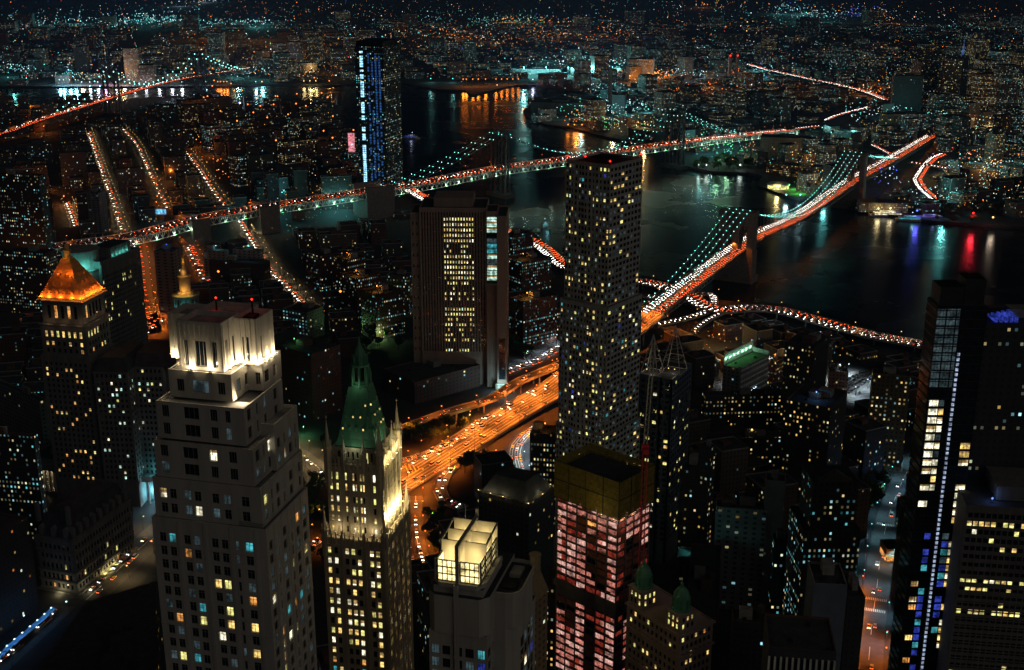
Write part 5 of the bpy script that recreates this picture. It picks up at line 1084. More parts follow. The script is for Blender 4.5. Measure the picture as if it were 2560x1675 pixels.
def mid(name, label, cat, cx, cy, h, xl, xr, th, lit, bay, hue, tint, group=None, litr=None, bulk=1, tank=0, wr=None, wl=None, lamp=None, roofm='roof', Cw=None, lits=None):
    C = Cw or at(cx, cy, h)[:2]; B = Bld(name, label, cat, C, th, group)
    wl = wl or solve_len(C, B.L, h, xl); wr = wr or solve_len(C, B.R, h, xr); wl = max(5, min(wl, 160)); wr = max(5, min(wr, 90)); B.wl, B.wr, B.h = wl, wr, h
    P = B.poly(0, wl, 0, wr); w = B.w; u = U(0, 300)
    for i, f in ((3, lit), (0, lit if litr is None else litr), (1, .05), (2, (lit if C[0] > 60 and th < 14 else .05) if lits is None else lits)):
        p, q = P[i], P[(i + 1) % 4]; l = math.dist(p, q); a = fa(f, bay, hue, tint)
        w.face([(*p, 4), (*q, 4), (*q, h), (*p, h)], 0, [(0, 4), (l, 4), (l, h), (0, h)], a)
    n = len(w.f); B.cap(0, wl, 0, wr, h, 1.0)
    for i in range(n, len(w.f)): w.m[i] = 1 if i < len(w.f) - 1 else 2
    B.put('wall', w, [FAC, M_['concrete'] if sum(tint) > .2 else M_['brick'], M_[roofm]])
    for k in range(bulk):
        a, b = wl * U(.15, .6), wr * U(.25, .6); B.box('roof_bulkhead', M_['brick'] if k % 2 else M_['concrete'], a, a + min(wl * .35, 9), b, b + min(wr * .35, 8), h - .9, h + U(2.6, 4.5))
    for k in range(tank):
        mb = MB(); x, y = B.pt(wl * U(.2, .8), wr * U(.3, .7))
        for t in range(4): mb.bar((x + 1.3 * math.cos(t * 1.57), y + 1.3 * math.sin(t * 1.57), h - 1), (x + 1.3 * math.cos(t * 1.57), y + 1.3 * math.sin(t * 1.57), h + 3), .25)
        mb.lathe(x, y, [(1.9, h + 3), (1.8, h + 6.5), (0, h + 8)], 10); B.put('water_tank', mb, M_['bark'])
    for a, b in ((1, 1), (wl * .6, wr * .2), (wl * .3, wr * .7)):
        if min(wl, wr) > 9: B.box('vent', M_['darkmetal'], a + .5, a + 2, b + .5, b + 2.2, h - 1, h + .5)
    if lamp:
        c, pw, em = lamp
        a, b = wl * .45, wr * .3; mb = MB(); x, y = B.pt(a, b); mb.bar((x, y, h - 1), (x, y, h + 5), .2); mb.octa(x, y, h + 5.2, .55, 1); B.put('roof_lamp', mb, [M_['darkmetal'], E_[em]]); light('POINT', (x, y, h + 4.6), pw, c, B.root, .5)
    c = B.pt(wl / 2, wr / 2); foot(c[0], c[1], (wl + wr) / 4 + 4); return B
AMB = (1, .4, .07)
BR = (.085, .035, .026); DK = (.035, .033, .034); GY = (.13, .13, .135); TN = (.11, .085, .05); WH = (.22, .23, .24)
mid('police_block', 'square brick civic block with dark flat roof beside the pale crowned tower', 'office', 777, 886, 62, 640, 850, 38, .05, 3, .1, BR, bulk=2, lamp=((.3, 1, .3), 500, 'l_green'))
mid('grid_office', 'small office block with a full grid of lit blue-white windows', 'office', 766, 782, 34, 705, 809, 30, .85, 4, 0, GY, litr=.08)
mid('blank_tower', 'plain rosy blank-walled tower above the orange-lit square', 'tower', 432, 628, 78, 384, 455, 12, .02, 8, .5, (.24, .16, .13), bulk=1, lamp=((.1, .4, 1), 250, 'l_blue'))
mid('pale_block', 'pale teal-lit blank block left of the busy diagonal street', 'building', 563, 628, 40, 507, 572, 18, .03, 6, .1, WH, lamp=((.2, .8, .9), 1600, 'l_teal'))
mid('pale_block', 'wide pale teal-lit blank wall right beside the busy diagonal street', 'building', 649, 627, 40, 581, 658, 14, .01, 6, .1, WH, lamp=((.2, .8, .9), 2200, 'l_teal'))
mid('dark_school', 'low dark block with dim windows behind the gilded statue', 'building', 655, 660, 30, 522, 675, 16, .04, 3.4, .5, DK)
mid('apartment_slab', 'broad apartment slab full of white and blue lit windows at left edge', 'apartments', 112, 634, 72, -60, 140, 14, .34, 3, .3, DK, bulk=2)
mid('apartment_tower', 'tall dark apartment tower with thin columns of lit windows, far left edge', 'apartments', 96, 440, 118, -60, 113, 16, .22, 3, .3, DK, bulk=2)
mid('pale_sided_block', 'grey block with pale side walls and one lit window column', 'building', 246, 482, 62, 216, 263, 10, .05, 6, .2, (.13, .12, .14))
mid('lit_warehouse', 'low building washed in orange light beside the broad street', 'building', 506, 500, 20, 478, 527, 20, .02, 5, .8, (.3, .22, .16), lamp=(AMB, 5200, 'l_amber'))
mid('green_window_office', 'dark office block dotted with greenish white windows, left edge below courthouse', 'office', 84, 1092, 78, -70, 92, 10, .4, 2.7, .22, DK, bulk=2)
mid('classical_block', 'grey classical block with tall dark windows at left edge', 'courthouse', 98, 1004, 62, -60, 118, 40, .03, 4, .5, (.19, .19, .2))
mid('dark_tower', 'near-black tower with two thin columns of warm windows, lower left edge', 'tower', 96, 1308, 64, -80, 108, 20, .03, 3, .75, DK, litr=.13, wl=34, wr=60, Cw=(-301, 588))
SL = ('brick housing slabs around the brown slit-windowed tower',)
mid('housing_slab', 'brick housing slab with orange roof lamp, nearest left of the slit-windowed tower', 'apartments', 937, 738, 50, 901, 1009, 52, .1, 2.5, .2, BR, SL[0], litr=.42, lamp=(AMB, 2600, 'l_amber'))
mid('housing_slab', 'brick housing slab with a line of roof light, behind and left of the nearest slab', 'apartments', 890, 698, 50, 850, 951, 50, .12, 2.5, .3, BR, SL[0], litr=.4, lamp=(AMB, 2600, 'l_amber'))
mid('housing_slab', 'brick housing slab with pale scattered windows, third behind the green spire', 'apartments', 868, 650, 50, 838, 912, 46, .2, 2.5, .35, BR, SL[0], litr=.35, lamp=(AMB, 1500, 'l_amber'))
mid('housing_slab', 'grey-faced housing slab tight against the left side of slit-windowed tower', 'apartments', 1022, 690, 50, 966, 1032, 12, .35, 1.8, .45, (.1, .08, .07), SL[0])
mid('housing_slab', 'tall housing slab with dense teal windows right of the slit-windowed tower', 'apartments', 1282, 588, 62, 1264, 1335, 56, .3, 2.5, .1, BR, SL[0], litr=.42)
mid('housing_slab', 'housing slab with small teal windows below the elevated riverside road', 'apartments', 1304, 656, 58, 1262, 1379, 54, .3, 2.5, .12, BR, SL[0], litr=.36, lamp=(AMB, 1800, 'l_amber'))
mid('housing_slab', 'dark red housing slab with orange lit roof, left of the rippled tower', 'apartments', 1308, 755, 52, 1273, 1393, 52, .2, 2.5, .15, BR, SL[0], litr=.38, lamp=(AMB, 4200, 'l_amber'))
mid('housing_slab', 'brick housing slab left of the brown tower beyond the broad street', 'apartments', 800, 640, 46, 762, 858, 50, .16, 2.5, .3, BR, SL[0], litr=.3)
mid('ribbed_slab', 'black ribbed office slab speckled with yellow windows left of the rippled tower', 'office', 1389, 1086, 95, 1325, 1397, 10, .42, 2.0, .55, DK, lamp=(AMB, 700, 'l_amber'))
b = mid('cornice_lit_block', 'dark old office block with lamps along its bright cornice and green roof', 'office', 1322, 1260, 88, 1197, 1386, 32, .05, 3, .75, (.05, .048, .05), bulk=0)
mb = MB(); mb.frustum(b.poly(1.5, b.wl - 1.5, 1.5, b.wr - 1.5), b.poly(b.wl * .2, b.wl * .8, b.wr * .25, b.wr * .75), 88, 97, 0); b.put('hipped_roof', mb, M_['roof'])
for a, c in ((0, -.5), (b.wl, -.5), (-.5, b.wr), (b.wl * .5, -.6), (-.5, b.wr * .5), (b.wl * .75, -.6)): b.flood(a, c, 88.3, 420, (1, .86, .45), .4)
b = mid('hip_roofed_tower', 'tan tower with plain hipped roof right of the lantern tower', 'tower', 1322, 1520, 108, 1272, 1369, 30, .03, 4, .6, (.18, .14, .08), bulk=0)
mb = MB(); mb.frustum(b.poly(-.5, b.wl + .5, -.5, b.wr + .5), b.poly(b.wl * .46, b.wl * .54, b.wr * .4, b.wr * .9), 108.1, 122, 0); b.put('hipped_roof', mb, M_['tan'])
mb = MB(); mb.lathe(*b.pt(b.wl * .5, b.wr * .85), [(2.4, 118), (2.4, 125), (2.7, 125.2), (2.7, 126)], 12); b.put('roof_tank', mb, M_['tan'])
light('POINT', b.pt(b.wl * .8, -8, 116), 900, (1, .8, .4), b.root, 1.5)
mid('apartment_tower', 'tall dark apartment tower with orange window columns before the white-lit car park', 'apartments', 2036, 868, 85, 1962, 2073, 34, .22, 2.7, .7, DK, litr=.02, bulk=2)
mid('apartment_tower', 'dark apartment tower of many orange windows and blue roof block, below the taller one', 'apartments', 2078, 1020, 82, 1965, 2119, 30, .22, 2.6, .75, DK, litr=.05, bulk=2, lamp=((.2, .5, 1), 900, 'l_blue'))
mid('gold_slab', 'brown apartment slab with columns of yellow and teal windows left of black glass tower', 'apartments', 2278, 940, 80, 2182, 2302, 14, .34, 3.2, .5, (.10, .07, .028))
mid('long_low_slab', 'long low housing slab with horizontal strips of light', 'apartments', 1966, 986, 30, 1764, 1977, -4, .4, 3, .6, DK, bulk=3)
mid('long_low_slab', 'second long dark low slab with yellow lamps along its base', 'apartments', 1968, 1092, 28, 1776, 1982, -3, .22, 3, .65, DK, bulk=2, lamp=((.8, 1, .3), 900, 'l_warm'))
b = mid('terrace_hospital', 'banded white hospital block with green lit roof terrace', 'hospital', 1852, 922, 36, 1808, 1923, 40, .05, 4, .2, WH, bulk=0, roofm='lawn')
for z in range(8, 36, 5): b.box('white_band', M_['white'], -.4, .05, 1, b.wr - 1, z, z + 1.6)
b.box('screen_wall', M_['white'], b.wl - 1.2, b.wl - .4, 0, b.wr, 36.2, 46); b.box('end_wall', M_['white'], 0, b.wl, b.wr - 1, b.wr - .2, 36.2, 40)
for k in range(7):
    x, y, z = b.pt(b.wl - 1.8, b.wr * (.07 + .14 * k), 42); b.part('terrace_lamp', E_['l_teal'], lambda mb: mb.octa(x, y, z, .5)); light('POINT', (x - .8, y - 1.2, z - 1), 420, (.4, 1, .6), b.root, .4)
mid('brick_row', 'red brick corner building beside the white-lit hospital street', 'building', 1940, 905, 26, 1920, 1962, 40, .3, 3, .65, (.17, .07, .045), lamp=(AMB, 900, 'l_amber'))
mid('brick_row', 'long brick row with roof tanks above the floodlit parking court', 'building', 2121, 930, 22, 2072, 2181, 12, .12, 3, .7, (.2, .1, .07), tank=2, lamp=((.8, 1, .9), 900, 'l_white'))
b = mid('blue_roofed_tower', 'dark tower with yellow-green windows and blue lit roof edge, right edge', 'tower', 2660, 812, 222, 2441, 2700, 2, .13, 3.2, .42, DK, bulk=1, wr=30)
for k in range(5): b.box('blue_light_strip', E_['blue'], b.wl * .74 - k * 2.2, b.wl * .74 - k * 2.2 + 1.2, 2, 14, 222.2, 222.7 + k * .5)
mid('dark_office', 'black office tower with one small teal lit window row, right edge middle', 'office', 2660, 1140, 118, 2424, 2700, 6, .03, 3, .25, DK, wr=30)
mid('podium', 'low dark brick podium with slanted roof lights before the slit-windowed tower', 'building', 1036, 956, 24, 958, 1200, 50, .02, 4, .5, BR, litr=.04, bulk=1)
mid('slot_block', 'narrow near-black block walling the left side of the narrow lit street', 'building', 2164, 1492, 100, 2120, 2172, 2, .02, 3, .5, DK, wr=24)
b = mid('classical_tower', 'dark classical office tower with rows of pale green windows and gabled top', 'office', 2152, 1325, 86, 2010, 2164, -2, .34, 2.6, .2, (.07, .065, .06), bulk=0, wr=30)
b2 = MB(); P = b.poly(2, b.wl - 4, 4, 26); l_ = b.wl - 6
for i in range(4):
    p, q = P[i], P[(i + 1) % 4]; l = math.dist(p, q); b2.face([(*p, 86), (*q, 86), (*q, 112), (*p, 112)], 0, [(0, 86), (l, 86), (l, 112), (0, 112)], fa(.2, 3, .2, (.07, .065, .06)))
b2.face([(*p, 112) for p in P], 1); b.put('upper_wall', b2, [FAC, M_['roof']])
mb = MB(); mb.frustum(b.poly(5, b.wl - 7, 4, 8), b.poly(b.wl * .45, b.wl * .47, 4, 8), 112, 118); b.put('gable', mb, M_['granite'])
mid('grid_fronted_block', 'grey concrete-framed office block with large square dark windows', 'office', 1917, 1276, 70, 1790, 1932, 10, .1, 5, .5, (.17, .165, .16), bulk=2)
mid('blank_grey_tower', 'windowless grey tower behind the concrete-framed office block', 'tower', 1964, 1204, 88, 1914, 1983, 12, -1, 5, .5, (.15, .14, .13), bulk=1)
mid('teal_lit_block', 'low block with flat roof glowing teal under two roof lamps', 'building', 1803, 1398, 52, 1694, 1816, 8, .04, 5, .1, (.06, .07, .08), roofm='teal_lit', lamp=((.2, .9, .85), 2600, 'l_teal'))  # roof sheet tinted teal: the lamps' light put into its colour
b = mid('finned_tower', 'dark office tower with a row of white vertical fins, bottom right', 'office', 2091, 1630, 116, 1921, 2102, 8, -1, 5, .5, (.04, .042, .05), bulk=0, wr=26)
for k in range(12): b.box('white_fin', M_['paint'], b.wl * k / 11.4, b.wl * k / 11.4 + .75, -.9, .05, 30, 112)
for k in range(11): b.box('fin_window', M_['darkglass'], b.wl * k / 11.4 + 1.0, b.wl * k / 11.4 + 1.75, -.12, .03, 106, 111.5)
mid('blue_grey_wall', 'plain blue-grey windowless wall block behind the white-finned tower', 'building', 2119, 1462, 116, 2036, 2127, 5, -1, 5, .5, (.11, .13, .18), bulk=1, wr=20)
mid('nine_window_block', 'near-black block with a square of nine pale windows, bottom right', 'building', 1926, 1560, 88, 1832, 1938, 8, .03, 3, .4, DK, tank=1)
mid('setback_office', 'dark stepped office with a few pale windows left of the classical tower', 'office', 2000, 1360, 62, 1936, 2008, 6, .12, 3, .35, DK, bulk=2)
mid('brick_loft', 'dark loft building between braced tower and block with teal-lit roof', 'building', 1760, 1180, 62, 1700, 1772, 14, .1, 3, .5, DK, tank=1)
mid('yellow_window_block', 'narrow dark tower with bright yellow windows right of the braced tower', 'tower', 1778, 1120, 92, 1752, 1790, 38, .12, 3, .55, DK, litr=.5)
mid('loft_block', 'dark loft with roof tank below the twin cupolas', 'building', 1796, 1575, 60, 1712, 1812, 10, .05, 3.4, .6, DK, tank=1, bulk=2)
mid('loft_block', 'narrow office with red and white window lights left of the unfinished tower', 'building', 1398, 1470, 70, 1362, 1408, 16, .25, 2.6, .6, DK, tank=1)
mid('loft_block', 'dark block under the hipped tan roof tower', 'building', 1250, 1600, 60, 1196, 1268, 14, .12, 3, .4, DK)
def flat_mass(name, label, pts, h, lit, tint, n=3):
    P = [at(x, y, h)[:2] for x, y in pts]; r = thing(name, label, 'building', (*P[0], 4)); mb = MB(); X = Vector(r.location); Q = [(p[0] - X.x, p[1] - X.y) for p in P]
    mb.prism(Q, 0, h - 4, 0, 1, fa(lit, 4, .8, tint)); mb.build('wall', [FAC, M_['roof']], r)
    cx = sum(p[0] for p in Q) / len(Q); cy = sum(p[1] for p in Q) / len(Q)
    for k in range(n):
        m = MB(); x, y = cx + U(-14, 14), cy + U(-8, 8); m.box(x, x + U(4, 9), y, y + U(4, 8), h - 4, h + U(-1, 2)); m.build('roof_bulkhead', M_['roof'], r)
    foot(cx + X.x, cy + X.y, 34); return r
flat_mass('dark_roofed_block', 'big near-black flat-roofed block filling the lower left', [(215, 1505), (60, 1720), (385, 1740), (392, 1452)], 40, .02, DK, 4)
flat_mass('dark_roofed_block', 'taller black block with a few arched amber windows at the bottom left', [(275, 1585), (262, 1760), (396, 1780), (394, 1560)], 52, .05, DK, 2)
# temple-fronted courthouse with floodlit columns
def temple():
    C = at(150, 1236, 4); T = Bld('colonnaded_courthouse', 'hexagonal stone courthouse with floodlit row of columns and green roof lamp', 'courthouse', C[:2], 16)
    T.w.prism(T.poly(-34, 26, 6, 60), 4, 27, 0, 1); T.w.prism(T.poly(-22, 16, 16, 48), 27, 31, 0, 1); T.w.prism(T.poly(0, 24, -3, 6.2), 4, 7, 0); T.w.prism(T.poly(0, 24, -3, 6.1), 23, 28, 0, bottom=True)
    for k in range(7): T.part('column', M_['lime'], lambda mb: mb.lathe(*T.pt(1.6 + k * 3.5, -1.6), [(1.1, 7), (.9, 8), (.8, 22), (1.2, 23)], 10))
    for k in range(4): light('POINT', T.pt(3 + k * 6, 2.5, 19), 900, (1, .78, .42), T.root, .4)
    T.part('roof_lamp', E_['l_teal'], lambda mb: mb.octa(*T.pt(-14, 30), 33.5, .5)); light('POINT', T.pt(-14, 30, 33), 700, (.2, 1, .6), T.root, .4)
    T.finish([M_['granite'], M_['roof']]); foot(*T.pt(0, 30), 44)
temple()
# tall glass tower by the steel bridge
def river_tower():
    C = at(955, 122, 236); T = Bld('blue_lit_tower', 'tall black glass tower with bright blue-white vertical light strip beyond the steel bridge', 'tower', (at(955, 120, 236)[0], 1850), 18)
    wl = solve_len(T.C, T.L, 236, 886); wr = solve_len(T.C, T.R, 236, 999); P = T.poly(0, wl, 0, wr)
    for i, lt, hu in ((3, .3, .12), (0, .34, .35), (1, .1, .3), (2, .1, .3)):
        p, q = P[i], P[(i + 1) % 4]; l = math.dist(p, q); T.w.face([(*p, 4), (*q, 4), (*q, 236), (*p, 236)], 0, [(0, 4), (l, 4), (l, 236), (0, 236)], fa(lt, 3.4, hu, (.012, .016, .03)))
    T.w.face([(*p, 236) for p in P], 1); T.put('wall', T.w, [FAC, M_['roof']])
    T.box('crown', M_['darkglass'], 2, wl - 2, 2, wr - 2, 236, 244)
    s = MB(); z = 16.0
    while z < 230:
        if RND() < .88 and not 118 < z < 126: s.prism(T.poly(wl * .72, wl * .72 + 5.2, -.4, -.1), z, z + 2.6, 0, bottom=True)
        z += 3.4
    T.put('light_strip', s, emit('tower_light_strip', (.35, .75, 1), 1.7, True), kind='stuff')
    b_ = MB()
    for z in range(20, 228, 4):
        for k in range(4):
            if RND() < .75: b_.prism(T.poly(wl * (.12 + .13 * k), wl * (.12 + .13 * k) + 2.6, -.3, -.1), z, z + 3, 0, bottom=True)
    T.put('blue_lit_floors', b_, emit('tower_blue_floor', (.05, .2, .7), .3, True), kind='stuff'); foot(T.C[0], 1880, 55)
river_tower()
# screens, stage and small landmarks
def billboard(px, py, w, h, z, label, em):
    p = at(px, py, z); t = thing('billboard', label, 'billboard', (p[0], p[1], 4)); m = MB(); m.box(-w / 2, w / 2, 0, .8, z - 4, z - 4 + h); m.build('frame', M_['darkmetal'], t); m = MB(); m.box(-w / 2 + .3, w / 2 - .3, -.12, -.02, z - 3.7, z - 4.3 + h); m.build('screen', em, t)
    m = MB(); m.bar((-w * .3, .4, 0), (-w * .3, .4, z - 4), .8); m.bar((w * .3, .4, 0), (w * .3, .4, z - 4), .8); m.build('post', M_['darkmetal'], t); light('POINT', (p[0], p[1] - 4, z + h / 2), 2500, (.3, .8, 1), t, 1)
billboard(402, 536, 16, 8, 14, 'bright teal billboard screen above the old quarter street', E_['sheet'])
billboard(880, 392, 12, 42, 26, 'red white and blue lit banner screen left of the blue lit tower', emit('banner_screen', (.8, .25, .3), .9, True))
# far bank landmarks
def simple(name, label, cat, px, py, w, d, h, th, lit, bay, hue, tint, z=None, strip=None):
    """px, py: foot of the near face"""
    p = at(px, py, 4); B = Bld(name, label, cat, (p[0] + w / 2 * math.cos(math.radians(th)), p[1] - w / 2 * math.sin(math.radians(th))), th); P = B.poly(0, w, 0, d)
    for i, f in ((3, lit), (0, lit), (1, .05), (2, .05)):
        a, q = P[i], P[(i + 1) % 4]; l = math.dist(a, q); B.w.face([(*a, 4), (*q, 4), (*q, 4 + h), (*a, 4 + h)], 0, [(0, 4), (l, 4), (l, 4 + h), (0, 4 + h)], fa(f, bay, hue, tint))
    B.w.face([(*q, 4 + h) for q in P], 1); B.put('wall', B.w, [FAC, M_['roof']]); B.box('roof_bulkhead', M_['roof'], w * .3, w * .6, d * .3, d * .7, 4 + h, 8 + h)
    foot(p[0], p[1] + d / 2, (w + d) / 4 + 6); B.hh = 4 + h; B.ww = w; B.dd = d; return B
simple('white_banded_block', 'pale blue-white banded office block above the orange dockyard lamps', 'office', 1600, 203, 72, 40, 62, 12, .9, 5, .02, WH)
simple('banded_office', 'square office with full bands of pale lit floors by the far bridge end', 'office', 2275, 326, 74, 40, 34, 6, .85, 4, .08, GY)
simple('yellow_glow_block', 'small block glowing entirely yellow on the far bank', 'building', 2385, 306, 30, 20, 28, 8, .98, 3, .62, TN)
simple('black_slab', 'tall unlit black slab on the far bank right of the curved roads', 'tower', 2263, 292, 66, 30, 92, 10, .015, 4, .4, DK)
simple('far_tower', 'brown lit tower with warm top near the right edge of the far bank', 'tower', 2372, 275, 40, 30, 120, 10, .4, 3, .62, (.12, .08, .05))
for k in range(5):
    q = at(1310 + 55 * k, 189, 4); t = thing('dock_floodlight', 'teal-white floodlight mast along the far dock sheds', 'mast', q, 'floodlights of the far dock sheds'); m = MB(); m.lathe(0, 0, [(.6, 0), (.4, 24)], 6); m.build('pole', M_['darkmetal'], t); m = MB(); m.octa(0, 0, 25, 2.2); m.build('lamp_head', E_['l_teal'], t); light('POINT', (q[0], q[1] - 3, 28), 300000, (.25, .95, .9), t, 2)
for k in range(5):
    q = at(1575 + 32 * k, 208, 4); t = thing('yard_lamp', 'amber lamp mast over the orange-lit dockyard roads', 'mast', q, 'amber masts of the dockyard roads'); m = MB(); m.lathe(0, 0, [(.5, 0), (.3, 20)], 6); m.build('pole', M_['darkmetal'], t); m = MB(); m.octa(0, 0, 21, 2); m.build('lamp_head', E_['l_amber'], t); light('POINT', (q[0], q[1] - 3, 24), 80000, (1, .3, .03), t, 2)
b = simple('spired_tower', 'slim dark tower with blue lit spire on the far bank', 'tower', 2395, 268, 26, 24, 120, 10, .06, 3, .2, DK)
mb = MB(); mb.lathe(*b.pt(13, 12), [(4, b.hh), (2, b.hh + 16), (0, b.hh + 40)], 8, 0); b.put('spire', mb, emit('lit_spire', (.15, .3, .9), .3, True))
simple('stair_window_block', 'grey warehouse block with one bright yellow stair column on the far bank', 'warehouse', 1958, 402, 86, 40, 42, 14, .1, 3.4, .55, GY)
simple('red_lit_warehouse', 'long low brick warehouse with rows of amber windows beside the far park', 'warehouse', 1968, 440, 78, 24, 18, 34, .95, 3.0, .72, (.14, .07, .05))
simple('cream_lit_block', 'cream block with bright stair windows left of far bridge end', 'building', 2220, 350, 34, 30, 52, 8, .3, 4, .62, TN)
simple('riverside_restaurant', 'low yellow-lit riverside building right of the far granite tower', 'restaurant', 2208, 531, 70, 30, 14, 6, .98, 2.6, .6, TN)
simple('dock_shed', 'long teal-lit dock shed on the far shore', 'shed', 1340, 186, 150, 60, 16, 6, .55, 6, .0, WH)
simple('dock_shed', 'second dock shed washed in blue-white light right of the first', 'shed', 1490, 182, 180, 60, 16, 6, .55, 6, .0, WH)
simple('bank_slab', 'dark blank riverside works on the spit', 'works', 1390, 285, 120, 70, 26, 10, .01, 6, .4, DK)
simple('power_works', 'pale grey boiler house under the tall chimney', 'works', 1545, 285, 30, 30, 44, 12, -1, 5, .5, (.12, .12, .14))
for px, py, h, lb in ((1524, 262, 92, 'tall pale power station chimney on the far shore'), (1822, 207, 75, 'left of two red-topped chimneys on the far bank'), (1840, 207, 75, 'right of two red-topped chimneys on the far bank')):
    p = at(px, py, 4); t = thing('chimney', lb, 'chimney', p); m = MB(); m.lathe(0, 0, [(6, 0), (4.4, h)], 12); m.build('shaft', M_['concrete'], t)
    if h < 90: m = MB(); m.octa(0, -4, h + 1.5, 3); m.build('beacon', E_['l_red'], t)
p = at(1945, 470, 4); t = thing('carousel_pavilion', 'round glowing yellow pavilion on the far point beside a green lawn', 'pavilion', p); m = MB(); m.lathe(0, 0, [(17, 0), (17, 6)], 20); m.build('glazing', E_['yellow'], t); m = MB(); m.lathe(0, 0, [(19, 6), (17, 8), (0, 11)], 20); m.build('roof', M_['white'], t); light('POINT', (p[0] - 6, p[1] - 22, 12), 16000, (1, .8, .3), t, 2)
L = gp([(1958, 474), (1990, 470), (2018, 478), (2010, 494), (1975, 490)], 4.15); m = MB(); m.face([tuple(q) for q in L][::-1]); m.build('lawn', M_['lawn'], kind='structure')
for q in ((1985, 474), (2000, 486)):
    q = at(*q, 4); LAMPQ.append((q[0], q[1], 4, 12, 'l_green', 'point lawn', 26000, 0))
# boats
def boat(px, py, l, rz, label, em, col):
    p = at(px, py, 0); t = thing('ferry', label, 'boat', (p[0], p[1], 0)); t.rotation_euler = (0, 0, rz); m = MB(); w = l * .14
    m.frustum([(-l / 2, -w * .8), (l * .3, -w * .8), (l * .46, 0), (l * .3, w * .8), (-l / 2, w * .8)], [(-l / 2, -w), (l * .32, -w), (l / 2, 0), (l * .32, w), (-l / 2, w)], -.5, 2.6); m.build('hull', M_['white'], t)
    m = MB(); m.box(-l * .42, l * .25, -w * .8, w * .8, 2.6, 5.2); m.box(-l * .25, l * .12, -w * .6, w * .6, 5.2, 7.4); m.build('cabin', M_['white'], t); m = MB(); m.box(-l * .4, l * .23, -w * .84, -w * .81, 3.4, 4.6); m.box(-l * .24, l * .1, -w * .64, -w * .61, 5.8, 6.8); m.build('cabin_window', em, t)
    m = MB(); m.bar((0, 0, 7.4), (0, 0, 12), .3); m.octa(0, 0, 12.3, .7, 1); m.build('mast', [M_['darkmetal'], E_['l_white']], t); light('POINT', (p[0], p[1] - 5, 9), 700, col, t, 1)
boat(1031, 346, 40, -.5, 'white ferry with blue and white lights on the open river', E_['blue'], (.7, .8, 1)); boat(1362, 568, 16, .9, 'tiny teal lit launch on the dark water left of the rippled tower', E_['teal'], (.3, .9, 1)); boat(2226, 540, 60, -.05, 'long moored boat with bright white deck line before the yellow riverside building', E_['white'], (1, .9, .7)); boat(2280, 552, 46, -.2, 'moored barge with teal lights at the far landing', E_['teal'], (.4, 1, 1)); boat(2330, 548, 52, .1, 'moored ferry with a blue lamp at the far landing stage', E_['blue'], (.3, .4, 1))

# covered walkway glowing blue at the lower left
sp = [at(x, y, 4) for x, y in ((-14, 1668), (30, 1626), (75, 1588), (112, 1556), (136, 1534))]; t = thing('covered_walkway', 'long blue-lit covered walkway with a line of white lamps at the lower left', 'walkway', sp[2]); o0 = Vector(sp[2])
m = MB(); m.ribbon([tuple(Vector(q) - o0 + Vector((0, 0, 3.6))) for q in sp], 3.6, 0, .3); m.build('roof', mat('pale_blue_sheet', (.15, .35, .6), .6), t); m = MB()
for q in run(smooth(sp, 4), 4.5, 0): m.bar(tuple(Vector(q[:3]) - o0), tuple(Vector(q[:3]) - o0 + Vector((0, 0, 3.6))), .15)
m.build('posts', M_['darkmetal'], t)
for x, y, z, a in run(smooth(sp, 4), 7, 0):
    m = MB(); m.box(-.5, .5, -.3, .3, 5.1, 5.4); link('walkway_lamp', m.mesh('walkway_lamp', [E_['l_white']]), t, Vector((x, y, 4)) - o0, a); light('POINT', (x, y, 10.5), 260, (.12, .45, 1), t, .4)

# the lit corner shop and red awning of the narrow street
p = at(2226, 1405, 4); t = thing('corner_shop', 'small corner shop with amber lit front on the narrow street at lower right', 'shop', p); m = MB(); m.box(-3, 9, 0, 14, 0, 9); m.build('wall', M_['brick'], t); m = MB(); m.box(-3.2, -3.02, .5, 13, .6, 4.2); m.box(-2.5, 8.5, -.2, -.02, .6, 4.2); m.build('shop_window', E_['orange'], t)
m = MB(); m.frustum([(-5, -2), (9, -2), (9, 0), (-5, 0)], [(-4, -1.5), (9, -1.5), (9, 0), (-4, 0)], 4.4, 5.2); m.build('awning', M_['tan'], t); light('POINT', (p[0] - 5, p[1] - 4, 9), 1500, (1, .45, .08), t, .5)
a, b = at(2160, 1450, 4), at(2168, 1345, 4); t = thing('red_hoarding', 'long red hoarding along the left kerb of the narrow street', 'hoarding', a); m = MB(); d = Vector(b) - Vector(a)
for k in range(12): q = d * (k / 12); r = d * ((k + .92) / 12); m.bar((q.x, q.y, 1.8), (r.x, r.y, 1.8), .3, 3.2)
m.build('panels', M_['red'], t); m = MB(); m.bar((0, .2, 0), (0, .2, 3.6), .15); m.bar((d.x, d.y, 0), (d.x, d.y, 3.6), .15); m.build('posts', M_['darkmetal'], t)
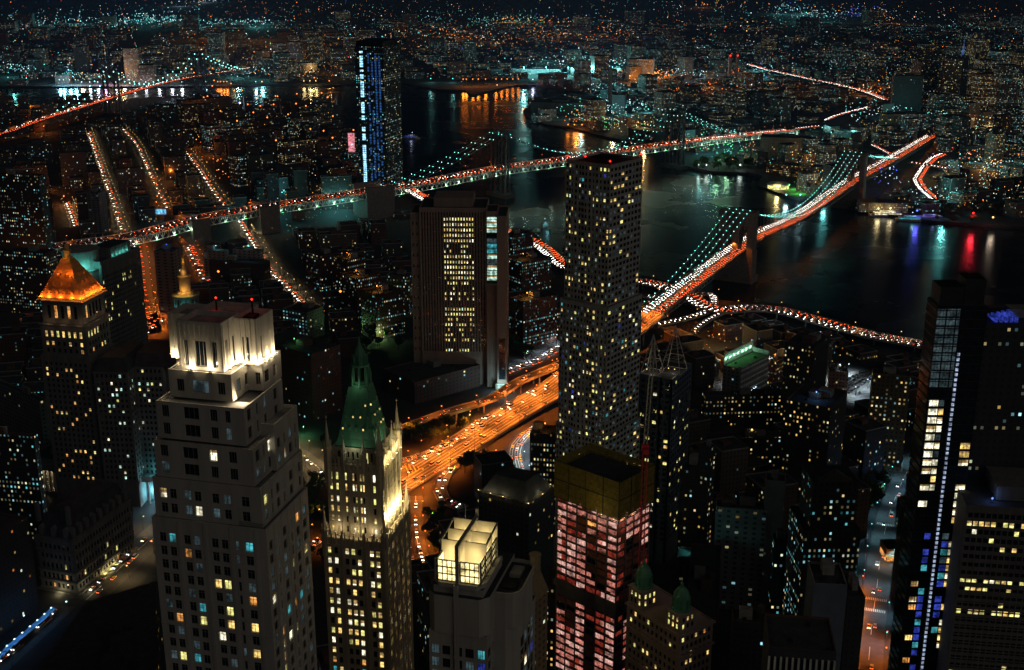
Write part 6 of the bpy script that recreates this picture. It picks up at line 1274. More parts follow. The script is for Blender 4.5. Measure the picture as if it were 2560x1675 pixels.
# ------------------------------------------------------------------ the crowd of smaller buildings
RH = {}
for path, hw in ROADS:
    for a, b in zip(path, path[1:]):
        n = max(1, int(math.dist(a, b) / 7))
        for k in range(n):
            x, y = a[0] + (b[0] - a[0]) * k / n, a[1] + (b[1] - a[1]) * k / n; RH.setdefault((int(x // 60), int(y // 60)), []).append((x, y, hw))
def near_road(x, y, r):
    i, j = int(x // 60), int(y // 60)
    for a in (i - 1, i, i + 1):
        for b in (j - 1, j, j + 1):
            for q in RH.get((a, b), ()):
                if (x - q[0]) ** 2 + (y - q[1]) ** 2 < (q[2] + r + .5) ** 2: return True
    return False
RGRID = set()
for path, hw in ROADS:
    for a, b in zip(path, path[1:]):
        n = max(1, int(math.dist(a, b) / 6))
        for k in range(n):
            x, y = a[0] + (b[0] - a[0]) * k / n, a[1] + (b[1] - a[1]) * k / n
            for dx in (-8, 0, 8):
                for dy in (-8, 0, 8):
                    if abs(dx) <= hw and abs(dy) <= hw: RGRID.add((int((x + dx) // 8), int((y + dy) // 8)))
def hides_road(x, y, w, h):
    """would a building this tall stand between the look-out and a road?"""
    L_ = h * y / (CZ - h); n = int(L_ / 6) + 1
    for k in range(n):
        t = 1 + (k + 1) * 6 / y
        for s_ in (-.4, 0, .4):
            if (int((x + s_ * w) * t // 8), int(y * t // 8)) in RGRID: return True
    return False
CAND = []   # x, y, w, d, h, rot, attr, zone, roof lamp
def crowd(poly, land_, pitch, th, hf, zone, lit, hue, tints, fill=.85, gap=.8, roofs=0.0, slab=0.0):
    t = math.radians(th); c, s_ = math.cos(t), math.sin(t); xs = [p[0] for p in poly]; ys = [p[1] for p in poly]; R_ = math.hypot(max(xs) - min(xs), max(ys) - min(ys)) / 2; cx, cy = (max(xs) + min(xs)) / 2, (max(ys) + min(ys)) / 2; n = int(R_ / pitch) + 1
    for i in range(-n, n + 1):
        if i % 5 == 0: continue          # cross streets
        for j in range(-n, n + 1):
            if j % 4 == 0 or RND() > fill: continue
            u, v = i * pitch + U(-.12, .12) * pitch, j * pitch + U(-.12, .12) * pitch; x, y = cx + c * u - s_ * v, cy + s_ * u + c * v
            if not inside(x, y, poly) or not inside(x, y, land_) or not inframe(x, y, 10, 60): continue
            w, d, h = pitch * gap * U(.8, 1.1), pitch * gap * U(.8, 1.1), hf()
            if RND() < slab: w, d, h = pitch * 1.5, pitch * .5, U(38, 58)
            if any(math.hypot(x - f[0], y - f[1]) < f[2] + max(w, d) * .5 for f in FOOT) or near_road(x, y, max(w, d) * .5 + 1): continue
            while h > 7 and hides_road(x, y, w, h): h *= .8
            CAND.append([x, y, w, d, h, t + U(-.03, .03), fa(max(0, lit * U(.2, 1.9)), U(2.3, 3.4), min(1, max(0, hue + U(-.3, .3))), random.choice(tints)), zone, RND() < roofs])
G = lambda *l: [at(x, y)[:2] for x, y in l]
TI = [DK, BR, (.06, .05, .045), (.045, .042, .05), (.09, .07, .055)]
a, b = at(247, 400), at(303, 562); ST = 90 - math.degrees(math.atan2(b[0] - a[0], -(b[1] - a[1]))) ; ST = math.degrees(math.atan2(b[1] - a[1], b[0] - a[0])) + 90
crowd(G((-300, 275), (500, 268), (860, 300), (1010, 460), (860, 490), (520, 545), (120, 620), (-300, 640)), MANP, 27, ST, lambda: U(13, 24) if RND() < .8 else U(26, 55), 'old_quarter', .13, .45, TI, slab=.05)
crowd(G((470, 300), (860, 305), (900, 470), (640, 500), (540, 420)), MANP, 46, ST + 20, lambda: U(30, 50), 'estate', .3, .45, [BR, DK], fill=.6, gap=.6, roofs=.95, slab=.4)
crowd(G((-200, 640), (120, 630), (520, 560), (860, 500), (1020, 480), (1020, 760), (860, 900), (-200, 960)), MANP, 30, 14, lambda: U(14, 30), 'chinatown', .12, .5, TI, slab=.06, roofs=.04)
crowd(G((1150, 560), (1262, 590), (1420, 690), (1400, 860), (1262, 860)), MANP, 32, 20, lambda: U(12, 30), 'waterside', .2, .3, TI, fill=.5)
crowd(G((1620, 840), (1820, 800), (2000, 810), (2300, 880), (2700, 980), (2700, 1500), (1620, 1300)), MANP, 27, 26, lambda: U(12, 26) if RND() < .75 else U(26, 46), 'seaport', .12, .5, TI)
crowd(G((1040, 1330), (1200, 1210), (1330, 1230), (1640, 1240), (2160, 1310), (2160, 1900), (700, 1900)), MANP, 30, 18, lambda: U(22, 52), 'financial', .1, .45, TI, fill=.8)
crowd(G((-300, 960), (230, 900), (240, 1100), (100, 1300), (-300, 1400)), MANP, 32, 14, lambda: U(20, 42), 'civic', .08, .4, TI)
crowd(G((2240, 1180), (2700, 1100), (2700, 1800), (2240, 1800)), MANP, 30, 8, lambda: U(30, 70), 'financial', .06, .4, TI)
# far bank: hundreds of blocks out to the hills
def far_blocks(poly, pitch, th, hf, zone, lit, hue, fill): crowd(poly, BRKP, pitch, th, hf, zone, lit * 1.7, hue, TI, fill, .75)
far_blocks(G((1700, 380), (2600, 300), (2700, 560), (2150, 530), (1900, 440)), 34, 22, lambda: U(14, 34) if RND() < .85 else U(40, 70), 'far_waterfront', .22, .4, .8)
far_blocks(G((1320, 190), (2700, 160), (2700, 300), (1700, 380), (1330, 300)), 46, 30, lambda: U(10, 24) if RND() < .85 else U(30, 70), 'far_quarter', .16, .4, .7)
far_blocks(G((-200, 130), (2700, 120), (2700, 165), (1320, 195), (-200, 214)), 62, 12, lambda: U(10, 26) if RND() < .86 else U(30, 75), 'far_quarter', .14, .35, .75)
far_blocks(G((-200, 60), (2700, 60), (2700, 122), (-200, 132)), 100, 12, lambda: U(8, 24) if RND() < .9 else U(30, 80), 'distant_quarter', .1, .3, .7)
far_blocks(G((2280, 180), (2640, 160), (2700, 300), (2300, 300)), 60, 10, lambda: U(40, 120), 'far_towers', .3, .4, .5)
far_blocks(G((330, 160), (860, 150), (860, 205), (330, 210)), 60, 4, lambda: U(20, 60) if RND() < .8 else U(80, 125), 'far_towers', .3, .45, .5)
# which of them the photo shows largest: a survey by sight lines
from mathutils.bvhtree import BVHTree
org = Vector((0, 0, CZ))
def sight_tree(extra=None):
    """one ray tree over everything built so far"""
    bpy.context.view_layer.update(); V = []; F = []; first = 0
    if extra: V += extra.v; F += extra.f; first = len(F)
    for o in S.objects:
        if o.type != 'MESH' or len(o.data.polygons) > 60000 or o.name.startswith('window'): continue
        b = len(V); mw = o.matrix_world; V += [mw @ v.co for v in o.data.vertices]; F += [tuple(b + i for i in p.vertices) for p in o.data.polygons]
    return BVHTree.FromPolygons(V, F), first
tm = MB(); owner = []
def cpoly(k, ox=0.0, oy=0.0):
    x, y, w, d, h, t = k[:6]; c, s_ = math.cos(t), math.sin(t); return [(x + c * u - s_ * v - ox, y + s_ * u + c * v - oy) for u, v in ((-w / 2, -d / 2), (w / 2, -d / 2), (w / 2, d / 2), (-w / 2, d / 2))]
for i, k in enumerate(CAND): tm.prism(cpoly(k), 3, 4 + k[4]); owner += [i] * 5
BV, first = sight_tree(tm)
seen = [0] * len(CAND); NX, NY = 512, 335
for j in range(NY):
    for i in range(NX):
        loc, nn, fi, dd = BV.ray_cast(org, Vector(ray((i + .5) * 5, (j + .5) * 5)).normalized())
        if fi is not None and fi < first: seen[owner[fi]] += 1
ZN = dict(old_quarter=('tenement', 'dark tenement block with scattered lit windows in the crowded old quarter at left', 'tenement blocks of the old quarter'),
          estate=('housing_block', 'brick estate block with lit windows among orange roof lamps left of the blue lit tower', 'estate blocks with orange roof lamps'),
          chinatown=('walk_up', 'low dark walk-up building between the steel bridge and the courthouses', 'walk-up buildings below the steel bridge'),
          waterside=('waterside_house', 'low dark building by the elevated riverside road', 'low buildings by the riverside road'),
          seaport=('seaport_house', 'low dark building between the black glass tower and the riverside road', 'low buildings near the seaport'),
          financial=('loft', 'dark office loft wedged between the taller towers at the bottom', 'dark lofts between the towers'),
          civic=('civic_house', 'dark low building left of the orange pyramid courthouse', 'dark buildings left of the courthouses'),
          far_waterfront=('waterfront_block', 'small lit block on the far bank between the two bridge ends', 'waterfront blocks on the far bank'),
          far_quarter=('far_house', 'tiny dark block with pinprick windows spread across the far bank', 'blocks spread across the far bank'),
          distant_quarter=('distant_block', 'faint distant block among the lights near the top of the view', 'distant blocks near the top of the view'),
          far_towers=('far_apartment_tower', 'slim lit apartment tower rising above the far bank roofs', 'apartment towers of the far bank'))
order = sorted(range(len(CAND)), key=lambda i: -seen[i]); used = {}; rest = {}
CAP = dict(old_quarter=260, estate=120, chinatown=200, seaport=160, financial=120, civic=60, waterside=60, far_waterfront=140, far_quarter=120, distant_quarter=40, far_towers=80)
for i in order:
    k = CAND[i]; z = k[7]; nm, lb, gr = ZN[z]
    if seen[i] >= 3 and used.get(z, 0) < CAP[z]:
        used[z] = used.get(z, 0) + 1; mb = MB(); P = cpoly(k, k[0], k[1]); h = k[4]; mb.prism(P, 0, h, 0, 1, k[6], uo=U(0, 90))
        o = mb.build(nm, [FAC, M_['roof']], None, label=lb, cat='building', group=gr); o.location = (k[0], k[1], 4)
        if k[1] < 1900 and seen[i] > 12:
            q = MB(); f = lambda a, b: (P[0][0] + (P[1][0] - P[0][0]) * a + (P[3][0] - P[0][0]) * b, P[0][1] + (P[1][1] - P[0][1]) * a + (P[3][1] - P[0][1]) * b); a0, b0 = U(.1, .5), U(.2, .5)
            q.prism([f(a0, b0), f(a0 + .3, b0), f(a0 + .3, b0 + .3), f(a0, b0 + .3)], h, h + U(2, 4), 0); q.build('roof_bulkhead', M_['brick'], o)
            if RND() < .4 and k[1] < 1200:
                q = MB(); x, y = f(.75, .6); q.lathe(x, y, [(.3, h), (.3, h + 2), (1.5, h + 2), (1.5, h + 4.6), (0, h + 5.8)], 8); q.build('water_tank', M_['bark'], o)
            e = MB()
            for s_ in range(4):
                a, b = P[s_], P[(s_ + 1) % 4]; e.bar((*a, h + .4), (*b, h + .4), .4, .8)
            e.build('parapet', M_['concrete'], o)
        if k[8]:
            q = MB(); q.bar((0, 0, h), (0, 0, h + 4), .3); q.octa(0, -.5, h + 4.2, 1.5, 1); q.build('roof_lamp', [M_['darkmetal'], E_['l_amber']], o); light('POINT', (k[0], k[1] - 1, 4 + h + 3.6), 26000, AMB, None, .6, name='roof_bulb').parent = o; o.children[-1].location = (0, -1, h + 3.6)
    else: rest.setdefault(z, []).append(i)
for z, l in rest.items():
    mb = MB()
    for i in l: k = CAND[i]; mb.prism(cpoly(k), 4, 4 + k[4], 0, 1, k[6], uo=U(0, 90))
    mb.build('remaining_city_blocks', [FAC, M_['roof']], kind='stuff', label=None)

# ------------------------------------------------------------------ street lamps
def in_view(p, tol=6):
    d = Vector(p) - org; l = d.length; d.normalize(); loc, *_ = BV.ray_cast(org, d, l - tol); return loc is None
BV, _ = sight_tree()
_lm = {}
def lamp_meshes(h, col):
    k = (round(h), col)
    if k not in _lm:
        a = MB(); a.lathe(0, 0, [(.16, 0), (.09, h)], 6); a.bar((0, 0, h), (0, 1.6, h + .3), .12); b = MB(); b.box(-.32, .32, 1.1, 2.0, h + .05, h + .35); b.octa(0, 1.55, h - .02, .34); _lm[k] = (a.mesh('pole', [M_['darkmetal']]), b.mesh('lamp_head', [E_[col]]))
    return _lm[k]
CN = dict(l_amber='amber', l_warm='warm white', l_white='cold white', l_blue='blue', l_green='green', l_teal='teal')
vis = [(in_view((q[0], q[1], q[2] + q[3] + .6)), q) for q in LAMPQ]; vis.sort(key=lambda t: (not t[0], t[1][1])); n = 0; nl = 0; far = {}
for ok, (x, y, z, h, col, rd, pw, a) in vis:
    if ok and n < 290:
        n += 1; t = thing('street_lamp', f'thin {CN[col]} street lamp standing along the {rd}', 'street lamp', (x, y, z), f'{CN[col]} lamps along the {rd}'); t.rotation_euler = (0, 0, a); p, hd = lamp_meshes(h, col); link('pole', p, t); link('lamp_head', hd, t); t_ = t
    else:
        t_ = None; far.setdefault(col, []).append((x, y, z + h))
    if pw:
        c = {'l_amber': (1, .22, .02), 'l_warm': (1, .68, .3), 'l_white': (.72, .92, 1), 'l_green': (.2, 1, .25), 'l_blue': (.2, .4, 1), 'l_teal': (.3, .9, .9)}[col]; nl += 1
        if rd == 'financial street': c = (.4, .82, 1)
        light('SPOT', (x - math.sin(a) * 1.6, y + math.cos(a) * 1.6, z + h - .4), pw, c, None, .4, spot=150, name='street_bulb')
cl = [k for k in far]; mb = MB()
for i, k in enumerate(cl):
    for p in far[k]: mb.octa(*p, .5, i); mb.bar((p[0], p[1], 4), p, .2, m=len(cl))
mb.build('remaining_street_lamps', [E_[k] for k in cl] + [M_['darkmetal']], kind='stuff')

# ------------------------------------------------------------------ far city lamps, along their streets and in brighter clusters
FL = [MB() for _ in range(1)][0]
def dot(x, y, z, r, m): FL.octa(x, y, z, r, m)
def mixcol(cool): return pick(dict([(0, 5 * cool + .6), (1, 3 * cool + .6), (2, 4.2 * (1 - cool) + .2), (3, 3 * (1 - cool) + .4), (4, .22), (5, .14), (6, .25)]))
def rad(y): return .36 + .000155 * y
for _ in range(9000):
    px = U(-20, 2580); py = 4 + 250 * RND() ** 1.2
    if RND() > .12 + py / 60: continue
    x, y, z = at(px, py)
    if not inside(x, y, BRKP): continue
    # lamps stand along the streets: snap one coordinate to a street grid
    t = math.radians(18); c, s_ = math.cos(t), math.sin(t); u, v = c * x + s_ * y, -s_ * x + c * y
    if RND() < .5: u = round(u / 110) * 110
    else: v = round(v / 190) * 190
    x, y = c * u - s_ * v, s_ * u + c * v
    w = .5 + .5 * math.sin(x * .0021 + 1.3) * math.sin(y * .0013 + .5)
    if RND() > .35 + .65 * w: continue
    dot(x, y, 4 + U(12, 34), rad(y) * pick({.5: 6, .8: 3, 1.25: 1, 1.8: .2}), mixcol(min(1, max(0, .45 + 1.1 * noise.noise((x * .0011, y * .0006, 1.7))))))
def cluster(px, py, sx, sy, n, cols, r=1.0, h=(12, 30), land_=None):
    for _ in range(n):
        x, y, z = at(random.gauss(px, sx), random.gauss(py, sy))
        if y < 0 or y > 15000 or not inside(x, y, land_ or BRKP): continue
        dot(x, y, 4 + U(*h), rad(y) * r * U(.6, 1.35), pick(cols))
    for _ in range(3 if n >= 40 else 1):  # added glow lights, each with a bigger dot, pooling colour over the cluster
        x, y, z = at(random.gauss(px, sx * .8), random.gauss(py, sy * .8)); g = max(cols, key=cols.get)
        if 0 < y < 9000 and inside(x, y, land_ or BRKP) and not any(math.hypot(x - f[0], y - f[1]) < f[2] + (50 if land_ is None else 6) for f in FOOT):
            hz_ = 4 + (30 if land_ is None else 14); pw_ = 50000 * (y / 3000) if land_ is None else 13000 * (y / 1500); dot(x, y, hz_, rad(y) * 1.5, g); light('POINT', (x, y - 3, hz_ + 3), pw_ * (.35 if g == 6 else 1), {0: (.2, .9, .85), 1: (.6, .85, 1), 2: (1, .26, .03), 3: (1, .6, .2), 4: (1, .05, .03), 5: (.1, .15, 1), 6: (.45, 1, .6)}[g], None, 1.5, name='cluster_glow')
TE, AM = {0: 5, 1: 4, 3: .3}, {2: 5, 3: 2}
for q in ((180, 66, 60, 7, 60, TE), (300, 60, 60, 8, 80, TE, 1.1), (400, 55, 40, 7, 90, TE, 1.2), (520, 68, 50, 5, 40, TE), (620, 65, 60, 4, 60, TE, 1.1), (480, 12, 40, 4, 20, {1: 3, 3: 3}, 1.1), (530, 6, 14, 1.5, 22, {1: 3}, 1.2), (60, 62, 30, 5, 30, TE), (60, 185, 40, 6, 50, TE, 1.1), (260, 209, 60, 1.6, 70, {1: 2, 3: 3, 0: 2}, .9), (170, 203, 12, 2, 20, TE, 1.3), (330, 212, 60, 1, 40, {3: 3, 1: 1}, .8),
          (600, 198, 40, 5, 50, {0: 3, 1: 3, 2: 1}), (700, 165, 30, 14, 40, {1: 3, 0: 2, 4: .4}), (770, 195, 18, 10, 40, {3: 3, 2: 1}), (440, 160, 30, 14, 40, {3: 2, 1: 1, 0: 1}), (1260, 62, 50, 9, 90, {6: 3, 0: 3, 1: 1}, .8), (1330, 62, 60, 6, 50, AM, 1.1), (1440, 95, 70, 8, 90, AM), (1130, 110, 80, 18, 80, {0: 2, 2: 3, 3: 1}), (1420, 168, 70, 7, 80, TE, 1.2), (1500, 180, 40, 10, 90, TE, 1.3), (1540, 235, 70, 5, 50, TE), (1520, 285, 45, 12, 110, TE, 1.1), (1450, 292, 40, 8, 40, {0: 3, 6: 2}),
          (1620, 292, 40, 8, 60, TE), (1530, 330, 60, 9, 130, {3: 3, 6: 2, 0: 2}), (1440, 316, 20, 5, 20, AM), (1640, 205, 30, 5, 70, AM, 1.3), (1560, 200, 30, 3, 25, AM), (1730, 200, 50, 4, 40, {1: 2, 0: 1}), (1760, 245, 50, 6, 50, AM), (1840, 196, 12, 4, 14, AM, 1.3), (1910, 200, 20, 12, 40, {0: 3, 1: 2, 5: 1}), (1780, 380, 50, 14, 60, {0: 3, 6: 3, 2: 1}), (1800, 402, 40, 6, 46, {6: 3, 0: 2}), (1870, 385, 16, 6, 14, AM, 1.1), (2180, 240, 50, 8, 40, AM, 1.2),
          (2170, 300, 35, 12, 60, TE), (2240, 300, 25, 8, 40, TE), (2340, 310, 30, 8, 26, {0: 3, 3: 1}), (2440, 350, 60, 25, 70, {3: 2, 0: 2}), (2470, 420, 50, 10, 22, {2: 3, 4: 2}, 1.2), (2470, 470, 60, 28, 140, {3: 4, 0: 2, 2: 1}), (2440, 440, 40, 10, 40, TE), (2330, 520, 40, 8, 60, TE, .9), (2220, 470, 22, 12, 24, {5: 2, 1: 2}), (2050, 480, 30, 10, 30, {3: 3, 0: 1}), (2000, 420, 40, 14, 50, {3: 3, 0: 2}), (2060, 380, 40, 20, 60, {3: 2, 0: 3, 6: 1}), (1250, 120, 40, 6, 30, AM), (2040, 45, 40, 10, 60, TE), (1990, 30, 30, 8, 40, TE), (2160, 36, 40, 6, 30, {5: 2, 1: 2, 2: 1}), (2210, 52, 20, 8, 24, AM), (1780, 18, 50, 4, 30, AM)):
    cluster(*q)
# the near quarters: lamps in yards and side streets
for q in ((150, 320, 90, 30, 60, {2: 3, 3: 1}), (110, 265, 50, 8, 40, AM), (40, 300, 30, 12, 20, AM), (480, 260, 60, 14, 60, {1: 2, 3: 2, 2: 1}), (570, 275, 18, 4, 26, {0: 2, 6: 3}), (620, 330, 60, 30, 80, {2: 4, 3: 2}, .95), (720, 400, 70, 35, 90, {2: 4, 3: 1, 0: 1}, .95), (560, 400, 40, 40, 60, {2: 5, 3: 1}, .9), (430, 430, 60, 40, 70, {2: 3, 0: 2, 3: 2}), (170, 450, 60, 50, 50, {2: 2, 0: 2, 3: 2}), (200, 515, 14, 10, 16, {2: 2, 3: 2}), (440, 520, 30, 14, 40, {2: 4, 3: 1}), (700, 560, 80, 30, 60, {0: 2, 3: 2, 2: 1}), (860, 520, 50, 20, 50, {0: 3, 2: 1}), (960, 480, 20, 8, 40, {2: 3, 6: 1}), (880, 800, 40, 20, 20, {6: 3, 2: 1}), (1290, 700, 14, 20, 20, {6: 2, 1: 2}), (10, 720, 30, 20, 24, {2: 4, 4: 1}), (20, 870, 20, 20, 16, {2: 3, 4: 1}), (380, 790, 20, 16, 12, AM), (1770, 880, 60, 30, 50, {3: 3, 2: 1}), (2000, 870, 80, 16, 40, {1: 2, 3: 2}), (1850, 1040, 60, 20, 20, {3: 4}), (2050, 930, 50, 16, 30, {3: 2, 0: 1})):
    cluster(*q[:6], .55 if len(q) == 6 else q[6], (5, 10), MANP)
FL.build('far_city_lamps', [E_[k] for k in LAMPS], kind='stuff')
# lamps on the waterfronts that throw reflections across the river
def shore(px, py, h, pw, col, em, label):
    p = at(px, py, 4); t = thing('quay_lamp', label, 'lamp', (p[0], p[1], 4), 'lamps on the far quays'); m = MB(); m.lathe(0, 0, [(.3, 0), (.2, h)], 6); m.build('pole', M_['darkmetal'], t); m = MB(); m.octa(0, 0, h + 1, 1.7); m.build('lamp_head', E_[em], t); light('POINT', (p[0], p[1] - .2, 4 + h + 1), pw, col, t, 3.0)
def shores(xs, y, h, pw, c, em, lb, jy=0):
    for x in xs: shore(x, y + U(-jy, jy), h, pw * U(.6, 1.3), c, em, lb)
shores((1158, 1166, 1182, 1196, 1214), 215, 18, 20000, (1, .25, .02), 'l_amber', 'amber quay lamp on the dockyard pier mid-river')
shores((1240, 1254, 1268, 1282, 1296), 211, 14, 12000, (1, .25, .02), 'l_amber', 'amber lamp in the row along the dockyard basin')
shores((1332,), 212, 14, 40000, (.6, .65, 1), 'l_white', 'blue-white lamp at the dockyard basin mouth'); shores((1309,), 256, 16, 9000, (1, .27, .03), 'l_amber', 'lone amber lamp at the tip of the spit')
shores((1335, 1352), 298, 10, 22000, (.4, .95, 1), 'l_teal', 'teal lamp on the spit\'s south quay'); shores((1420, 1436, 1455), 322, 8, 7000, (1, .27, .03), 'l_amber', 'amber lamp below the waterside park')
shores((150, 160, 175, 190), 213, 14, 90000, (.3, .8, 1), 'l_teal', 'teal lamp on the far quay at upper left'); shores((205, 225, 245, 268, 290, 312, 336, 365, 398, 430, 455), 213, 8, 22000, (.85, .9, 1), 'l_white', 'white lamp in the long quay row at upper left'); shores((263,), 212, 12, 110000, (.6, .1, 1), 'l_blue', 'violet lamp on the far quay at upper left')
shores((545, 552, 560, 568), 214, 10, 14000, (1, .26, .03), 'l_amber', 'amber lamp right of the trestle bridge foot'); shores((515, 640, 655), 214, 10, 26000, (.4, .8, 1), 'l_teal', 'teal lamp on the quay before the far towers'); shores((760, 775, 790), 212, 10, 14000, (1, .75, .3), 'l_warm', 'warm lamp before the far apartment towers')
shores((1077, 1132), 206, 10, 14000, (.3, .95, .9), 'l_teal', 'teal channel lamp on the low far shore'); shores((2430,), 562, 16, 16000, (1, .03, .05), 'l_red', 'red lamp on the far landing near the right edge'); shores((2480,), 566, 12, 5000, (1, .8, .6), 'l_warm', 'warm lamp right of the red landing lamp'); shores((2291,), 545, 10, 12000, (.1, .1, 1), 'l_blue', 'blue lamp at the far landing')
shores((2195, 2225), 533, 6, 5000, (1, .8, .4), 'l_warm', 'warm lamp before the yellow riverside building'); shores((1745, 1765, 1850), 425, 8, 5000, (.8, 1, .9), 'l_white', 'white lamp at the far park edge'); shores((1965, 2000), 498, 6, 12000, (.5, .9, 1), 'l_teal', 'teal lamp on the lawn point\'s edge'); shores((2060,), 505, 8, 22000, (.2, .9, .9), 'l_teal', 'teal lamp under the granite bridge end')
# sports field masts
for x, y in ((541, 258), (560, 257), (601, 258), (624, 259)):
    p = at(x, 278, 4); t = thing('field_mast', 'tall floodlight mast with violet-white lamp at the sports field', 'mast', p, 'floodlight masts of the sports field'); z = atY(x, y, p[1])[2] - 4; m = MB(); m.lathe(0, 0, [(.5, 0), (.3, z)], 6); m.build('pole', M_['darkmetal'], t); m = MB(); m.box(-2.2, 2.2, -.5, .5, z, z + 2); m.build('lamp_head', emit('violet_lamp', (.45, .4, 1), 6), t); light('POINT', (p[0], p[1] - 1, 4 + z), 30000, (.6, .7, 1), t, 1)

# ------------------------------------------------------------------ trees
def tree_mesh(seed):
    random.seed(seed); tr = MB(); tr.lathe(0, 0, [(.32, 0), (.22, 2.5), (.15, 5)], 6); cl_ = []
    for k in range(7):
        a = U(0, 6.28); r = U(1.2, 2.8); q = (r * math.cos(a), r * math.sin(a), U(4.2, 8)); tr.bar((0, 0, U(2.4, 4.4)), q, .14); cl_.append((q, U(1.1, 1.9)))
    cl_.append(((0, 0, 8), 1.6)); cr = MB()
    for q, r in cl_:
        for _ in range(60):
            d = Vector((random.gauss(0, 1), random.gauss(0, 1), random.gauss(0, .8))).normalized() * r * RND() ** .4; c = Vector(q) + d; s_ = U(.22, .5); a = Vector((random.gauss(0, 1), random.gauss(0, 1), random.gauss(0, 1))).normalized() * s_; b = a.orthogonal().normalized() * s_ * .8
            cr.face([tuple(c - a - b), tuple(c + a - b), tuple(c + a + b), tuple(c - a + b)])
    return tr.mesh('trunk', [M_['bark']]), cr.mesh('crown', [M_['leaf']])
TM = [tree_mesh(k) for k in range(4)]; random.seed(11); nt = 0
def trees(px0, px1, py0, py1, n, label, group, s=(.9, 1.5), land_=None):
    for _ in range(n):
        x, y, z = at(U(px0, px1), U(py0, py1))
        if near_road(x, y, 2) or any(math.hypot(x - f[0], y - f[1]) < f[2] * .8 for f in FOOT): continue
        t = thing('tree', label, 'tree', (x, y, 4), group); t.scale = (U(*s),) * 3; t.rotation_euler = (0, 0, U(0, 6)); a, b = random.choice(TM); link('trunk', a, t); link('crown', b, t)
trees(700, 822, 1110, 1420, 46, 'dark leafy park tree between the pale tower and the gothic tower', 'park trees behind the gothic tower')
trees(1040, 1110, 1275, 1400, 22, 'leafy tree by the amber park street right of the gothic tower', 'trees by the amber park street')
trees(1080, 1290, 1120, 1200, 40, 'dark tree on the verge beside the freeway ramps', 'verge trees beside the freeway'); trees(1020, 1200, 1070, 1110, 26, 'tree on the slope below the upper ramp', 'trees below the upper ramp')
trees(850, 1000, 760, 900, 46, 'green-lit tree among the brick housing slabs', 'trees among the housing slabs'); trees(1262, 1340, 830, 900, 24, 'tree beside the brown slit-windowed tower base', 'trees beside the slit-windowed tower')
trees(1715, 1880, 398, 428, 44, 'tree in the green-lit park on the far bank', 'trees of the far park', (1, 1.7)); trees(1980, 2080, 440, 470, 24, 'dark tree behind the far lawn', 'trees behind the far lawn', (1, 1.7))
trees(2340, 2540, 500, 560, 36, 'dark tree on the far bluff at the right edge', 'trees on the far bluff', (1, 1.8)); trees(2150, 2214, 1175, 1300, 40, 'dark tree in the small park left of the street bend', 'trees of the small park', (.8, 1.1)); trees(2220, 2290, 1200, 1260, 14, 'blue-lit tree where the narrow street bends', 'trees at the street bend', (.6, .9)); trees(1850, 1975, 930, 985, 18, 'tree in the white-lit hospital street', 'trees of the hospital street', (.6, 1)); trees(2090, 2180, 930, 985, 14, 'tree beside the floodlit parking court', 'trees beside the parking court', (.6, 1))
for px, py, pw, c in ((1080, 1310, 3000, (.4, 1, .15)), (950, 850, 8000, (.5, 1, .3)), (880, 830, 6000, (.4, 1, .3)), (760, 1090, 5000, (.2, 1, .35)), (1300, 860, 7000, (.4, 1, .6)), (1240, 1150, 3500, AMB), (1175, 1060, 5500, (1, .55, .08)), (1800, 410, 12000, (.3, 1, .4)), (1760, 415, 8000, (.4, 1, .6)), (2255, 1225, 2600, (.3, .6, 1)), (800, 1300, 2200, AMB)):
    p = at(px, py, 4); t = thing('park_lamp', 'low globe lamp standing among trees', 'lamp', p, 'globe lamps among the trees'); m = MB(); m.lathe(0, 0, [(.1, 0), (.08, 8)], 6); m.build('pole', M_['darkmetal'], t); m = MB(); m.octa(0, 0, 8.3, .4); m.build('lamp_head', E_['l_green' if c[1] == 1 else 'l_amber'], t); light('POINT', (p[0], p[1], 12), pw, c, t, .5)

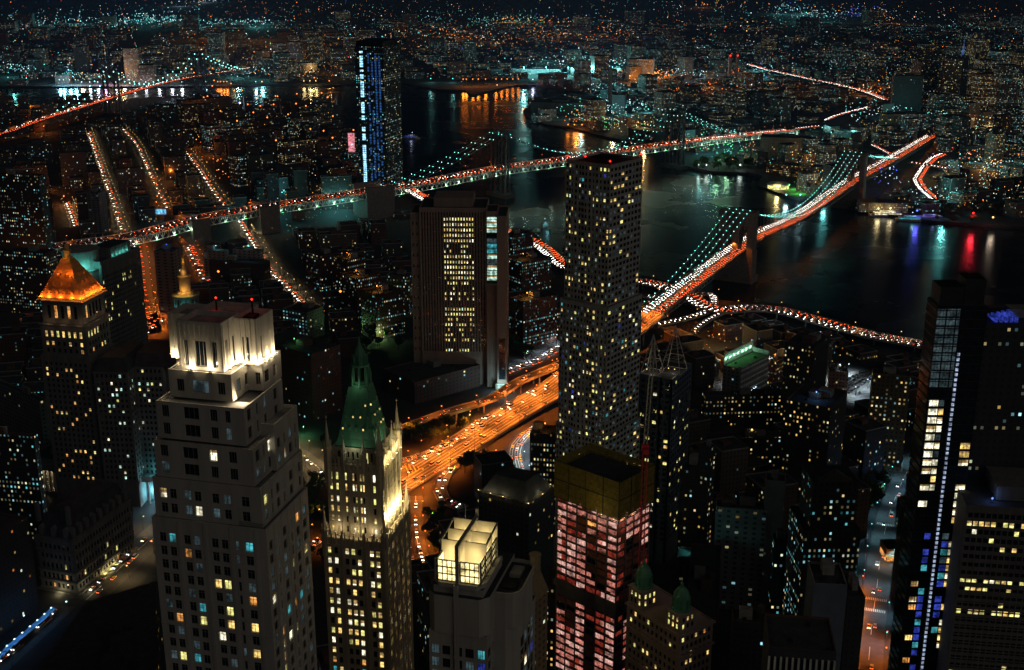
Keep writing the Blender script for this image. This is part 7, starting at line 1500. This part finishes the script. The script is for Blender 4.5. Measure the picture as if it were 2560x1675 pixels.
# ------------------------------------------------------------------ vehicles
def car_meshes(kind):
    paint = {'car': random.choice(['darkmetal', 'white', 'bluesteel', 'red']), 'parked': random.choice(['darkmetal', 'white', 'white', 'bluesteel']), 'taxi': 'yellow', 'van': 'white'}[kind]; L_, w, h = (5.6, 2.1, 2.4) if kind == 'van' else (4.5, 1.85, 1.45)
    b = MB(); bh = .95 if kind != 'van' else 1.1
    b.frustum([(-L_ / 2, -w / 2), (L_ / 2, -w / 2), (L_ / 2, w / 2), (-L_ / 2, w / 2)], [(-L_ / 2 + .1, -w / 2 + .06), (L_ / 2 - .15, -w / 2 + .06), (L_ / 2 - .15, w / 2 - .06), (-L_ / 2 + .1, w / 2 - .06)], .3, bh)
    c = MB(); x0, x1 = (-L_ / 2 + .15, L_ / 2 - 1) if kind == 'van' else (-L_ / 2 + .6, L_ / 2 - 1.3)
    c.frustum([(x0, -w / 2 + .08), (x1, -w / 2 + .08), (x1, w / 2 - .08), (x0, w / 2 - .08)], [(x0 + .4, -w / 2 + .25), (x1 - .7, -w / 2 + .25), (x1 - .7, w / 2 - .25), (x0 + .4, w / 2 - .25)], bh, h, 0, mt=1)
    W_ = MB()
    for x in (-L_ / 2 + .85, L_ / 2 - .85):
        for s_ in (-1, 1): 
            pts = [(x + .33 * math.cos(k * .785), s_ * (w / 2 - .02), .33 + .33 * math.sin(k * .785)) for k in range(8)]; W_.face(pts)
            W_.bar((x, s_ * (w / 2 - .2), .33), (x, s_ * (w / 2 + .02), .33), .5)
    hl = MB(); hl.face([(0, -.28, -.13), (0, .28, -.13), (0, .28, .13), (0, -.28, .13)])
    return L_, w, b.mesh('body', [M_[paint]]), c.mesh('cabin', [M_['darkglass'], M_[paint]]), W_.mesh('wheels', [M_['darkmetal']]), hl.mesh('headlight', [E_['head'] if kind != 'parked' else M_['white']]), hl.mesh('tail_light', [E_['tail'] if kind != 'parked' else M_['red']])
VM = {k: [car_meshes(k) for _ in range(4 if k in ('car', 'parked') else 1)] for k in ('car', 'taxi', 'van', 'parked')}
VEH.sort(key=lambda v: v[1]); n = 0; DT = MB()
SPOTS = {'financial street': 'in the narrow canyon street at lower right', 'freeway': 'on the orange-lit freeway in the centre', 'upper ramp': 'on the upper ramp above the freeway', 'loop ramp': 'on the curving ramp beside the freeway', 'curved street': 'on the white-lit curved street left of the rippled tower', 'park street': 'on the amber park street', 'municipal street': 'beside the mansard courthouse', 'blue lit street': 'on the blue lit street at lower left'}
CNM = dict(car='saloon car', taxi='yellow taxi', van='white van')
for x, y, z, h, kd, rd in VEH:
    c, s_ = math.cos(h), math.sin(h); see = in_view((x, y, z + 1.6), 4)
    if n < 290 and see:
        n += 1; L_, w, b, cb, wh, hl, tl = random.choice(VM[kd]); away = s_ > 0
        t = thing({'car': 'saloon_car', 'parked': 'parked_car'}.get(kd, kd), f"unlit car parked {SPOTS.get(rd, 'in the ' + rd)}" if kd == 'parked' else f"{CNM[kd]} with {'red' if away else 'white'} lights {SPOTS.get(rd, 'on the ' + rd)}", 'car' if kd == 'parked' else kd, (x, y, z), f"{kd} traffic {SPOTS.get(rd, 'on the ' + rd)}"); t.rotation_euler = (0, 0, h)
        link('body', b, t); link('cabin', cb, t); link('wheels', wh, t)
        for q in (-1, 1): link('headlight', hl, t, (L_ / 2 + .02, q * (w / 2 - .35), .68)); link('tail_light', tl, t, (-L_ / 2 - .02, q * (w / 2 - .35), .78))
    else:
        T = lambda a, b_: (x + c * a - s_ * b_, y + s_ * a + c * b_)
        DT.prism([T(-2.2, -.9), T(2.2, -.9), T(2.2, .9), T(-2.2, .9)], z + .3, z + 1.0, 0); DT.prism([T(-1.6, -.75), T(.9, -.75), T(.9, .75), T(-1.6, .75)], z + 1.0, z + 1.5, 0)
        if kd == 'parked': continue
        for q in (-.6, .6):
            DT.face([(*T(2.22, q - .3), z + .5), (*T(2.22, q + .3), z + .5), (*T(2.22, q + .3), z + .85), (*T(2.22, q - .3), z + .85)], 1); DT.face([(*T(-2.22, q + .3), z + .5), (*T(-2.22, q - .3), z + .5), (*T(-2.22, q - .3), z + .88), (*T(-2.22, q + .3), z + .88)], 2)
DT.build('distant_traffic', [M_['darkmetal'], E_['head'], E_['tail']], kind='stuff')
print('VEH', len(VEH), 'LAMPS', len(LAMPQ), nl, 'CAND', len(CAND), used, 'lights', len([o for o in S.objects if o.type == 'LIGHT']))
# ------------------------------------------------------------------ night air
hz = MB(); hz.prism([(-15000, -700), (15000, -700), (15000, 17000), (-15000, 17000)], -9.5, 386, 0, bottom=True)
hm = bpy.data.materials.new('haze'); hm.use_nodes = True; ht = hm.node_tree; ht.nodes.remove(ht.nodes['Principled BSDF']); pv = ht.nodes.new('ShaderNodeVolumePrincipled')
pv.inputs['Color'].default_value = (.22, .48, 1, 1); pv.inputs['Density'].default_value = 3.2e-5; pv.inputs['Anisotropy'].default_value = 0.0
ht.links.new(pv.outputs[0], ht.nodes['Material Output'].inputs['Volume'])
hz.build('haze', hm, kind='stuff')
